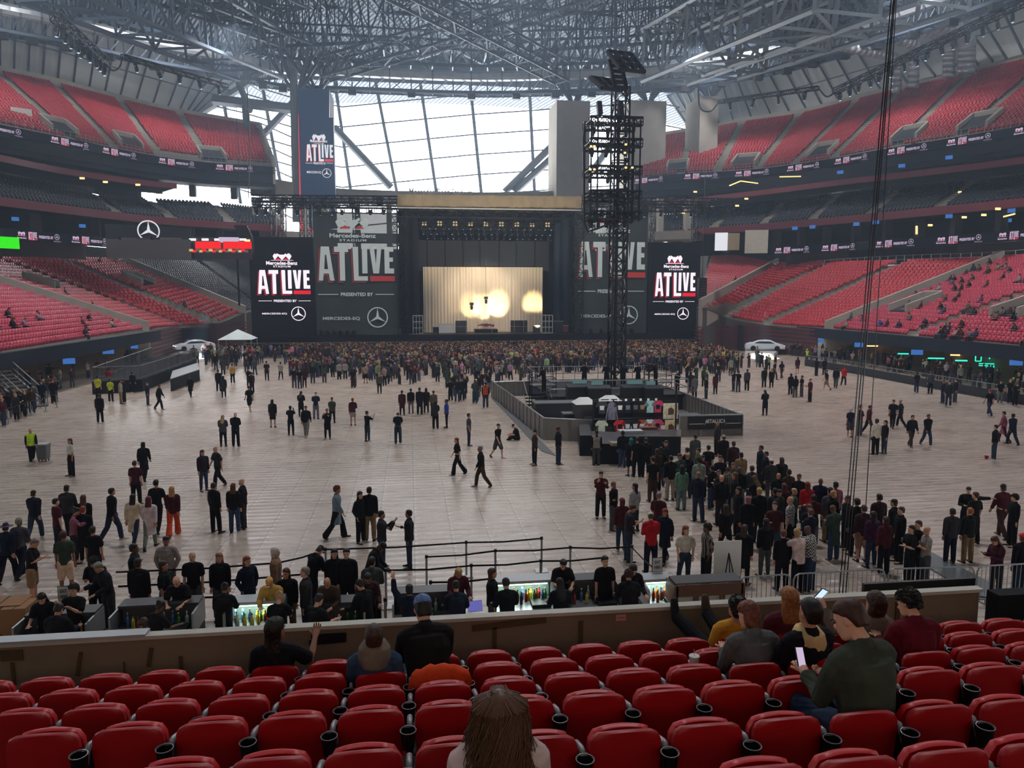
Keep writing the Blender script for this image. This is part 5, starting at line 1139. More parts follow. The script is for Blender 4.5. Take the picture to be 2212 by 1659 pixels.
# ---- crowd control barriers at the right ----
def bike(a, b, label):
    t = empty('steel_barricade', label, 'barricade', (0, 0, 0), 0, 'steel barricades along the parapet'); a = Vector(a); b = Vector(b); d = (b-a).normalized(); mb = MB(); h = 1.05; r = .15
    pts = [a+Vector((0, 0, .15)), a+Vector((0, 0, h-r)), a+d*r*.3+Vector((0, 0, h-r*.3)), a+d*r+Vector((0, 0, h)), b-d*r+Vector((0, 0, h)), b-d*r*.3+Vector((0, 0, h-r*.3)), b+Vector((0, 0, h-r)), b+Vector((0, 0, .15)), a+Vector((0, 0, .15))]
    mb.path(pts, .022, 6); mb.build('frame', M['zinc'], t); n = int((b-a).length/.12)
    for i in range(1, n): p = a.lerp(b, i/n); MB().tube(p+Vector((0, 0, .15)), p+Vector((0, 0, h)), .009, 5).build('bar', M['zinc'], t)
    for p in (a.lerp(b, .12), a.lerp(b, .88)): MB().tube(p+Vector((0, -.3, .02)), p+Vector((0, .3, .02)), .02, 5).tube(p+Vector((0, 0, 0)), p+Vector((0, 0, .16)), .02, 5).build('foot', M['zinc'], t)
BK = [Z(u, v, 1.05) for u, v in ((1594, 1248), (1708, 1240), (1715, 1240), (1912, 1229), (1920, 1229), (2105, 1224), (2112, 1223), (2290, 1214))]
for i in range(0, 8, 2):
    a, b = BK[i], BK[i+1]; bike((a.x, a.y, 0), (b.x, b.y, 0), ['leftmost steel barricade beside the wooden cabinet', 'second steel barricade left of the hanging cables', 'third steel barricade by the dark mat', 'last steel barricade with a yellow-black tape at the right edge'][i//2])
mt = MB(); c = [P0(1690, 1040), P0(1735, 1052), P0(2215, 1300), P0(2110, 1290)]
tag(mt.prism([(p.x, p.y) for p in c], 0, .04).build('cable_ramp', M['plastic_grey']), 'long flat grey cable cover crossing the floor through the queue', 'cable cover')
mt = MB(); c = [P0(1063, 862), P0(1078, 862), P0(1200, 985), P0(1170, 975)]
tag(mt.prism([(p.x, p.y) for p in c], 0, .04).build('cable_ramp', M['plastic_grey']), 'flat grey cable cover along the left barrier of the mixing position', 'cable cover')
# ---- hanging ropes ----
def ropes():
    for i, (ub, vb, ut, lb) in enumerate(((1812, 1290, 1925, 'left'), (1819, 1290, 1930, 'second'), (1826, 1290, 1933, 'third'), (1868, 1130, 1936, 'right'))):
        b = P0(ub, vb); t = Y(ut, 0, b.y); d = (t-b); top = b+d*(45/d.z)
        tag(MB().tube(b, top, .016, 5).build('hanging_rope', M['blackm']), lb+' of the long ropes hanging from the roof at the right', 'rope')
    p = P0(1868, 1130); 
ropes()
# ---- roof lighting trusses ----
def roof_rig(a, b, ya, yb, n, label, light_label, w=.9, s=1.6, off=0):
    p = Y(*a, ya); q = Y(*b, yb); mb = MB(); truss(mb, p, q, w, .08, 1.2); tag(mb.build('lighting_truss', M['blackm']), label, 'truss')
    mb = MB(); 
    for f in (.02, .98): c = p.lerp(q, f); mb.tube(c, c+Vector((0, 0, 12)), .04, 4)
    for i in range(n): c = p.lerp(q, (i+.5)/n); light_head(c-Vector((0, 0, w/2)), light_label+NTH(i), light_label, s)
roof_rig((118, 34), (228, 135), 82, 98, 9, 'steep lighting truss hanging at the upper left', 'stage light under the upper left truss', .9, 1.6)
roof_rig((265, 122), (490, 186), 100, 118, 5, 'long thin lighting truss hanging before the left wall', 'stage light under the left wall truss', .5, 1.5)
roof_rig((1552, 220), (1768, 190), 118, 104, 4, 'long thin lighting truss hanging before the right wall', 'stage light under the right wall truss', .5, 1.5)
roof_rig((1802, 198), (2240, -8), 102, 76, 16, 'long lighting truss rising to the upper right corner', 'stage light under the upper right truss', .7, 1.5)
for pts, l in (([Y(228, 135, 98), Y(242, 152, 99), Y(258, 146, 100), Y(265, 122, 100)], 'slack black cable between the two left trusses'), ([Y(1768, 190, 104), Y(1783, 208, 103), Y(1795, 206, 102), Y(1802, 198, 102)], 'slack black cable between the two right trusses'), ([Y(1552, 220, 118), Y(1535, 240, 118), Y(1512, 232, 118), Y(1508, 180, 118)], 'slack black cable left of the right wall truss')):
    tag(MB().path(cr(pts, 5), .12, 5).build('slack_cable', M['black']), l, 'cable')
def silver(pts, r, l, y):
    P = cr([Y(u, v, y+k) for k, (u, v) in enumerate(pts)], 5); mb = MB(); mb.path(P, r, 12); mb.k = 1
    for i in range(0, len(P)-1, 3): d = (P[i+1]-P[i]).normalized(); mb.tube(P[i]-d*.05, P[i]+d*.05, r*1.03, 12)
    tag(mb.build('silver_duct', [M['duct'], M['zinc']], None, True), l, 'duct')
silver([(2008, 48), (2060, 62), (2083, 76), (2088, 100), (2086, 160)], 1.35, 'large silver duct bending down at the upper right', 112)
silver([(1980, 62), (2030, 72), (2048, 84), (2050, 110), (2050, 168)], 1.0, 'silver duct bending down beside the largest one', 114)
silver([(1905, 78), (1965, 92), (1978, 104), (1975, 130), (1972, 190)], .9, 'slim silver duct bending down left of the pair', 118)
silver([(1820, 100), (1880, 112), (1925, 122), (1938, 140), (1936, 200)], .8, 'leftmost silver duct of the upper right group', 120)
# =============== people ===============
DG = lambda: bpy.context.evaluated_depsgraph_get()
def V3(*a): return Vector(a)
def skeleton(p):
    """joints of a 1.75 m figure facing +Y; p holds the pose"""
    J = {}; hz = p.get('hip', .93); lean = p.get('lean', 0.0); H = V3(0, 0, hz); J['hip'] = H
    T = Matrix.Rotation(-lean, 3, 'X')@Matrix.Rotation(p.get('twist', 0), 3, 'Z')
    J['waist'] = H+T@V3(0, 0, .14); J['chest'] = H+T@V3(0, .0, .36); J['neck'] = H+T@V3(0, -.01, .53)
    hd = T@Matrix.Rotation(-p.get('nod', .0), 3, 'X')@Matrix.Rotation(p.get('turn', 0), 3, 'Z'); J['HM'] = hd; J['T'] = T
    J['head'] = J['neck']+hd@V3(0, .02, .165)
    for s, k in ((1, 'R'), (-1, 'L')):
        J['sh'+k] = H+T@V3(.176*s, 0, .462)
        u, l = p.get('arm'+k, ((.1, 0, -1), (.03, .12, -1))); u = Vector(u).normalized(); l = Vector(l).normalized()
        u = V3(u.x*s, u.y, u.z); l = V3(l.x*s, l.y, l.z)
        J['el'+k] = J['sh'+k]+u*.28; J['wr'+k] = J['el'+k]+l*.25; J['ha'+k] = J['wr'+k]+l*.09
        J['hp'+k] = H+V3(.085*s, 0, -.03)
        u, l = p.get('leg'+k, ((.05, .0, -1), (.0, -.02, -1))); u = Vector(u).normalized(); l = Vector(l).normalized()
        u = V3(u.x*s, u.y, u.z); l = V3(l.x*s, l.y, l.z)
        J['kn'+k] = J['hp'+k]+u*.43; J['an'+k] = J['kn'+k]+l*.42
        f = Vector(p.get('foot'+k, (.15*s, 1, 0))).normalized(); J['to'+k] = J['an'+k]+f*.17+V3(0, 0, -.045)
    return J
def ring(c, ax, up, rx, ry, n=12):
    ax = ax.normalized(); a = (up-ax*up.dot(ax)); a = a.normalized() if a.length > 1e-4 else ax.orthogonal().normalized(); b = ax.cross(a)
    return [c+b*rx*math.cos(2*math.pi*i/n)+a*ry*math.sin(2*math.pi*i/n) for i in range(n)]
def limb(mb, pts, rad, up=Vector((0, 1, 0)), n=10):
    pts = [Vector(p) for p in pts]; rings = []
    for i, (c, r) in enumerate(zip(pts, rad)):
        ax = (pts[min(i+1, len(pts)-1)]-pts[max(i-1, 0)]); rx, ry = r if isinstance(r, tuple) else (r, r); rings.append(ring(c, ax, up, rx, ry, n))
    d0 = (pts[0]-pts[1]).normalized(); d1 = (pts[-1]-pts[-2]).normalized()
    f = lambda rg, c, d, s: [c+(q-c)*.6+d*s for q in rg]
    r0 = min(rad[0] if not isinstance(rad[0], tuple) else min(rad[0]), 9); r1 = rad[-1] if not isinstance(rad[-1], tuple) else min(rad[-1])
    if n > 12: r0 = r1 = .03
    mb.loft([f(rings[0], pts[0], d0, r0*.6)]+rings+[f(rings[-1], pts[-1], d1, r1*.6)])
def remesh(mb, vox, smooth=2, ratio=1.0):
    me = mb.me('tmp', []); o = bpy.data.objects.new('tmp', me); COL.objects.link(o)
    m = o.modifiers.new('r', 'REMESH'); m.mode = 'VOXEL'; m.voxel_size = vox
    s = o.modifiers.new('s', 'SMOOTH'); s.iterations = smooth; s.factor = .5
    if ratio < 1: d = o.modifiers.new('d', 'DECIMATE'); d.ratio = ratio
    out = bpy.data.meshes.new_from_object(o.evaluated_get(DG())); bpy.data.objects.remove(o); bpy.data.meshes.remove(me)
    return out
def fingers(mb, J, k, curl=.5, s=1.0):
    w = J['wr'+k]; h = J['ha'+k]; d = (h-w).normalized(); T = J['T']; side = T@V3(1, 0, 0); a = d.cross(side)
    if a.length < .3: a = d.cross(V3(0, 0, 1))
    a.normalize(); side = a.cross(d).normalized()
    if k == 'L': a, side = a, side
    c = h
    for i, (o, ln) in enumerate(((-.033, .066), (-.011, .078), (.012, .074), (.033, .058))):
        b = c+a*0+side*o*s; p1 = b+d*ln*.5*s; p2 = p1+(d*(1-curl)-a*curl*(1 if k == 'R' else -1)).normalized()*ln*.5*s
        mb.tube(b-d*.02, p1, .0105*s, 6); mb.tube(p1, p2, .0095*s, 6, r2=.007*s)
    th = w.lerp(h, .35)+side*(-.03*s); mb.tube(th, th+(d*.7-side*.7).normalized()*.055*s, .012*s, 6, r2=.009*s)
def head_shape(mb, J, n=14):
    M_ = J['HM']; c = J['head']; up = M_@V3(0, 1, 0); rg = []
    for z, rx, ry, oy in ((-.115, .03, .03, .045), (-.1, .048, .055, .035), (-.06, .062, .08, .015), (-.01, .07, .09, 0), (.04, .073, .095, -.008), (.08, .062, .082, -.012), (.105, .035, .05, -.012)):
        rg.append([c+M_@V3(rx*math.cos(2*math.pi*i/n), oy+ry*math.sin(2*math.pi*i/n), z) for i in range(n)])
    mb.loft(rg)
    mb.ell(c+M_@V3(0, .098, -.02), (.012, .018, .022), 6, 4, M_); mb.ell(c+M_@V3(0, .085, -.066), (.026, .014, .01), 6, 4, M_)
    for s in (-1, 1): mb.ell(c+M_@V3(.074*s, -.005, -.012), (.01, .02, .03), 6, 4, M_)
    mb.ell(c+M_@V3(0, .075, .022), (.05, .018, .01), 6, 4, M_)
def body_mb(J, fat=1.0):
    mb = MB(); T = J['T']; f = T@V3(0, 1, 0); g = fat
    limb(mb, [J['hip']+V3(0, 0, -.06), J['hip']+T@V3(0, 0, .04), J['waist'], J['chest'], J['chest']+T@V3(0, 0, .1), J['neck']+T@V3(0, 0, -.01)], [(.13*g, .1*g), (.15*g, .11*g), (.125*g, .1*g), (.155*g, .115*g), (.15*g, .1*g), (.06, .06)], f, 14)
    limb(mb, [J['shL'], J['chest']+T@V3(0, 0, .12), J['shR']], [.055, .075, .055], V3(0, 0, 1))
    limb(mb, [J['neck']-T@V3(0, 0, .04), J['neck']+T@V3(0, .005, .04), J['head']+J['HM']@V3(0, -.01, -.07)], [.06, .052, .052], f)
    head_shape(mb, J)
    for k in 'RL':
        limb(mb, [J['sh'+k], J['sh'+k].lerp(J['el'+k], .5), J['el'+k], J['el'+k].lerp(J['wr'+k], .3), J['wr'+k]], [.05, .046, .037, .038, .026])
        limb(mb, [J['wr'+k], J['wr'+k].lerp(J['ha'+k], .5), J['ha'+k]], [(.024, .03), (.02, .042), (.016, .042)], T@V3(1, 0, 0), 8)
        limb(mb, [J['hp'+k], J['hp'+k].lerp(J['kn'+k], .5), J['kn'+k], J['kn'+k].lerp(J['an'+k], .3), J['an'+k]], [.088, .075, .055, .056, .036])
        limb(mb, [J['an'+k]+V3(0, 0, -.02), J['an'+k].lerp(J['to'+k], .5), J['to'+k]], [.036, .036, .028], V3(0, 0, 1), 8)
    return mb
def face_bits(J):
    """dark eyes, brows and mouth as small inset shapes"""
    mb = MB(); M_ = J['HM']; c = J['head']
    for s in (-1, 1): mb.ell(c+M_@V3(.03*s, .087, .004), (.012, .008, .006), 6, 4, M_); mb.box(c+M_@V3(.032*s, .092, .026), (.028, .006, .006))
    mb.ell(c+M_@V3(0, .1, -.066), (.022, .006, .005), 6, 4, M_); return mb
def top_mb(J, kind, fat=1.0):
    mb = MB(); T = J['T']; f = T@V3(0, 1, 0); g = fat; e = .022 if kind == 'tee' else (.048 if kind == 'vest' else .034)
    lo = {'tee': -.08, 'jacket': -.1, 'coat': -.42, 'dress': -.38, 'vest': -.06, 'crop': .1}[kind]
    sit = J.get('sit')
    if sit and kind in ('coat', 'dress'): lo = -.08
    bot = [J['hip']+V3(0, 0, lo), J['hip']+V3(0, 0, min(lo*.5, 0))] if kind != 'crop' else [J['hip']+T@V3(0, 0, .12)]
    br = [((.165 if kind in ('coat', 'dress') else .14)*g+e, (.13 if kind in ('coat', 'dress') else .105)*g+e)]
    if kind != 'crop': br.append((.145*g+e, .108*g+e))
    limb(mb, bot+[J['waist'], J['chest'], J['chest']+T@V3(0, 0, .1), J['neck']+T@V3(0, 0, -.03)], br+[(.13*g+e, .1*g+e), (.155*g+e, .115*g+e), (.155*g+e*.8, .1*g+e*.8), (.078, .074)], f, 14)
    limb(mb, [J['shL'], J['chest']+T@V3(0, 0, .115), J['shR']], [.055+e*.7, (.1, .085+e*.5), .055+e*.7], V3(0, 0, 1))
    if kind in ('jacket', 'coat'): limb(mb, [J['neck']-T@V3(0, .01, .05), J['neck']+T@V3(0, -.012, .015)], [.085, .075], f)
    for k in 'RL':
        if kind in ('tee', 'crop'): m = J['sh'+k].lerp(J['el'+k], .75); limb(mb, [J['sh'+k], m], [.055+e*.7, .055+e])
        elif kind == 'vest': pass
        else: limb(mb, [J['sh'+k], J['sh'+k].lerp(J['el'+k], .5), J['el'+k], J['wr'+k].lerp(J['el'+k], .15)], [.052+e*.8, .05+e*.8, .044+e*.7, .034+e*.6])
    return mb
def leg_mb(J, kind, fat=1.0):
    mb = MB(); g = fat; e = .016
    if kind == 'skirt':
        limb(mb, [J['hip']+V3(0, 0, .06), J['hip']+V3(0, 0, -.08), J['hip']+V3(0, 0, -.36)], [(.135, .11), (.17, .135), (.2, .17)], V3(0, 1, 0), 14); return mb
    limb(mb, [J['hip']+V3(0, 0, .08), J['hip'], J['hip']+V3(0, 0, -.07)], [(.14*g, .11*g), (.158*g, .125*g), (.13*g, .11*g)], V3(0, 1, 0), 14)
    for k in 'RL':
        a, b, c = J['hp'+k], J['kn'+k], J['an'+k]
        if kind == 'shorts': limb(mb, [a, a.lerp(b, .5), a.lerp(b, .98)], [.1+e, .095+e, .085+e])
        elif kind == 'wide': limb(mb, [a, a.lerp(b, .5), b, b.lerp(c, .5), c.lerp(b, .02)], [.1+e, .085+e, .07+e, .08+e, .095+e])
        elif kind == 'slim': limb(mb, [a, a.lerp(b, .5), b, b.lerp(c, .3), c.lerp(b, .08)], [.09+e, .076+e, .057+e, .058+e*.8, .042+e*.8])
        else: limb(mb, [a, a.lerp(b, .5), b, b.lerp(c, .3), c.lerp(b, .06)], [.092+e, .082+e, .066+e, .066+e, .056+e])
    return mb
ST_ = dict(legR=((.07, .02, -1), (.02, -.03, -1)), legL=((.07, .0, -1), (.02, -.02, -1)))
POSES = {
 'stand': dict(**ST_),
 'weight': dict(armR=((.15, -.05, -1), (-.05, .25, -1)), armL=((.2, .05, -1), (-.1, .1, -1)), legR=((.16, .05, -1), (.1, -.05, -1)), legL=((.03, -.02, -1), (.0, -.02, -1)), turn=.4),
 'pocket': dict(armR=((.35, -.15, -1), (-.4, .3, -1)), armL=((.35, -.15, -1), (-.4, .3, -1)), **ST_),
 'folded': dict(armR=((.15, .25, -1), (-.9, .45, .12)), armL=((.15, .22, -1), (-.9, .5, .05)), **ST_),
 'phone': dict(armR=((.12, .3, -1), (-.35, .8, .35)), armL=((.12, .25, -1), (-.45, .8, .15)), nod=.5, lean=.05, **ST_),
 'hold': dict(armR=((.15, .1, -1), (-.1, .9, .25)), armL=((.1, 0, -1), (0, .1, -1)), turn=-.4, **ST_),
 'walkR': dict(legR=((.03, .42, -1), (0, .12, -1)), legL=((.03, -.28, -1), (0, -.7, -1)), footL=(0, .6, -.7), armR=((.1, -.35, -1), (.0, .0, -1)), armL=((.1, .3, -1), (.0, .55, -1)), lean=.06, hip=.9),
 'walkL': dict(legL=((.03, .42, -1), (0, .12, -1)), legR=((.03, -.28, -1), (0, -.7, -1)), footR=(0, .6, -.7), armL=((.1, -.35, -1), (.0, .0, -1)), armR=((.1, .3, -1), (.0, .55, -1)), lean=.06, hip=.9),
 'point': dict(armL=((1.0, .5, .15), (1, .5, .25)), armR=((.2, .2, -1), (-.5, .8, .1)), **ST_),
 'raise': dict(armL=((.35, .1, .6), (.05, .05, 1)), armR=((.1, .2, -1), (-.2, .8, -.2)), **ST_),
 'photo': dict(armR=((.1, .7, -.5), (-.25, .6, .9)), armL=((.1, .6, -.6), (-.35, .7, .7)), **ST_),
 'bend': dict(lean=.35, nod=.6, armR=((.1, .3, -1), (-.3, .6, -.5)), armL=((.1, .3, -1), (-.3, .6, -.5)), hip=.92, **ST_),
 'counter': dict(lean=.35, nod=.2, armR=((.25, .5, -1), (-.4, 1, -.1)), armL=((.25, .5, -1), (-.4, 1, -.1)), **ST_),
 'serve': dict(lean=.18, nod=.35, armR=((.2, .5, -1), (-.1, 1, -.15)), armL=((.2, .35, -1), (.0, 1, -.25)), **ST_),
 'hug': dict(lean=.1, nod=.3, armR=((.35, .7, -.4), (-.7, .6, .1)), armL=((.35, .7, -.5), (-.7, .6, .0)), **ST_),
 'floor': dict(hip=.12, lean=.25, nod=.4, armR=((.15, .5, -1), (-.2, .9, -.1)), armL=((.15, .5, -1), (-.2, .9, -.1)), legR=((.5, 1, .25), (-.7, .35, -.45)), legL=((.5, 1, .25), (-.7, .5, -.45)), footR=(.3, 1, 0), footL=(-.3, 1, 0), sit=1),
 'sit': dict(hip=.53, lean=-.08, armR=((.12, .25, -1), (-.25, 1, -.25)), armL=((.12, .25, -1), (-.25, 1, -.25)), legR=((.12, 1, .02), (.02, -.05, -1)), legL=((.12, 1, .02), (.02, -.05, -1)), sit=1),
 'sitlean': dict(hip=.52, lean=.35, nod=.3, armR=((.1, .55, -1), (-.3, 1, -.1)), armL=((.1, .55, -1), (-.3, 1, -.1)), legR=((.15, 1, .02), (.02, -.05, -1)), legL=((.15, 1, .02), (.02, -.05, -1)), sit=1),
}
_lib = {}
def get(kind, pose, sub='', fat=1.0, fine=0):
    k = (kind, pose, sub, fat, fine)
    if k in _lib: return _lib[k]
    p = POSES[pose] if isinstance(pose, str) else pose; J = skeleton(p); J['sit'] = p.get('sit'); vx = (.02, .0125, .008)[fine]; rt = (.35, .6, 1)[fine]
    if kind == 'body':
        me = remesh(body_mb(J, fat), vx*.85, 2, rt)
        hb = MB(); hb.v = [tuple(v.co) for v in me.vertices]; hb.f = [tuple(q.vertices) for q in me.polygons]; hb.m = [0]*len(hb.f)
        for s in 'RL': fingers(hb, J, s)
        hb.k = 1; fb = face_bits(J); hb.add(fb.v, fb.f)
        me = hb.me('body', [M['skin'], M['darkbrown']], True)
    elif kind == 'top': me = remesh(top_mb(J, sub, fat), vx, 3, rt); me.materials.append(M['cloth']); me.polygons.foreach_set('use_smooth', [True]*len(me.polygons))
    elif kind == 'legs': me = remesh(leg_mb(J, sub, fat), vx, 2, rt); me.materials.append(M['cloth']); me.polygons.foreach_set('use_smooth', [True]*len(me.polygons))
    elif kind == 'shoe':
        mb = MB(); a = J['an'+sub]; t_ = J['to'+sub]; f = (t_-a); up_ = pose == 'feetup'; f.z *= up_; f.normalize()
        limb(mb, [a+V3(0, 0, .01)-f*.02, a-f*.03+V3(0, 0, -.045)], [.045, .05], V3(0, 1, 0), 8)
        limb(mb, [a-f*.05+V3(0, 0, -.045), a.lerp(t_, .55)+V3(0, 0, -.015), t_+f*.03+V3(0, 0, -.005)], [(.042, .04), (.048, .04), (.04, .028)], V3(0, 0, 1), 8)
        if up_: mb = MB(); limb(mb, [J['kn'+sub].lerp(a, .5), a-V3(0, .02, 0), a.lerp(t_, .5), t_+f*.05], [.062, .058, .055, .045])
        me = mb.me('shoe', [M['shoe']], True)
    _lib[k] = me; return me
M['darkbrown'] = mat('eye_brown', (40, 24, 20), .5)
def pattern(name, kind, c1, c2, s):
    m = mat(name, c1, .9); nt = m.node_tree; N = nt.nodes; L = nt.links; tc = N.new('ShaderNodeTexCoord'); mp = N.new('ShaderNodeMapping'); L.new(tc.outputs['Object'], mp.inputs[0]); mp.inputs['Scale'].default_value = s
    t = N.new('ShaderNodeTexChecker' if kind == 'c' else 'ShaderNodeTexNoise'); t.inputs['Scale'].default_value = 1; L.new(mp.outputs[0], t.inputs[0])
    r = N.new('ShaderNodeMix'); r.data_type = 'RGBA'; r.inputs[6].default_value = (*srgb(*c1), 1); r.inputs[7].default_value = (*srgb(*c2), 1)
    g = N.new('ShaderNodeMath'); g.operation = 'GREATER_THAN'; g.inputs[1].default_value = .5; L.new(t.outputs['Fac'], g.inputs[0]); L.new(g.outputs[0], r.inputs[0]); L.new(r.outputs[2], N['Principled BSDF'].inputs['Base Color']); return m
M['plaidw'] = pattern('checked_cloth', 'c', (24, 24, 28), (200, 196, 190), (24, 24, 24)); M['plaidr'] = pattern('plaid_cloth', 'c', (66, 20, 26), (30, 18, 24), (16, 16, 16))
M['stripes'] = pattern('striped_cloth', 'c', (30, 28, 28), (140, 130, 120), (30, .01, .01)); M['camo'] = pattern('camouflage_cloth', 'n', (60, 54, 44), (120, 106, 88), (14, 14, 14))
def hair_mesh(kind):
    k = ('hair', kind)
    if k in _lib: return _lib[k]
    mb = MB(); n = 16
    def shell(rows):   # z, rx, ry, oy, from-angle (open at the face)
        rg = []
        for z, rx, ry, oy in rows: rg.append([V3(rx*math.cos(2*math.pi*i/n), oy+ry*math.sin(2*math.pi*i/n), z) for i in range(n)])
        mb.loft(rg)
    if kind in ('short', 'curly', 'bob', 'long', 'bun'):
        e = {'short': .006, 'curly': .02, 'bob': .012, 'long': .01, 'bun': .004}[kind]
        shell([(-.005, .077+e, .055+e, -.05), (.035, .082+e, .085+e, -.028), (.07, .078+e, .095+e, -.016), (.1, .062+e, .078+e, -.014), (.122+e*.8, .03+e, .04+e, -.014)])
        shell([(-.06, .06+e, .03+e, -.065), (-.02, .074+e, .045+e, -.058), (.03, .078+e, .05+e, -.05)])
    if kind == 'bob': shell([(-.13, .075, .05, -.035), (-.08, .092, .06, -.035), (0, .09, .06, -.035), (.04, .085, .06, -.03)])
    if kind == 'long': shell([(-.42, .05, .022, -.085), (-.34, .095, .035, -.09), (-.18, .105, .045, -.07), (-.08, .095, .055, -.05), (.02, .088, .06, -.035)])
    if kind == 'bun': mb.ell((0, -.1, .08), (.045, .045, .045), 8, 6)
    if kind in ('cap', 'capback', 'bigcap'):
        shell([(.03, .082, .096, -.01), (.07, .08, .094, -.012), (.105, .062, .075, -.012), (.125, .02, .03, -.012)])
        s = -1 if kind == 'capback' else 1
        mb.add([(-.07, .07*s, .035), (.07, .07*s, .035), (.05, .17*s, .03), (-.05, .17*s, .03), (-.07, .07*s, .045), (.07, .07*s, .045), (.05, .17*s, .036), (-.05, .17*s, .036)], [(0, 1, 2, 3), (4, 5, 6, 7), (0, 1, 5, 4), (1, 2, 6, 5), (2, 3, 7, 6), (3, 0, 4, 7)])
    if kind == 'beanie': shell([(.015, .082, .1, -.012), (.07, .082, .1, -.012), (.12, .062, .076, -.02), (.14, .025, .03, -.02)])
    if kind == 'hood': shell([(-.13, .08, .06, -.05), (-.05, .095, .08, -.035), (.03, .098, .105, -.022), (.09, .08, .095, -.022), (.13, .03, .04, -.03)])
    if kind == 'cowboy':
        shell([(.03, .19, .2, 0), (.045, .19, .2, 0), (.05, .085, .1, -.01), (.13, .065, .085, -.01), (.15, .04, .06, -.01)])
    rough = kind in ('curly', 'long', 'bob')
    me = remesh(mb, .011, 1, .7)
    if rough:
        rr = random.Random(5); a = .012 if kind == 'curly' else .005
        for v in me.vertices: v.co += v.normal*rr.uniform(-a, a)
    me.materials.append(M['hair']); me.polygons.foreach_set('use_smooth', [kind != 'curly']*len(me.polygons)); _lib[k] = me; return me
PC = {'k': (20, 20, 24), 'n': (24, 30, 48), 'g': (70, 72, 76), 'G': (112, 112, 112), 'c': (46, 46, 50), 'b': (52, 70, 96), 'j': (44, 56, 78), 'B': (64, 46, 36), 't': (132, 108, 80), 'w': (200, 194, 184),
 'r': (186, 26, 34), 'm': (72, 26, 36), 'o': (206, 74, 34), 'y': (196, 220, 50), 'Y': (196, 150, 80), 'e': (58, 74, 60), 's': (96, 128, 112), 'T': (110, 132, 132), 'u': (40, 76, 150), 'p': (150, 90, 100), 'd': (34, 34, 40), 'l': (150, 144, 136), 'O': (88, 84, 66), 'C': (206, 190, 158), 'v': (60, 28, 62)}
HC = {'k': (24, 18, 16), 'b': (58, 38, 26), 'B': (92, 60, 36), 'y': (176, 136, 84), 'g': (120, 114, 108), 'w': (190, 184, 176), 'r': (120, 50, 30), 'R': (96, 24, 36), 't': (24, 110, 110), 'o': (148, 88, 50)}
SKIN = [(206, 154, 126), (190, 138, 110), (214, 166, 140), (150, 102, 78), (98, 66, 50), (180, 128, 100)]
COLN = {'k': 'black', 'n': 'navy', 'g': 'dark grey', 'G': 'grey', 'c': 'charcoal', 'b': 'blue', 'j': 'dark denim', 'B': 'brown', 't': 'tan', 'w': 'white', 'r': 'red', 'm': 'maroon', 'o': 'orange', 'y': 'neon yellow', 'Y': 'mustard', 'e': 'dark green', 's': 'sage green', 'T': 'pale teal', 'u': 'bright blue', 'p': 'pink', 'd': 'dark', 'l': 'light grey', 'O': 'olive', 'C': 'cream', 'v': 'purple'}
def person(loc, rz, pose='stand', top='jacket', tc='k', legs='trousers', lc='j', hair='short', hc='b', label='', group=None, fat=1.0, h=None, skin=None, fine=0, shoes=True, rr=R, cat='person'):
    sk = SKIN[skin if skin is not None else rr.choice([0, 1, 2, 0, 1, 2, 3, 5, 4])]; h = h or rr.uniform(.95, 1.04)
    t = empty('person', label, cat, loc, rz, group); t.scale = (h, h, h); j = lambda c: tuple(min(1, x*rr.uniform(.85, 1.15)) for x in c)
    J = skeleton(POSES[pose] if isinstance(pose, str) else pose)
    def add(n, me, c): o = link(n, me, t); o.color = (*c, 1); return o
    add('body', get('body', pose, '', fat, fine), srgb(*sk))
    if top == 'vest': add('jacket', get('top', pose, 'jacket', fat, fine), srgb(20, 20, 24))
    if top: tp = add({'tee': 'shirt', 'crop': 'shirt', 'vest': 'vest', 'dress': 'dress'}.get(top, top), get('top', pose, top, fat, fine), j(srgb(*PC[tc])))
    if legs: add(legs if legs in ('skirt', 'shorts') else 'trousers', get('legs', pose, legs, fat, fine), j(srgb(*PC[lc])))
    if hair and hair != 'bald':
        o = add('hair' if hair in ('short', 'long', 'bob', 'curly', 'bun') else ('hood' if hair == 'hood' else 'hat'), hair_mesh(hair), j(srgb(*(HC if hair in ('short', 'long', 'bob', 'curly', 'bun') else PC)[hc])))
        o.matrix_basis = Matrix.Translation(J['head'])@J['HM'].to_4x4()
        if fine and hair in ('cap', 'capback', 'bigcap', 'beanie', 'cowboy'): q = add('hair', hair_mesh('short'), srgb(*HC[rr.choice('kbB')])); q.matrix_basis = o.matrix_basis@Matrix.Translation((0, 0, -.03))@Matrix.Scale(.9, 4)
    if shoes:
        for s in 'RL': add('shoe', get('shoe', pose, s), srgb(*PC[rr.choice('kkkdBw')]))
    for w_, m_ in (('checked', 'plaidw'), ('plaid', 'plaidr'), ('striped', 'stripes'), ('camouflage', 'camo')):
        if w_ in label and 'embraced' not in label: tp.material_slots[0].link = 'OBJECT'; tp.material_slots[0].material = M[m_]; break
    return t
A2 = lambda f: {'a': math.pi, 't': 0.0, 'l': math.pi/2, 'r': -math.pi/2}[f] if isinstance(f, str) else f
def face(f):
    # direction letters: A away (towards the stage), F to the viewer, L/R to the viewer's left/right, combined with degrees
    return {'A': 0.0, 'F': math.pi, 'L': math.pi/2, 'R': -math.pi/2, 'AL': .7, 'AR': -.7, 'FL': 2.4, 'FR': -2.4}[f]
def place(u, v, f, *a, **k):
    return person(Z(u, v), face(f)+R.uniform(-.15, .15), *a, **k)
PANTS = {'k': 'black', 'j': 'dark jeans', 'b': 'blue jeans', 'G': 'grey trousers', 't': 'tan trousers', 'B': 'brown trousers', 'g': 'dark grey trousers'}
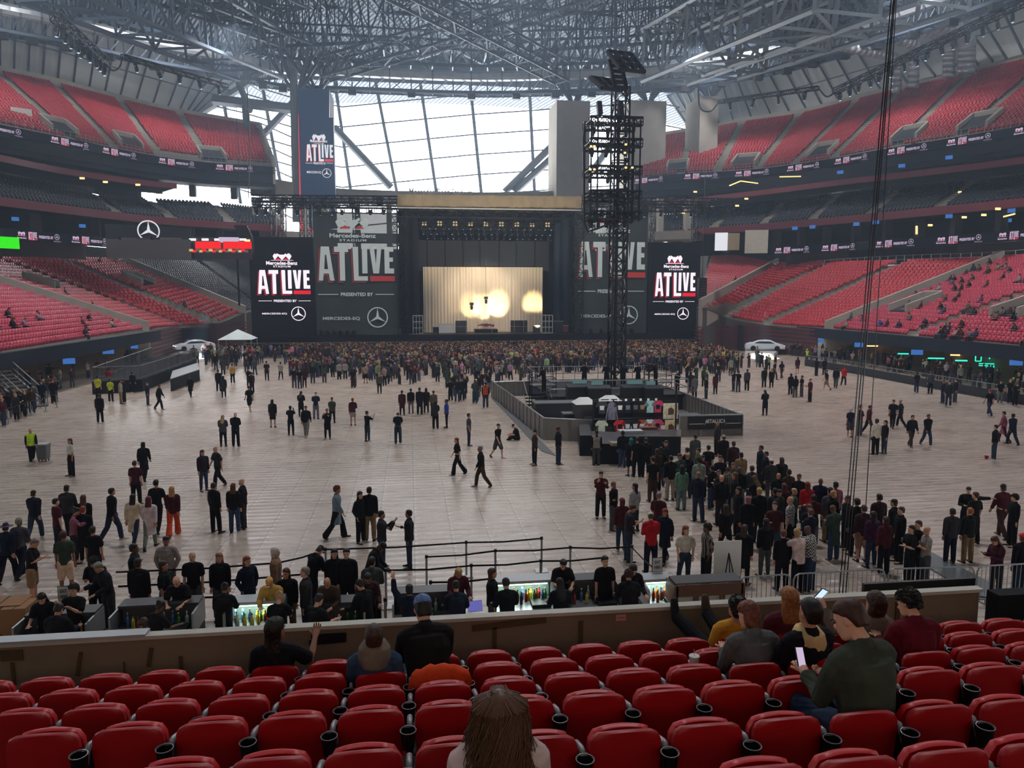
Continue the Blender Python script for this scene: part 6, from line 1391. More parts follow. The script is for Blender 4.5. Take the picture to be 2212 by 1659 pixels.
# u, v(feet), facing, pose, top, colour, legs, colour, hair, colour, label
ROWS = '''
70 998 FR walkR vest y trousers k bald - bald man in black jacket and neon vest pulling the grey wheeled bin
156 1029 FL weight crop w trousers k long b long-haired woman in a white top with a dark jacket tied at her waist
217 912 A stand jacket k trousers k short k man in a black jacket standing alone with his back turned near the left queue
313 1037 A walkL coat k slim k long k woman with long dark hair in a black coat walking away at the left
296 1090 A stand tee m trousers k short b man in a maroon back-print shirt walking ahead of the cream-jacket women
78 1165 A walkR jacket n trousers j cap k man in navy sweater and backward dark cap standing alone at the far left
150 1160 A walkL jacket c trousers k cap k large man in a charcoal jacket and dark cap walking away at the left
186 1180 A walkR jacket k trousers k long B blonde-brown haired woman in a black top with one arm swung out
245 1168 AR walkR jacket k trousers j short k young man in a black lettered jacket striding right past the cream-jacket women
292 1178 A walkL coat C slim j long k dark-haired woman in a cream coat walking away
326 1184 A walkR coat w slim G long R red-haired woman with a cream bag round her waist and grey leggings
342 1148 A walkL tee k trousers k short e man in a black tee behind the woman in orange trousers
376 1157 A walkR jacket m wide o long y blonde woman in a maroon top and bright orange flared trousers
441 1060 FR stand jacket d slim j long b woman with long dark hair standing with the tee-shirt man left of centre
472 1053 FL walkL tee c trousers k bald - bald man in a charcoal printed tee walking left of centre
466 1150 AR weight jacket k trousers k short k person in all black standing with weight on one leg left of the couple
508 1150 A stand jacket k trousers b long B woman with long hair, black top and pale blue jeans beside a bald man
527 1142 L pocket jacket k trousers c bald - bald man in a dark hooded jacket facing the long-haired woman
483 965 A phone jacket g slim k long y long-haired woman in a dark grey top walking beside the broad man
510 964 A phone jacket k trousers k bald - broad man in a black coat beside the long-haired woman left of centre
590 923 A stand coat k skirt k long k woman in a short black dress and ankle boots walking away
629 940 A photo tee k slim k bun k woman in a black tee holding a phone up left of centre
651 900 A phone coat k slim k long b woman in a long dark coat behind the capped man
662 944 A walkL jacket k trousers G cap k man in black jacket and pale grey trousers with a cap
683 905 A phone tee n trousers G cap k man in navy tee, grey trousers and backward cap
708 948 F photo dress k slim k bun r woman in a long black dress holding a phone to her face
718 915 A walkR tee e slim k cap k man in dark green tee and black cap walking away
763 919 A hold jacket m skirt l bun r woman in a maroon top and patterned skirt carrying a black bag
794 954 AR photo tee k slim j bun k woman in black taking a photo next to a short-haired man
540 889 AL walkR tee k shorts k short b person in a long black tee and shorts walking left of centre
577 822 A stand tee k slim k short k slim person in a black tee standing alone
607 820 A walkR jacket l slim k short k person in a pale grey hooded top walking toward the stage
628 808 A phone jacket o trousers b short k man in a bright orange jacket
412 857 AL walkR coat k slim k short k person in a dark coat walking beside the low riser
473 845 A stand jacket k trousers k short k man in black pointing toward the stage left of the orange jacket
484 859 A stand coat c slim k long k person in long charcoal coat near the low riser
503 827 A stand jacket Y trousers k short k person in a mustard yellow jacket with arms held out
545 850 AL stand jacket k trousers k short b man in black in a small group left of centre
538 838 FR folded jacket k slim k long k woman with folded arms in a small group left of centre
636 838 A stand tee k trousers g cap k capped man in black at the left of a trio
648 839 A stand tee k trousers j cap n capped man in the middle of the trio
658 837 A stand jacket m slim k long k girl in maroon at the right of the trio
676 828 A stand jacket n trousers j short B man in navy with an orange backpack patch
701 827 A stand jacket g trousers g long k person in grey right of the man in navy
733 820 A stand jacket l trousers k short b man in a pale grey shirt standing behind the crowd
746 819 A stand jacket l trousers k short b man in a beige-grey jacket right of the pale grey shirt
763 838 A stand tee k trousers B short b person in a black tee and tan-brown trousers
790 828 A stand tee l shorts k short k man in grey tee and black shorts behind the crowd
820 850 A stand jacket g slim k long y slim person with a pale backpack walking to the crowd
869 897 A stand coat m slim k short k woman in a maroon cape-like coat walking ahead of the bending man
888 893 A stand jacket k slim G short k woman in black jacket and grey leggings
907 895 A stand coat d trousers k short b person in a long dark coat in the middle of a walking group
921 892 A stand coat d slim k long b long-haired woman in a dark coat at the right of a walking group
937 899 A stand jacket t trousers d short b person in a camouflage jacket
941 926 A folded jacket c trousers k long k person in charcoal hooded jacket and black trousers beside the blue jacket
965 924 L pocket jacket u slim k short k man in a bright blue jacket and black trousers
860 958 A bend tee k trousers j short b man in a black back-print tee and jeans bending his head forward
1049 880 A stand vest o trousers j short k steward in an orange vest by the barrier corner
1013 962 R weight tee g trousers j short b man in a grey tee with jeans standing side-on
1075 989 FR walkL tee k shorts g cap k bearded man in a black printed tee and dark grey shorts
989 1025 L walkL crop k wide k long r woman with long hair and flared black trousers striding left
1040 1052 L walkR jacket k trousers B short g grey-haired man in black jacket and brown trousers striding
1155 1005 L weight jacket B slim k beanie k person in a dark brown jacket holding gloves
1206 1003 R pocket jacket k trousers j short b man in black jacket and dark jeans with hands in pockets
1119 950 L floor tee k trousers k cap k person in a black cap sitting on the floor at the barrier
1288 1005 A stand vest l trousers g short k man in pale grey vest and grey trousers at the stall counter
1297 1118 F photo jacket m trousers k capback k man in maroon shirt and dark backward cap drinking
1324 1144 FR hold jacket k trousers g short r man in black and white raglan tee with grey jeans
1356 1212 R phone tee c trousers j short b man in charcoal tee with a bag looking at his phone
1342 1190 A stand jacket m slim j bob R red-haired woman in a dark patterned top behind the man with a bag
1370 1150 AL weight jacket l slim j long k woman with long dark hair and pale top
1405 1238 A phone jacket r trousers n capback w man in a bright red hoodie and white backward cap
1435 1215 FL walkL dress n slim n long r woman with long red hair in a short navy dress
1421 1180 AR stand tee m trousers d short g grey-haired man in a maroon tee behind the red hoodie
1478 1265 F weight crop w slim j long r woman with curly auburn hair in a white off-shoulder top
1524 1270 L pocket tee c trousers k curly k person with dark curly hair in a striped shirt
1409 1083 A stand tee k trousers B short k man in a black tee and brown trousers
1394 1030 A stand jacket k trousers k short b man in black with a white-lettered cap in the queue
1447 1080 A stand jacket k trousers l short k person with a dark backpack and pale trousers
1471 1101 A stand jacket s trousers s long k woman in a sage green jacket and matching trousers
1506 1126 AR weight jacket n trousers j bald - bald man in navy jacket and jeans standing with feet apart
1362 1028 A stand coat k shorts k long t person with long teal hair in a black hooded coat
1344 1010 A stand jacket k trousers b short v person in black with jeans leaning at the stall counter
1375 1030 A stand tee k trousers k short k man in a black tee left of the man in brown trousers
1483 1075 A stand jacket k trousers g short y fair-haired person in black in the front of the queue
1508 1082 A weight coat l trousers l curly k person with curly dark hair in a pale beige top
1528 1050 A stand tee k trousers g short k man in a black back-print tee with dark grey jeans
1500 1020 A stand jacket g trousers g short k man in a dark grey tee in the queue by the stall
1582 1040 A stand jacket m trousers d cap B man in a dark red plaid shirt and tan cap
1561 1020 A stand jacket k trousers d cap l person in a pale cap at the front of the queue
1548 985 L stand jacket c trousers k bald - bald security man in charcoal by the band banner
1598 1070 A stand jacket t trousers d cap k person in a tan jacket with a dark cap
1556 1134 A stand jacket k trousers d bald - man with grey cropped hair in a black jacket
1572 1110 A phone jacket l trousers j short b person in a striped grey top lighting up a phone
1621 1102 A stand jacket g trousers j short b man in a grey jacket and blue jeans
1641 1050 L stand jacket n trousers k short k young man in navy at the edge of the queue
1652 1062 L stand jacket k trousers k short k man in a black hooded top next to the young man in navy
1663 1085 A stand jacket c trousers g cap w person in a white cap facing away
1685 1080 A stand jacket k trousers k long b long-haired person behind the white cap
1700 1115 A stand jacket B trousers d short k man with short dark hair in a brown jacket
1678 1120 A folded jacket k trousers k bald - bald man with folded arms in a black jacket
1722 1125 FL stand coat k trousers k bun k woman in a black coat with a white bag
1740 1146 A stand jacket r slim j long r woman in a red sweater with dark jeans and reddish hair
1768 1140 AR stand jacket n trousers j bald - bald man in navy jacket with pale blue jeans
1788 1170 A stand jacket g trousers t short k broad man in grey sweater and khaki trousers
1800 1150 A stand jacket p trousers k short k person in a pale pink top just behind the khaki trousers
1826 1185 L stand jacket k trousers k cap m man in maroon cap and black hoodie
1845 1200 A stand jacket k trousers k short k person in black right of the maroon cap
1860 1213 A stand jacket d shorts t short b man in dark plaid shirt and tan shorts
1893 1188 A stand jacket k trousers k short m person with purple-red hair in black near the plaid shirt
1907 1240 A stand jacket m trousers k bob b person in a maroon sweater with black trousers
1880 1226 A stand jacket v slim j long k person in plum jacket left of the maroon sweater
1925 1200 AL stand jacket k trousers k cap k person in a dark cap beside the maroon sweater
1940 1215 L stand jacket k trousers k short b young man in black facing left in the queue
1962 1262 L folded tee k trousers k short l man in a black tee printed in red at the barricade
1976 1255 L stand tee k trousers k short b man in black tee with a white chest print
1995 1265 L folded tee l trousers g bald - bald man in pale grey tee with folded arms
2050 1215 A stand jacket c trousers n short k man in charcoal jacket standing by the pale-haired companion
2088 1215 A stand jacket k trousers t short o man in black jacket and tan trousers at the barricade
2085 1160 FL point jacket k trousers k cap k man in a dark cap stretching an arm out to the left
2100 1175 A weight tee k trousers k short b person in black close beside the pointing man
2161 1160 A walkR jacket m trousers B beanie k man in plum jacket and beanie walking away at the right
2184 1180 L hold jacket k trousers k curly m person with purple curly hair in black
2148 1290 L phone jacket m slim c long b woman with long hair in a maroon sweater looking at her phone
2200 1290 A stand jacket k trousers j cap r person in a red cap at the right edge
1650 1245 A stand jacket k slim g long k woman with long dark hair in black and a grey tied jacket
1687 1275 A stand jacket k trousers k short B man in a black jacket beside the embracing couple
1722 1280 A hug jacket w trousers k short y person with blond hair embraced by the plaid shirt
1748 1275 AL hug jacket w trousers j bald - man in black and white checked shirt embracing his companion
1604 1262 AR stand coat k slim k long b woman with long hair passing behind the white easel board
1566 1205 A walkL jacket k slim k long b woman in black with a bag striding at the queue edge
1574 1222 FL floor jacket m trousers k short g grey-haired person crouching behind the easel board
1592 1160 L stand coat k trousers k long k woman with long dark hair in black in the queue by the phone light
1612 1185 A stand jacket k slim k hood p person in a pink hood
1636 1170 A stand jacket k trousers k short y short-haired person in black next to the pink hood
1670 1165 A stand jacket c trousers k short k broad man in charcoal behind the pink hood
1703 1195 AL stand tee k trousers k bald - bald man in black near the checked shirts
1690 1150 A stand jacket m trousers k long R person with dark red hair in the middle of the queue
1652 897 A phone coat k slim k long k woman in a short black coat standing alone right of the mixing position
1835 945 A stand tee n shorts g short w white-haired man in navy shirt and grey shorts
1856 942 R folded tee m trousers g short r man in a maroon top with folded arms by the ropes
1875 938 R walkR jacket m trousers k short b man in an open maroon jacket stepping right
1890 982 A stand jacket w trousers k short k man in a white shirt and black trousers beside a woman in black
1909 980 L stand jacket k slim j long k woman in black beside the man in the white shirt
1927 925 AR walkL tee k slim k cap k person in black tee and red cap walking with a taller man
1944 922 AL walkR tee n trousers k bald - tall man in a navy tee walking with a capped person
1967 965 F walkR jacket k trousers B short k young man in an open black jacket over a pale shirt
2001 962 F walkL jacket k trousers j short b young man in a black printed sweater
2146 992 AL stand jacket k trousers j short k person in a dark coat bending beside the red cup
2166 955 AL walkR coat p slim m short k woman in a beige-pink cardigan held by a man in navy
2185 960 A walkL jacket n trousers n short k large man in navy jacket with a round back print
2136 897 A walkR tee k trousers j short r man in a black red-print tee walking away at the right
2036 870 L stand jacket n trousers j cap g man in navy jacket in a huddle of three
2048 877 FL stand jacket c trousers j short k taller man in the middle of a huddle of three
2062 868 L stand jacket d trousers g short b man at the right of a huddle of three
1979 848 A stand tee k trousers j short k person in black back-print tee before the right club wall
2009 850 A stand jacket g trousers k short r man in a dark grey shirt before the right club wall
2073 833 A stand jacket l trousers d beanie w person in a pale grey sweater before the right club wall
1749 868 L hold jacket m trousers n cap k capped man in maroon holding a phone at the right
1731 857 L hold tee k trousers g short b man in a black tee turned left toward a couple
1717 858 A stand jacket k trousers g long k person in the group of women near the right ropes
1707 852 A stand coat k trousers k long b woman in black swinging a bag
1650 837 A stand jacket k trousers k short k man in black beside a shorter woman right of the mixing position
1666 838 A stand coat k slim k long y woman in a dark coat beside the man in black
1584 845 L stand jacket n slim j long k woman in navy at the left of a group of four
1594 847 A point tee k trousers g short k man in a black tee laying an arm on a companion
1613 844 A stand jacket g trousers k short b man in grey at the right of a group of four
1545 851 A stand coat m slim k long k woman in a dark maroon coat near the right crowd edge
1552 825 A stand tee c trousers j short r man in charcoal beside the woman in the maroon coat
1525 862 L stand jacket k trousers j short b man in black jacket and jeans beside a pale grey back
1500 860 A stand coat G trousers k short k person in a pale grey jacket at the barrier end
1578 812 A stand jacket l trousers g short b person in a pale grey shirt behind the group of four
1672 820 FR walkL tee k trousers g cap k person in black tee walking with two others at the right
1688 818 A walkR tee k trousers B long k person in a black tee in a walking group at the right
1722 808 A stand jacket m skirt g long k girl in a flared grey skirt
1785 842 AL walkR tee k shorts t short b man in black tee and tan shorts walking at the right
1805 838 AR walkL jacket k trousers g short k man in a black hoodie walking with a red-clad companion
1822 832 AR walkR jacket r trousers k short r person in bright red striding right
1763 812 R stand jacket k trousers k hood k hooded person in black near the right ropes
1780 810 A stand jacket k trousers k short k tall man in black near the right ropes
1562 787 A stand vest y trousers k short k worker in neon yellow near the right car
1742 785 A stand vest y trousers k cap y guard in neon yellow near the right club rail
1635 781 A stand coat t trousers t short t person in a long tan robe in front of the right car
1558 780 L stand vest y trousers k short b second neon-vested worker near the right car
213 862 A stand tee y trousers k short k worker in neon yellow left of another at the viewing platform
240 867 A stand tee y trousers k short k worker in neon yellow holding white bags at the viewing platform
262 872 R stand jacket l trousers t short k person in pale grey with tan trousers by the platform
269 868 L stand jacket k trousers k short b person in black just beside the tan trousers
320 876 R pocket jacket n trousers j cap k man in navy sweater with a cap near the platform corner
345 884 R walkR jacket k trousers k cap B man in black and tan cap holding papers
288 848 A stand jacket k slim k short k thin person in black at the platform corner
236 838 A stand jacket r trousers k short k person in a red sweater by the platform railing
20 1255 A walkR jacket n trousers k cowboy v man in a navy jacket and wide hat at the left edge
48 1245 A walkL tee g trousers n short g grey-haired man in a tour-dates tee over grey sleeves
74 1300 R phone tee k shorts t short g grey-haired man in a black lettered tee and beige shorts using his phone
146 1285 A stand tee e shorts C short b man in dark green tee and cream shorts
128 1190 AR stand tee m slim d short m bearded man in a dark red tee
165 1215 R hug jacket p slim c bun m woman with red hair in a pink-grey top by the bar queue
208 1265 A stand tee k slim d short k man in a black tee with bare arms near the bars
187 1215 A stand jacket k slim k short r person in black with a grey backpack
'''
def rows():
    for ln in ROWS.strip().splitlines():
        w = ln.split(' ', 10); u, v = float(w[0]), float(w[1]); f, pose, top, tc, lg, lc, hr, hc, lab = w[2:]
        fat = 1.18 if ('large' in lab or 'broad' in lab) else 1.0
        fine = 1 if v > 1000 else 0
        t = place(u, v, f, pose, top, tc if tc in PC else 'k', lg, lc if lc in PC else 'k', hr, hc if (hc in HC if hr in ('short', 'long', 'bob', 'curly', 'bun') else hc in PC) else 'k', lab, fat=fat, fine=fine, h=.97 if hr in ('long', 'bob', 'bun') else None)
rows()
# =============== the viewer's own rows of seats ===============
RZ = [4.45, 4.70, 4.95, 5.2, 5.385, 5.6, 5.83]; RY = [7.1-.745*k for k in range(7)]
def seat_parts():
    # backrest: rounded shell seen from behind, origin at its top centre
    rings = []; n = 16
    for z, w in ((-.44, .19), (-.36, .205), (-.25, .215), (-.12, .222), (-.05, .218), (-.018, .2), (0, .165)):
        f = []; 
        for i in range(n+1):
            t = -1+2*i/n; arch = .022*(1-t*t)*(z > -.1); f.append(Vector((w*t, .028*t*t-.01+.06*z*z*2, z+arch)))
        rings.append(f)
    mb = MB(); fr = [[p+Vector((0, .034, 0)) for p in r] for r in rings]
    mb.loft(rings, closed=False, caps=False); mb.loft(fr, closed=False, caps=False); m = len(rings)
    ed = lambda R_: [r[0] for r in R_]+R_[-1][1:-1]+[r[-1] for r in reversed(R_)]
    a, b = ed(rings), ed(fr); rim = [[p*1 for p in a], [(p+q)/2+Vector((0, 0, .006)) for p, q in zip(a, b)], b]
    mb.loft(rim, closed=False, caps=False); back = mb.me('backrest', M['seatnear'], True)
    mb = MB(); rings = []
    for z, w, y in ((-.48, .17, .05), (-.42, .2, .08), (-.22, .21, .12), (-.1, .2, .12), (-.045, .17, .115), (-.025, .12, .105)):
        rings.append([Vector((w*(-1+2*i/10), y+.02*(1-(-1+2*i/10)**2), z)) for i in range(11)])
    fr = [[p+Vector((0, .05, .0)) for p in r] for r in rings]; mb.loft(rings, closed=False, caps=False); mb.loft(fr, closed=False, caps=False)
    a, b = ed(rings), ed(fr); mb.loft([a, [(p+q)/2+Vector((0, 0, .012)) for p, q in zip(a, b)], b], closed=False, caps=False); pan = mb.me('seat_pan', M['seatpan'], True)
    mb = MB(); r = [[Vector((x, y, z)) for x, z in ((-.018, -.1), (.018, -.1), (.018, 0), (-.018, 0))] for y in ()]
    mb.loft([ring(Vector((.257, y, z)), Vector((0, 1, 0)), Vector((0, 0, 1)), .02, rz_, 8) for y, z, rz_ in ((0, -.2, .01), (.02, -.15, .03), (.05, -.115, .03), (.1, -.12, .025), (.22, -.16, .02), (.27, -.19, .01))]); arm = mb.me('armrest', M['armgrey'], True)
    mb = MB(); mb.box((.257, .06, -.5), (.03, .16, .72)); leg = mb.me('leg', M['black'])
    mb = MB(); c = Vector((.247, -.066, -.215)); n = 14; prof = [(.04, 0), (.052, .125), (.055, .127), (.047, .122), (.04, .02)]
    for r_, z in prof: mb.v += [tuple(c+Vector((r_*math.cos(2*math.pi*i/n), r_*math.sin(2*math.pi*i/n), z))) for i in range(n)]
    for j in range(4):
        for i in range(n): mb.f.append((j*n+i, j*n+(i+1) % n, (j+1)*n+(i+1) % n, (j+1)*n+i)); mb.m.append(0)
    mb.f += [tuple(range(n)), tuple(range(4*n, 5*n))]; mb.m += [0, 0]; mb.k = 1
    for i in range(n): a, b = 2*math.pi*i/n, 2*math.pi*(i+1)/n; mb.tube(c+Vector((.054*math.cos(a), .054*math.sin(a), .127)), c+Vector((.054*math.cos(b), .054*math.sin(b), .127)), .003, 4, cap=False)
    mb.k = 0; mb.box((.25, -.015, -.12), (.05, .03, .06)); cup = mb.me('cup_holder', [M['cupblack'], M['armgrey']])
    return back, pan, arm, leg, cup
M['seatnear'] = mat('near_red_seat', (160, 10, 20), .42, noise=.06, nscale=4, spec=.45, bump=.03, bscale=300)
M['seatpan'] = mat('near_red_pan_skylit', (196, 20, 26), .4, spec=.5); M['armgrey'] = mat('arm_grey', (150, 152, 156), .35, .3); M['cupblack'] = mat('cup_black', (16, 16, 18), .4)  # pan red is lighter than the backrest, sky light put into its colour
SB, SP, SA, SL, SCU = seat_parts()
OCC = {(0, -5): 1, (1, -3): 1, (1, -2): 1, (0, 4): 1, (2, 3): 1, (0, 5): 1, (2, 4): 1, (1, 6): 1, (2, 6): 1, (4, 3): 1}
def own_seats():
    nm = ['row nearest the parapet', 'second row behind the parapet', 'third row behind the parapet', 'fourth row behind the parapet', 'fifth row behind the parapet', 'sixth row behind the parapet', 'nearest row to the viewer']
    for k in range(7):
        c = 0
        for n in range(-16, 17):
            x = 1.24+.515*n; p = Vector((x, RY[k], RZ[k])); w = p-Vector((0, 0, CZ)); dep = w.dot(FW)
            u = 1106+FP*w.dot(RT)/dep; v = 829.5-FP*w.dot(UP)/dep; hw = .3*FP/dep
            if u < -hw or u > 2212+hw or v > 1659+.02*FP/dep: continue
            if p.x > xr+4: continue
            c += 1; t = empty('stadium_seat', 'red folding seat in the %s, %s from the left' % (nm[k], ORD[c-1]), 'seat', p, 0, 'red seats in the '+nm[k])
            link('backrest', SB, t)
            pn = link('seat_pan', SP, t)
            if (k, n) in OCC: pn.rotation_euler = (-1.15, 0, 0); pn.location = (0, .1, -.42)
            if k == 5 and n in (-2,): pn.rotation_euler = (-1.15, 0, 0); pn.location = (0, .1, -.42)
            link('armrest', SA, t); link('leg', SL, t); link('cup_holder', SCU, t)
own_seats()
# marks on the parapet: tape strips, black brackets, small notice
def pmark(u0, v0, u1, v1, m, name, label, cat, tilt=0, y=8.185):
    a = Y(u0, v0, y); b = Y(u1, v1, y); o = MB().box((0, 0, 0), (abs(b.x-a.x), .012, abs(a.z-b.z))).build(name, M[m], None, False, ((a.x+b.x)/2, y, (a.z+b.z)/2)); o.rotation_euler = (0, tilt, 0); return tag(o, label, cat)
M['tape'] = mat('old_tape', (84, 66, 46), .8, noise=.4, nscale=10); M['pinknote'] = mat('pink_note', (198, 140, 130), .7)
for i, (a, w) in enumerate((((165, 1409, 176, 1460), 'slanted near the left'), ((266, 1430, 272, 1478), 'third from the left'), ((318, 1400, 329, 1440), 'slanted under the coping'), ((386, 1418, 396, 1470), 'left of the black-haired woman'), ((22, 1432, 34, 1480), 'at the far left end'), ((1064, 1356, 1073, 1412), 'right of the blue cap'), ((1250, 1342, 1259, 1388), 'left of the pink notice'), ((1778, 1312, 1786, 1362), 'right of the cream hood'), ((1936, 1302, 1942, 1350), 'beside the maroon jacket'))):
    pmark(*a, 'tape', 'tape_strip', 'worn brown tape strip on the parapet, '+w, 'tape', .2 if 'slant' in w else 0)
pmark(0, 1406, 50, 1426, 'tape', 'patch_mark', 'brown rectangular patch high on the parapet at the left edge', 'patch')
pmark(1020, 1346, 1180, 1350, 'tape', 'tape_strip', 'long worn tape line under the coping', 'tape', -.06)
pmark(672, 1371, 748, 1376, 'black', 'wall_bracket', 'upper black bar of the bracket on the parapet', 'bracket', 0, 8.15); pmark(668, 1382, 748, 1388, 'black', 'wall_bracket', 'lower black bar of the bracket on the parapet', 'bracket', -.03, 8.15)
o = pmark(1330, 1328, 1352, 1340, 'pinknote', 'wall_notice', 'small pink notice stuck on the parapet', 'notice'); put_mb = MB(); put_text(put_mb, 'Suspensp', -.045, .045, -.012, .015, -.009); put_mb.build('lettering', M['tape'], o)
struct(MB().bb(Z(1885, 1275, 4.4).x, xr+.12, 8.42, 8.47, 4.3, 4.41), 'trim_dark_rail', M['black'])
# =============== people seated close by ===============
P_ = POSES; s0 = P_['sit']
P_['feetup'] = dict(s0, lean=-.2, turn=.3, legR=((-.05, 1, .4), (-.05, 1, .25)), legL=((.35, 1, .38), (.35, 1, .3)), footR=(0, .2, 1), footL=(0, .2, 1))
P_['sitphone'] = dict(s0, lean=.15, nod=.45, turn=.5, armR=((.2, .25, -1), (-.7, .9, .0)), armL=((.25, .3, -1), (-.35, .9, .12)))
P_['situp'] = dict(s0, armL=((.3, .8, -.5), (.1, .6, .8)), armR=((.1, .4, -1), (-.4, .8, .1)))
P_['sithand'] = dict(s0, turn=-.6, armR=((.5, .6, -.7), (.1, .8, .6)), armL=((.15, .3, -1), (-.3, .9, 0)))
def seated(k, x, dz=0, dy=.0, rz=0, **kw):
    return person((x, RY[k]+.16+dy, RZ[k]-.86+dz), rz, fine=2, **kw)
PC['deepblue'] = (40, 58, 86); PC['yel'] = (206, 148, 44); PC['taupe'] = (110, 94, 84); PC['greyk'] = (92, 92, 88); PC['pale'] = (196, 172, 164); PC['olv'] = (62, 62, 52); PC['capb'] = (92, 124, 156); PC['mar'] = (96, 20, 30)
HC['ging'] = (140, 92, 52); HC['aub'] = (110, 58, 34); HC['ombre'] = (96, 66, 44)
seated(0, -1.34, pose='sithand', top='tee', tc='k', legs='slim', lc='k', hair='long', hc='k', h=.98, skin=3, label='woman with long black hair in black seated at the parapet at the left')
seated(1, -.36, pose='sit', top='jacket', tc='deepblue', legs='trousers', lc='j', hair='short', hc='b', h=.95, skin=0, label='boy with short light brown hair in a blue top with a grey hood')
p3 = seated(1, .12, dy=.1, pose='sitlean', top='jacket', tc='k', legs='trousers', lc='G', hair='cap', hc='capb', h=1.06, skin=0, rz=.15, fat=1.15, label='man in a faded blue cap and black sweater next to the blue-topped boy')
seated(0, 3.3, pose='feetup', top='tee', tc='yel', legs='trousers', lc='k', hair='curly', hc='k', h=.98, skin=1, label='person with dark curly hair in a yellow tee, boots up on the parapet')
seated(2, 2.9, dy=.1, pose='sitphone', top='jacket', tc='greyk', legs='trousers', lc='d', hair='bob', hc='aub', h=.94, skin=0, label='woman with auburn bobbed hair in a grey sweater holding food')
seated(0, 3.9, pose='sit', top='jacket', tc='m', legs='trousers', lc='k', hair='long', hc='ging', h=1.0, skin=0, label='person with long curly ginger hair at the parapet')
seated(2, 3.28, pose='sit', top='jacket', tc='k', legs='trousers', lc='k', hair='short', hc='k', h=1.02, skin=1, rz=.2, label='young man in a black jacket with a cream hood')
p9 = seated(1, 4.38, pose='situp', top='jacket', tc='taupe', legs='slim', lc='k', hair='bob', hc='b', h=.98, skin=0, rz=.1, label='woman in a taupe knitted hooded sweater holding up a lit phone')
seated(2, 4.42, dy=.1, pose='sitphone', top='jacket', tc='mar', legs='trousers', lc='k', hair='curly', hc='k', h=.96, skin=0, label='boy with dark curly hair in a maroon sweatshirt')
p11 = seated(4, 2.98, dy=.12, pose='sitphone', top='jacket', tc='olv', legs='trousers', lc='j', hair='short', hc='b', h=1.08, skin=0, rz=.25, fat=1.15, label='man in an olive quarter-zip jacket looking at his phone')
girl = seated(5, .4, dy=-.02, pose='sit', top='jacket', tc='pale', legs='slim', lc='j', hair='', hc='b', h=1.0, skin=2, label='person with very long wavy blond-brown hair in a pale top in the foreground')
# loose hoods, coats and things in hands
def hood(x, k, c, name, w=.15, hh=.17, dy=0):
    mb = MB(); o = Vector((x, RY[k]+.115+dy, RZ[k]+.15)); rings = []
    for z, r1, r2, yy in ((.11, .1, .07, .03), (.06, w*.95, .1, -.005), (-.02, w, .075, -.045), (-.1, w*.7, .05, -.075), (-.125, w*.4, .03, -.07)): rings.append([o+Vector((r1*math.cos(2*math.pi*i/14), yy+r2*math.sin(2*math.pi*i/14), z)) for i in range(14)])
    mb.loft(rings); me = remesh(mb, .01, 3, 1); me.materials.append(M['cloth']); me.polygons.foreach_set('use_smooth', [True]*len(me.polygons)); ob = link(name, me); ob.color = (*srgb(*c), 1); return ob
for nm_, x, k, c, dz in (('grey hood', -.36, 1, (110, 100, 88), 0), ('cream hood', 3.28, 2, (204, 176, 122), .0), ('taupe hood', 4.38, 1, (128, 108, 92), 0)):
    ob = hood(x, k, c, 'hood'); own = [o for o in COL.objects if o.name.startswith('person') and abs(o.location.x-x) < .03 and abs(o.location.y-(RY[k]+.16)) < .05][0]
    ob.parent = own; bpy.context.view_layer.update(); ob.matrix_parent_inverse = own.matrix_world.inverted()
def girl_hair():
    rr = random.Random(11); J = skeleton(POSES['sit']); c = J['head']; mb = MB()
    for i in range(900):
        a = rr.uniform(-2.5, 2.5); s = math.sin(a); cc = -math.cos(a); top = c+V3(rr.gauss(0, .012), rr.uniform(-.03, .05), .118)
        L = rr.uniform(.36, .62); wv = rr.uniform(.008, .03); ph = rr.uniform(0, 6); R1 = .1+rr.uniform(-.012, .02); pts = [top]
        for j in range(1, 9):
            t = j/8
            if t < .2: q = c+V3(s*R1*t*4.2, cc*(.105+.0)*t*4.2-.01, .118-.1*t*t*10)
            else: sp = R1+.1*max(0, t-.35); q = c+V3(s*sp*(1.05)+wv*math.sin(9*t+ph), cc*(.11+.03*t)-.01+(.05 if t > .5 and cc > 0 else 0)+wv*.5*math.cos(8*t+ph), .08-(t-.2)*L*1.15)
            pts.append(q)
        r = rr.uniform(.002, .0055)
        for j, (p, q) in enumerate(zip(pts, pts[1:])): mb.tube(p, q, r*(1-.06*j), 4, r2=r*(1-.06*(j+1)), cap=False)
    mb.ell(c+V3(0, -.01, .02), (.088, .105, .105), 14, 10)
    m = mat('ombre_hair', (100, 70, 46), .45, spec=.4); nt = m.node_tree; N = nt.nodes; L_ = nt.links; tc = N.new('ShaderNodeTexCoord'); sx = N.new('ShaderNodeSeparateXYZ'); L_.new(tc.outputs['Object'], sx.inputs[0])
    nz = N.new('ShaderNodeTexNoise'); nz.inputs['Scale'].default_value = 26; L_.new(tc.outputs['Object'], nz.inputs[0]); ad = N.new('ShaderNodeMath'); ad.operation = 'MULTIPLY_ADD'; L_.new(nz.outputs[0], ad.inputs[0]); ad.inputs[1].default_value = .35; L_.new(sx.outputs[2], ad.inputs[2])
    rp = N.new('ShaderNodeValToRGB'); e = rp.color_ramp.elements; e[0].position = .98; e[0].color = (*srgb(176, 136, 80), 1); e[1].position = 1.52; e[1].color = (*srgb(92, 64, 46), 1); L_.new(ad.outputs[0], rp.inputs[0]); L_.new(rp.outputs[0], N['Principled BSDF'].inputs['Base Color'])
    mb.build('hair', m, girl, True)
girl_hair()
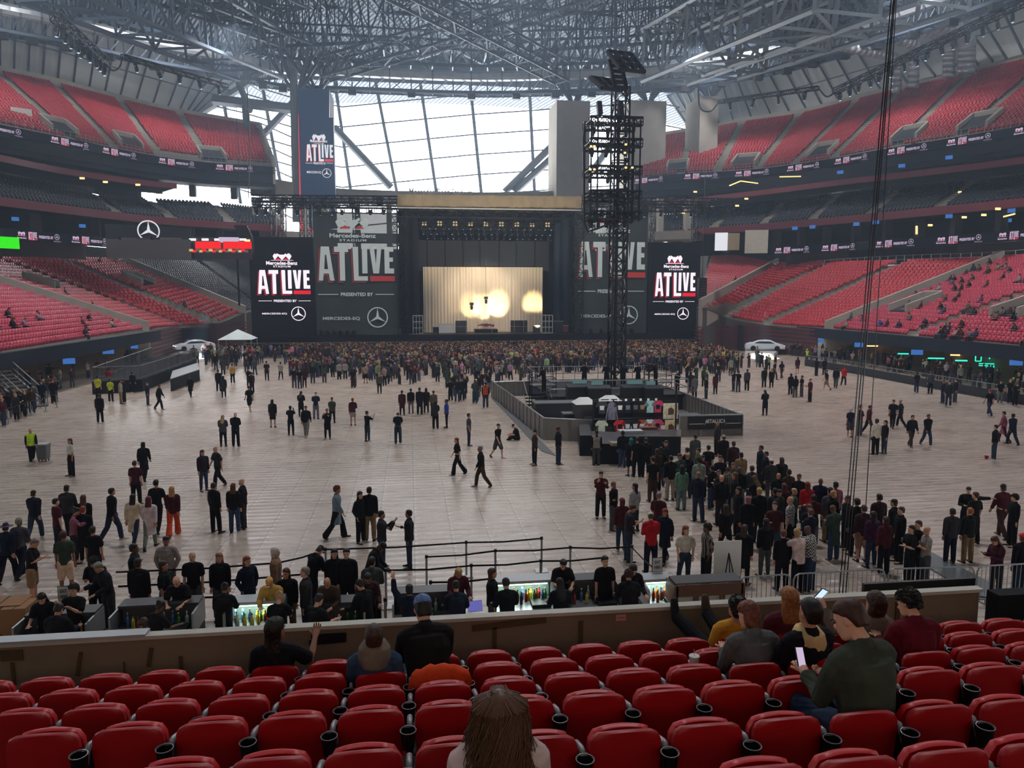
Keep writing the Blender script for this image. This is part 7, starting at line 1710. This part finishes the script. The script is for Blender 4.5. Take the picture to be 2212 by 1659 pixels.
def near_phone(p, rot, label, w=.075, h=.15, em='tvw'):
    t = empty('mobile_phone', label, 'phone', p); t.rotation_euler = rot; MB().box((0, 0, 0), (w, .009, h)).build('case', M['black'], t); MB().box((0, -.006, 0), (w-.008, .002, h-.012)).build('screen', M[em], t)
M['tabscreen'] = emis('tablet_screen', (110, 110, 190), .8)
def in_hand(own, pose, k, rot, label, em):
    J = skeleton(POSES[pose]); bpy.context.view_layer.update(); near_phone(own.matrix_world@(J['ha'+k]+V3(0, 0, .05)), rot, label, .075, .15, em)
in_hand(p9, 'situp', 'L', (.35, .5, .1), 'lit phone held up in front of the taupe hooded sweater', 'tvw'); in_hand(p11, 'sitphone', 'L', (-.5, .2, .3), 'phone held low by the man in olive', 'rib_w')
o = MB().lathe((0, 0, 0), [(.035, 0), (.047, .12), (.05, .125), (.046, .13)], 14).me('paper_cup', M['white']); cp = link('paper_cup', o, None, Y(1499, 1445, RY[1]-.06)); tag(cp, 'white lidded paper cup with a straw in a cup holder', 'cup')
MB().tube((0, 0, .13), (-.005, .0, .19), .003, 5).build('straw', M['white'], cp)
def coat():
    mb = MB(); c = Vector((.21, RY[1], RZ[1])); rings = []
    for y, z, w in ((.1, -.28, .2), (.07, -.05, .24), (.03, .03, .25), (-.02, .045, .25), (-.05, 0, .27), (-.06, -.12, .3), (-.05, -.28, .3)): rings.append([c+Vector((w*(-1+2*i/12), y+.012*math.sin(i*1.9), z+.03*(1-(-1+2*i/12)**2)-.05*abs(-1+2*i/12)**3+.01*math.sin(i*2.2))) for i in range(13)])
    mb.loft(rings, closed=False, caps=False); mb.loft([[p+Vector((0, 0, -.012)) for p in r] for r in rings], closed=False, caps=False); o = mb.build('orange_coat', mat('orange_cloth', (220, 74, 28), .85, bump=.4, bscale=12), None, True); tag(o, 'bright orange coat draped over the seat behind the man in the blue cap', 'coat')
coat()
t = empty('food_tray', 'white paper tray of fries held by the auburn-haired woman', 'food', Y(1590, 1434, RY[2]+.5)); MB().box((0, 0, 0), (.12, .1, .03)).build('tray', M['white'], t)
mb = MB()
for i in range(9): mb.box((R.uniform(-.05, .05), R.uniform(-.04, .04), .03), (.01, .06, .01), rz=R.uniform(0, 3))
tag(mb.build('fries', M['tarp'], t), kind='stuff')
# =============== bars below the parapet ===============
def bottle_mesh(c, cap, h=.3, r=.038):
    mb = MB(); mb.lathe((0, 0, 0), [(r, 0), (r, h*.6), (r*.4, h*.75), (r*.38, h*.95)], 10); mb.k = 1; mb.lathe((0, 0, h*.93), [(r*.42, 0), (r*.42, h*.09)], 8); return mb.me('bottle', [c, cap])
BM = [bottle_mesh(mat('bottle_'+n, c, .1, spec=.8, emit=c if n != 'dark' else None, es=0), M[k]) for n, c, k in (('clear', (170, 200, 190), 'white'), ('green', (60, 130, 50), 'white'), ('yellow', (200, 180, 50), 'black'), ('amber', (150, 80, 30), 'black'), ('blue', (70, 120, 180), 'white'), ('dark', (20, 26, 34), 'black'), ('redcap', (150, 40, 30), 'black'))]
BN = ['clear', 'green', 'yellow', 'amber', 'blue', 'dark', 'red']
def bar(u0, u1, vt, label, short, lit_=False, nb=12, reg=False):
    a = Z(u0, vt, 1.15); b = Z(u1, vt, 1.15); y = (a.y+b.y)/2; x0, x1 = a.x, b.x; w = x1-x0; cx = (x0+x1)/2
    t = empty('bar_counter', label, 'bar', (cx, y, 0))
    MB().bb(-w/2, w/2, -.1, .35, 1.08, 1.15).build('serving_top', M['steell'] if lit_ else M['table'], t)
    MB().bb(-w/2, w/2, .3, .35, 0, 1.1).build('front_panel', M['black'], t)
    MB().bb(-w/2, w/2, -.75, .3, .0, .66).build('cabinet', M['black'], t); MB().bb(-w/2, w/2, -.75, .28, .66, .7).build('work_shelf', M['zinc'], t)
    for s in (-1, 1): MB().bb(s*w/2-.02, s*w/2+.02, -.6, .35, .6, 1.1).build('side_panel', M['zinc'], t)
    MB().bb(w*.12, w*.42, -.68, -.3, .7, .78).build('ice_bin', M['blackm'], t)
    MB().bb(-w/2+.05, w/2-.05, .02, .05, .72, 1.04).build('back_board', M['mirror'] if lit_ else M['greywall'], t)
    if lit_:
        MB().bb(-w/2+.1, w/2-.1, -.05, -.01, 1.03, 1.06).build('light_strip', M['barled'], t)
        l = bpy.data.lights.new('bar_light', 'AREA'); l.shape = 'RECTANGLE'; l.size = w*.85; l.size_y = .1; l.energy = 14; l.color = (.85, 1, .92); o = bpy.data.objects.new('bar_light', l); COL.objects.link(o); o.location = (cx, y-.12, 1.02)
    for i in range(nb):
        k = R.randrange(7); f = (i+.5)/nb; row = i % 3; xx = x0+.12+(w-.24)*f*.98; yy = y-.12-.14*row
        if f > .6 and row == 2: yy = y-.2
        tag(link('bottle', BM[k], None, (xx, yy, .7)), '%s bottle on the work shelf of the %s' % (BN[k], short), 'bottle', 'bottles of the '+short)
M['mirror'] = mat('bar_mirror', (120, 140, 134), .15, .6); M['barled'] = emis('bar_led', (220, 255, 235), 5)
bar(62, 205, 1322, 'dark service table with cash trays at the far left', 'far left bar', nb=4)
bar(262, 428, 1302, 'dark bar counter left of the first lit bar', 'dark left bar', nb=9)
bar(498, 612, 1296, 'first lit bar counter crowded with coloured bottles', 'first lit bar', True, 18)
bar(682, 790, 1298, 'wooden-fronted bar counter beside the lone queue post', 'middle bar', nb=5)
bar(850, 985, 1276, 'dark bar counter served by the arm-raising bartender', 'arm-raiser bar', nb=9)
bar(1058, 1192, 1252, 'second lit bar counter with green and yellow bottles', 'second lit bar', True, 18)
bar(1200, 1330, 1249, 'dark bar counter with red-lit bottles', 'right dark bar', nb=12)
bar(1385, 1452, 1248, 'short lit bar counter with a glass ice bin beside the cabinet', 'short lit bar', True, 8)
def cabinet():
    a = Z(1452, 1252, 1.3); b = Z(1594, 1244, 1.3); t = empty('wooden_cabinet', 'reddish-brown wooden cabinet back with cream panels beside the lit bars', 'cabinet', ((a.x+b.x)/2, a.y, 0)); w = b.x-a.x
    MB().bb(-w/2, w/2, -.25, .25, 1.26, 1.3).build('top', M['greywall'], t)
    for s in (-1, 1): MB().bb(s*w/2-.05, s*w/2+.05, -.3, .3, 0, 1.24).build('side', M['wood'], t)
    MB().bb(-w/2, w/2, -.3, -.26, .98, 1.26).build('upper_board', M['wood'], t); MB().bb(-w/2, w/2, -.3, -.26, 0, .62).build('lower_board', M['wood'], t)
    MB().bb(-w/2, w/2, -.2, -.18, .6, 1.0).build('inner_panel', M['coping'], t)
    for f in (-.22, -.17, .17, .22): MB().bb(w*f-.02, w*f+.02, -.29, -.24, .6, 1).build('slat', M['wood'], t)
cabinet()
def sign(u, v, h, label, w=.24, hh=.34):
    p = Z(u, v, h); t = empty('exit_sign', label, 'sign', (p.x, p.y, h)); MB().box((0, 0, 0), (w, .015, hh)).build('plate', M['white'], t); m = MB(); put_text(m, 'EXIT', -w*.3, w*.3, .03, .11, -.012, .02); put_text(m, 'HERE', -w*.33, w*.33, -.1, -.02, -.012, .02); m.build('lettering', M['black'], t)
    MB().box((0, .01, 0), (w+.03, .012, hh+.03)).build('frame', M['black'], t); MB().tube((0, .015, -h), (0, .015, -hh/2), .012, 6).build('pole', M['zinc'], t)
sign(138, 1283, 1.2, 'white exit sign on a pole among the left bars'); sign(1420, 1220, 1.35, 'white exit sign on a pole at the end of the right belts')
def easel():
    p = Z(1572, 1248, .9); t = empty('easel', 'black tripod easel behind its white board', 'easel', (p.x, p.y, 0)); 
    for a, b in (((0, -.02, 1.55), (-.3, -.2, 0)), ((0, -.02, 1.55), (.32, -.2, 0)), ((0, -.02, 1.55), (0, -.3, 0))): MB().tube(a, b, .015, 6).build('leg', M['black'], t)
    tag(MB().box((p.x+.02, p.y+.1, 1.35), (.72, .02, .95)).build('white_board', M['white']), 'blank white board on the black easel', 'board')
easel()
for i, (u, v, w, h, z, l) in enumerate(((18, 1290, .95, .62, .62, 'large cardboard box on top at the left edge'), (20, 1330, .95, .62, 0, 'large cardboard box at the bottom of the left stack'), (52, 1296, .5, .6, .62, 'narrow cardboard box right of the top box'), (50, 1338, .5, .62, 0, 'narrow cardboard box at the bottom right of the stack'), (6, 1352, .6, .5, 0, 'small cardboard box nearest the parapet at the left edge'))):
    p = Z(u, v, z+h); t = empty('cardboard_box', l, 'box', (p.x, max(p.y-.2, 9.2)+(.0), z)); MB().box((0, 0, h/2), (w, .6, h)).build('carton', M['card'], t); MB().box((0, 0, h+.001), (.05, .6, .002)).build('tape', M['tape'], t)
p = Z(95, 996, 0); t = empty('wheeled_bin', 'large grey wheeled rubbish bin', 'bin', (p.x, p.y, 0)); MB().add([(-.26, -.26, .12), (.26, -.26, .12), (.26, .26, .12), (-.26, .26, .12), (-.33, -.33, 1.0), (.33, -.33, 1.0), (.33, .33, 1.0), (-.33, .33, 1.0)], [(0, 3, 2, 1), (4, 5, 6, 7), (0, 1, 5, 4), (1, 2, 6, 5), (2, 3, 7, 6), (3, 0, 4, 7)]).build('body', M['plastic_grey'], t)
t.scale = (.76, .76, .85); MB().box((0, 0, 1.0), (.7, .7, .05)).build('rim', M['steell'], t)
for dx in (-.2, .2):
    for dy in (-.2, .2): MB().tube((dx-.02, dy, .06), (dx+.02, dy, .06), .06, 10).build('caster', M['black'], t)
p = P0(2131, 991); tag(MB().lathe((0, 0, 0), [(.07, 0), (.1, .16)], 12).build('red_cup', M['seatnear'], None, False, p), 'small red cup standing on the floor at the right', 'cup')
p = P0(1102, 949); tag(MB().box((0, 0, .16), (.2, .12, .32)).build('paper_bag', M['pinknote'], None, False, p), 'small pink patterned bag beside the person sitting on the floor', 'bag')
p = Z(1026, 1345-22, .75); near_phone((p.x, p.y, .9), (-.5, 0, .1), 'lit tablet till between the arm-raiser bar and the second lit bar', .34, .24, 'tabscreen')
for u, v, h, m, l in ((1314, 1238, .2, 'black', 'left tall dark bottle on the right dark bar'), (1322, 1238, .2, 'black', 'right tall dark bottle on the right dark bar')): tag(link('bottle', BM[5], None, Z(u-20, v+14, 1.15)), l, 'bottle')
# staff and customers of the bars: u, v of the head top
BARP = '''
95 1275 F serve tee k k long k woman with black hair leaning at the far left table
158 1262 F photo tee k k curly k woman with dark curly hair and a phone at the far left table
115 1312 A serve jacket k k short k bartender in black working at the far left table
330 1305 AR serve tee k k bun k bartender in black reaching over the dark left bar
292 1350 A bend tee k k short b crouching bartender with only a brown-haired head showing
480 1266 A serve jacket k k bun k broad bartender in black left of the first lit bar
600 1285 A serve tee k k bun y bartender with a blond bun at the first lit bar
676 1290 AR serve tee k k short k bartender with short black hair handing over a drink
790 1256 AL serve jacket k k short k bartender in black at the middle bar
884 1262 A raise jacket n k cap k bartender in a dark cap raising one arm
986 1262 A serve jacket n k short k bartender in black facing the blonde customer
1096 1256 A serve jacket k k short k bartender in black at the second lit bar
1213 1256 A serve jacket k k long k broad bartender with long dark hair at the right dark bar
1361 1238 A serve jacket k k curly b bartender with curly brown hair beside the short lit bar
229 1210 FL serve jacket d c short g man in a leather jacket over a grey shirt at the dark left bar
205 1200 F phone tee k k curly k dark-haired person in black behind the leather jacket
297 1206 A stand jacket k k cap k broad man in a black cap and jacket before the dark left bar
288 1175 R stand jacket k k short k man in black seen in profile behind the black-capped man
358 1158 F pocket jacket l g capback k man in a pale grey hooded sweatshirt and backward cap
352 1212 R stand crop k b long b woman in a black tank top with a backpack
415 1191 F stand tee k g bald - bald bearded man in a black tee with a white print
388 1235 F counter tee k k bald - bald man in black leaning on the dark left bar
473 1195 F stand jacket k g long o woman with long fair hair in an open black blazer
533 1202 FR pocket jacket n k long r woman with long auburn hair in a dark jacket
594 1182 R stand coat t k hood w person in a tan coat with a pale hood up
590 1237 F counter jacket Y k cap Y man in a tan cap and cream shirt leaning on the first lit bar
618 1228 F hold jacket k t long b young woman with long brown hair at the first lit bar
659 1225 L stand jacket c j short g man in a grey jacket facing left at the middle bar
670 1186 AR bend jacket k k cap k person in a black cap and jacket behind the grey jacket
722 1186 F stand jacket k k long k woman with straight black hair in black behind the middle bar
748 1185 F stand jacket k k short k man in a black jacket over a green printed tee
713 1238 F counter jacket B k bald - man with cropped grey hair in a brown patterned shirt leaning on the middle bar
797 1172 R bend jacket k k beanie k man in a dark beanie standing behind the middle bar
803 1203 A hold jacket g k short k person in a grey sweater facing away beside the lone post
793 1232 F serve jacket m k short k man in a plaid shirt and white face mask at the middle bar
988 1222 F serve jacket m k long y blonde woman in dark maroon at the arm-raiser bar
1063 1228 R stand jacket k g long b woman with long dark hair left of the second lit bar
1212 1200 F counter tee k k short k large man in black counting something on the right bars
1307 1201 F stand tee k k short k man in a black tee behind the right dark bar
1363 1214 F serve jacket k k hood k person in a black hood behind the right dark bar
'''
FE = '''
728 1162 R walkL coat T wide k curly r woman with curly reddish hair in a pale teal coat striding right
780 1172 FR pocket jacket k trousers k long k woman in black beside the man with tan trousers
800 1168 A stand jacket k trousers t short k man in a black printed jacket and tan trousers
826 1228 R photo jacket c trousers j short k man in a charcoal jacket holding a phone up
885 1226 L hold jacket d trousers j short k man in a dark jacket holding a drink in the middle of the floor
'''
def bar_people():
    for ln in BARP.strip().splitlines():
        w = ln.split(' ', 9); u, v = float(w[0]), float(w[1]); f, pose, top, tc, lc, hr, hc, lab = w[2:]
        J = skeleton(POSES[pose]); ht = J['head'].z+.12; h = .97 if hr in ('long', 'bun', 'bob') else 1.02; dz = 0
        p = Z(u, v, ht*h)
        if 'crouch' in lab: p = Z(u, v, 1.15); dz = 1.15-ht*h
        person((p.x, p.y, dz), face(f)+R.uniform(-.15, .15), pose, top, tc if tc in PC else 'k', 'trousers', lc if lc in PC else 'k', hr, hc if (hc in HC if hr in ('short', 'long', 'bob', 'curly', 'bun') else hc in PC) else 'k', lab, fine=1, h=h, fat=1.15 if ('broad' in lab or 'large' in lab) else 1, shoes=False)
bar_people()
ROWS = FE; rows()
# queue and club people further off, one by one
def auto(reg, n, label, group, seed, poses=('stand', 'phone', 'folded', 'pocket', 'hold', 'weight')):
    rr = random.Random(seed); k = 0; pts = []
    while k < n:
        u = rr.uniform(reg[0], reg[1]); v = rr.uniform(reg[2], reg[3])+reg[4]*(u-reg[0])
        p = Z(u, v)
        if any((p-q).length < .65 for q in pts): continue
        pts.append(p); k += 1; f = rr.choice([0, 0, math.pi, 1.6, -1.6, .6])
        hr = rr.choice(['short', 'short', 'long', 'cap', 'bald', 'bun']); top = rr.choice(['jacket', 'tee', 'jacket', 'coat']); tc = rr.choice('kkkkncgmBe'); lc = rr.choice('kkjjbgG'); hc = rr.choice('kkbbBy')
        lab = {'short': 'short-haired person', 'long': 'long-haired person', 'cap': 'capped person', 'bald': 'bald person', 'bun': 'person with tied-up hair'}[hr]+' in %s %s %s' % (COLN[tc], top, label)
        person(p, f+rr.uniform(-.4, .4), rr.choice(poses), top, tc, 'trousers', lc, hr, (hc if hc in PC else 'k') if hr == 'cap' else hc, lab, group, shoes=False, rr=rr)
auto((0, 120, 925, 905, -.42), 16, 'in the far left queue', 'far left queue', 21)
auto((960, 1060, 838, 874, 0), 16, 'at the far barrier corner', 'cluster at the barrier corner', 22)
auto((430, 560, 792, 818, -.05), 12, 'in the group left of the stage', 'group left of the stage', 23)
auto((2100, 2212, 838, 868, .1), 9, 'before the right club at the edge', 'people before the right club', 24)
auto((1400, 1660, 1015, 1060, .42), 14, 'in the middle of the merchandise queue', 'middle of the queue', 26)
auto((1640, 1800, 1150, 1215, .1), 8, 'in the near part of the queue', 'near part of the queue', 27)
auto((1460, 1545, 810, 850, 0), 8, 'right of the mixing position', 'thin crowd right of the mixing position', 25)
# operators on the mixing platform
for u, v, z, f, l in ((1262, 850, 1.1, 'A', 'sound operator in blue-black at the teal desk'), (1310, 850, 1.1, 'A', 'operator standing left of the tower mast'), (1345, 852, 1.1, 'AR', 'operator just right of the tower mast'), (1378, 850, 1.1, 'A', 'operator seated low at the wide desk'), (1175, 862, 1.66, 'AL', 'camera operator on the left scaffold'), (1416, 850, 1.56, 'AL', 'camera operator on the right scaffold')):
    p = Z(u, v-15, z); person((p.x, p.y, z), face(f), 'serve', 'jacket', 'k', 'trousers', 'k', 'short', 'k', l, shoes=False)
p = Z(1402, 775, 3.0); t = empty('broadcast_camera', 'black broadcast camera on the right scaffold', 'camera', (Z(1416, 835, 1.56).x-.5, Z(1416, 835, 1.56).y, 3.0)); MB().box((0, 0, 0), (.3, .6, .3)).build('camera_body', M['black'], t); MB().tube((0, .3, 0), (0, .6, 0), .1, 10).build('lens', M['blackm'], t); MB().tube((0, 0, -.15), (0, 0, -1.45), .05, 6).build('pedestal', M['black'], t)
# =============== the crowd: far too many to build one by one ===============
def crowd_template(pose, hk, topk, fat=1):
    J = skeleton(POSES[pose]); parts = []
    for mb, c in ((body_mb(J), 0), (top_mb(J, topk, fat), 1), (leg_mb(J, 'trousers'), 2)): parts.append((remesh(mb, .045 if c else .035, 1, .3), c, Matrix.Identity(4)))
    h = hair_mesh(hk).copy(); parts.append((h, 3, Matrix.Translation(J['head'])@J['HM'].to_4x4()))
    V = []; F_ = []; Cc = []
    for me, c, mx in parts:
        me.calc_loop_triangles(); b = len(V)
        if c == 3:
            o = bpy.data.objects.new('t', me); COL.objects.link(o); d = o.modifiers.new('d', 'DECIMATE'); d.ratio = .08; me = bpy.data.meshes.new_from_object(o.evaluated_get(DG())); bpy.data.objects.remove(o); me.calc_loop_triangles()
        V += [tuple(mx@v.co) for v in me.vertices]; tr = [tuple(b+i for i in t.vertices) for t in me.loop_triangles]; F_ += tr; Cc += [c]*len(me.vertices)
    return np.array(V, np.float32), np.array(F_, np.int32), np.array(Cc)
TPL = [crowd_template(*a) for a in (('stand', 'short', 'jacket'), ('folded', 'long', 'jacket'), ('phone', 'short', 'tee'), ('photo', 'cap', 'jacket'), ('weight', 'bun', 'tee'))]
TPS = [crowd_template(*a) for a in (('sit', 'short', 'jacket'), ('sitlean', 'long', 'jacket'))]
cm = mat('crowd_cloth', (128, 128, 128), .9); at = cm.node_tree.nodes.new('ShaderNodeAttribute'); at.attribute_name = 'tint'; cm.node_tree.links.new(at.outputs['Color'], cm.node_tree.nodes['Principled BSDF'].inputs['Base Color'])
def mass(name, pts, tpl, label, group, seed):
    rr = random.Random(seed); Vs, Fs, Cs = [], [], []; b = 0
    for (x, y, z, rz) in pts:
        V, F_, c = rr.choice(tpl); s = rr.uniform(.93, 1.05); ca, sa = math.cos(rz), math.sin(rz)
        W_ = np.stack([x+s*(V[:, 0]*ca-V[:, 1]*sa), y+s*(V[:, 0]*sa+V[:, 1]*ca), z+s*V[:, 2]], 1)
        pal = np.array([srgb(*rr.choice(SKIN)), srgb(*[min(255, q*rr.uniform(.8, 1.3)) for q in PC[rr.choice('kkkkkkncggBmmeldGljtB' if rr.random() < .98 else 'roumCl')]]), srgb(*PC[rr.choice('kkjjbgdB')]), srgb(*HC[rr.choice('kkbbBygr')])])
        Vs.append(W_); Fs.append(F_+b); Cs.append(pal[c]); b += len(V)
    me = mesh_np(name, np.concatenate(Vs), np.concatenate(Fs), cm, None, True); ca = me.color_attributes.new('tint', 'FLOAT_COLOR', 'POINT'); C4 = np.concatenate([np.concatenate(Cs), np.ones((b, 1))], 1).astype(np.float32); 
    if len(me.vertices) == b: ca.data.foreach_set('color', C4.ravel())
    tag(link(name, me), label, 'crowd', group, 'stuff')
rr = random.Random(5); pts = []
def scatter(x0, x1, y0, y1, d, keep=lambda x, y: True):
    n = int((x1-x0)*(y1-y0)*d)
    for _ in range(n):
        x, y = rr.uniform(x0, x1), rr.uniform(y0, y1)
        if keep(x, y): pts.append((x, y, 0, rr.gauss(0, .7)))
edge = lambda x, y: y > 84.5+4*math.sin(x*.35)+max(0, (-x-6))*1.1
scatter(-16, 37, 83, 101, 2.3, edge)
scatter(-12, 20, 74, 86, .8); scatter(20, 34, 74, 86, 1.0); scatter(-6, 12, 66, 74, .35); scatter(26, 38, 72, 98, .35); scatter(-26, -12, 88, 101, .45)
mass('crowd', pts, TPL, 'dense standing crowd filling the floor before the stage', 'crowd on the floor', 6)
pts2 = []
for name, s, A, sgn in SEATV:
    near = {('left_lower_bowl', 0): .09, ('left_lower_bowl', 1): .075, ('right_lower_bowl', 4): .06, ('right_lower_bowl', 5): .09, ('right_lower_bowl', 6): .08}.get((name, s), .0015 if 'lower' in name else 0)
    cl = [rr.randrange(len(A)) for _ in range(12)]
    for i in range(len(A)):
        w = min(abs(i-c) for c in cl); q = near*(2.2 if w < 12 else .35)
        if rr.random() < q: x, y, z, dx, dy = A[i]; pts2.append((x, y, z+.0, math.atan2(dy, dx)+(math.pi if sgn < 0 else 0)))
mass('seated_spectators', pts2, TPS, 'scattered spectators sitting in the red lower-bowl seats', 'crowd in the stands', 8)
pts3 = []
for P_f, n in ((RF0, 130), (LF0, 40)):
    for _ in range(n): i = rr.randrange(len(P_f)-1); p = P_f[i].lerp(P_f[i+1], rr.random()); o = 1 if P_f is RF0 else -1; pts3.append((p.x+o*rr.uniform(-2.2, 3.2), p.y, 0, rr.uniform(0, 6.2)))
mass('club_guests', pts3, TPL, 'people milling about in the clubs under the side stands', 'crowd under the stands', 9)
rail_fence([Z(u, v, 0) for u, v in ((1740, 788), (1850, 806), (2000, 835), (2212, 872))], 1.1, 0, 'club_railing', 'grey railing with dark skirt in front of the right club')
struct(MB().loft([[Z(u, v, 0) for u, v in ((1738, 790), (1850, 808), (2000, 837), (2230, 878))], [Z(u, v, 0)+Vector((0, 0, .75)) for u, v in ((1738, 790), (1850, 808), (2000, 837), (2230, 878))]], closed=False, caps=False), 'wall_club_skirt_right', M['darkwall'])
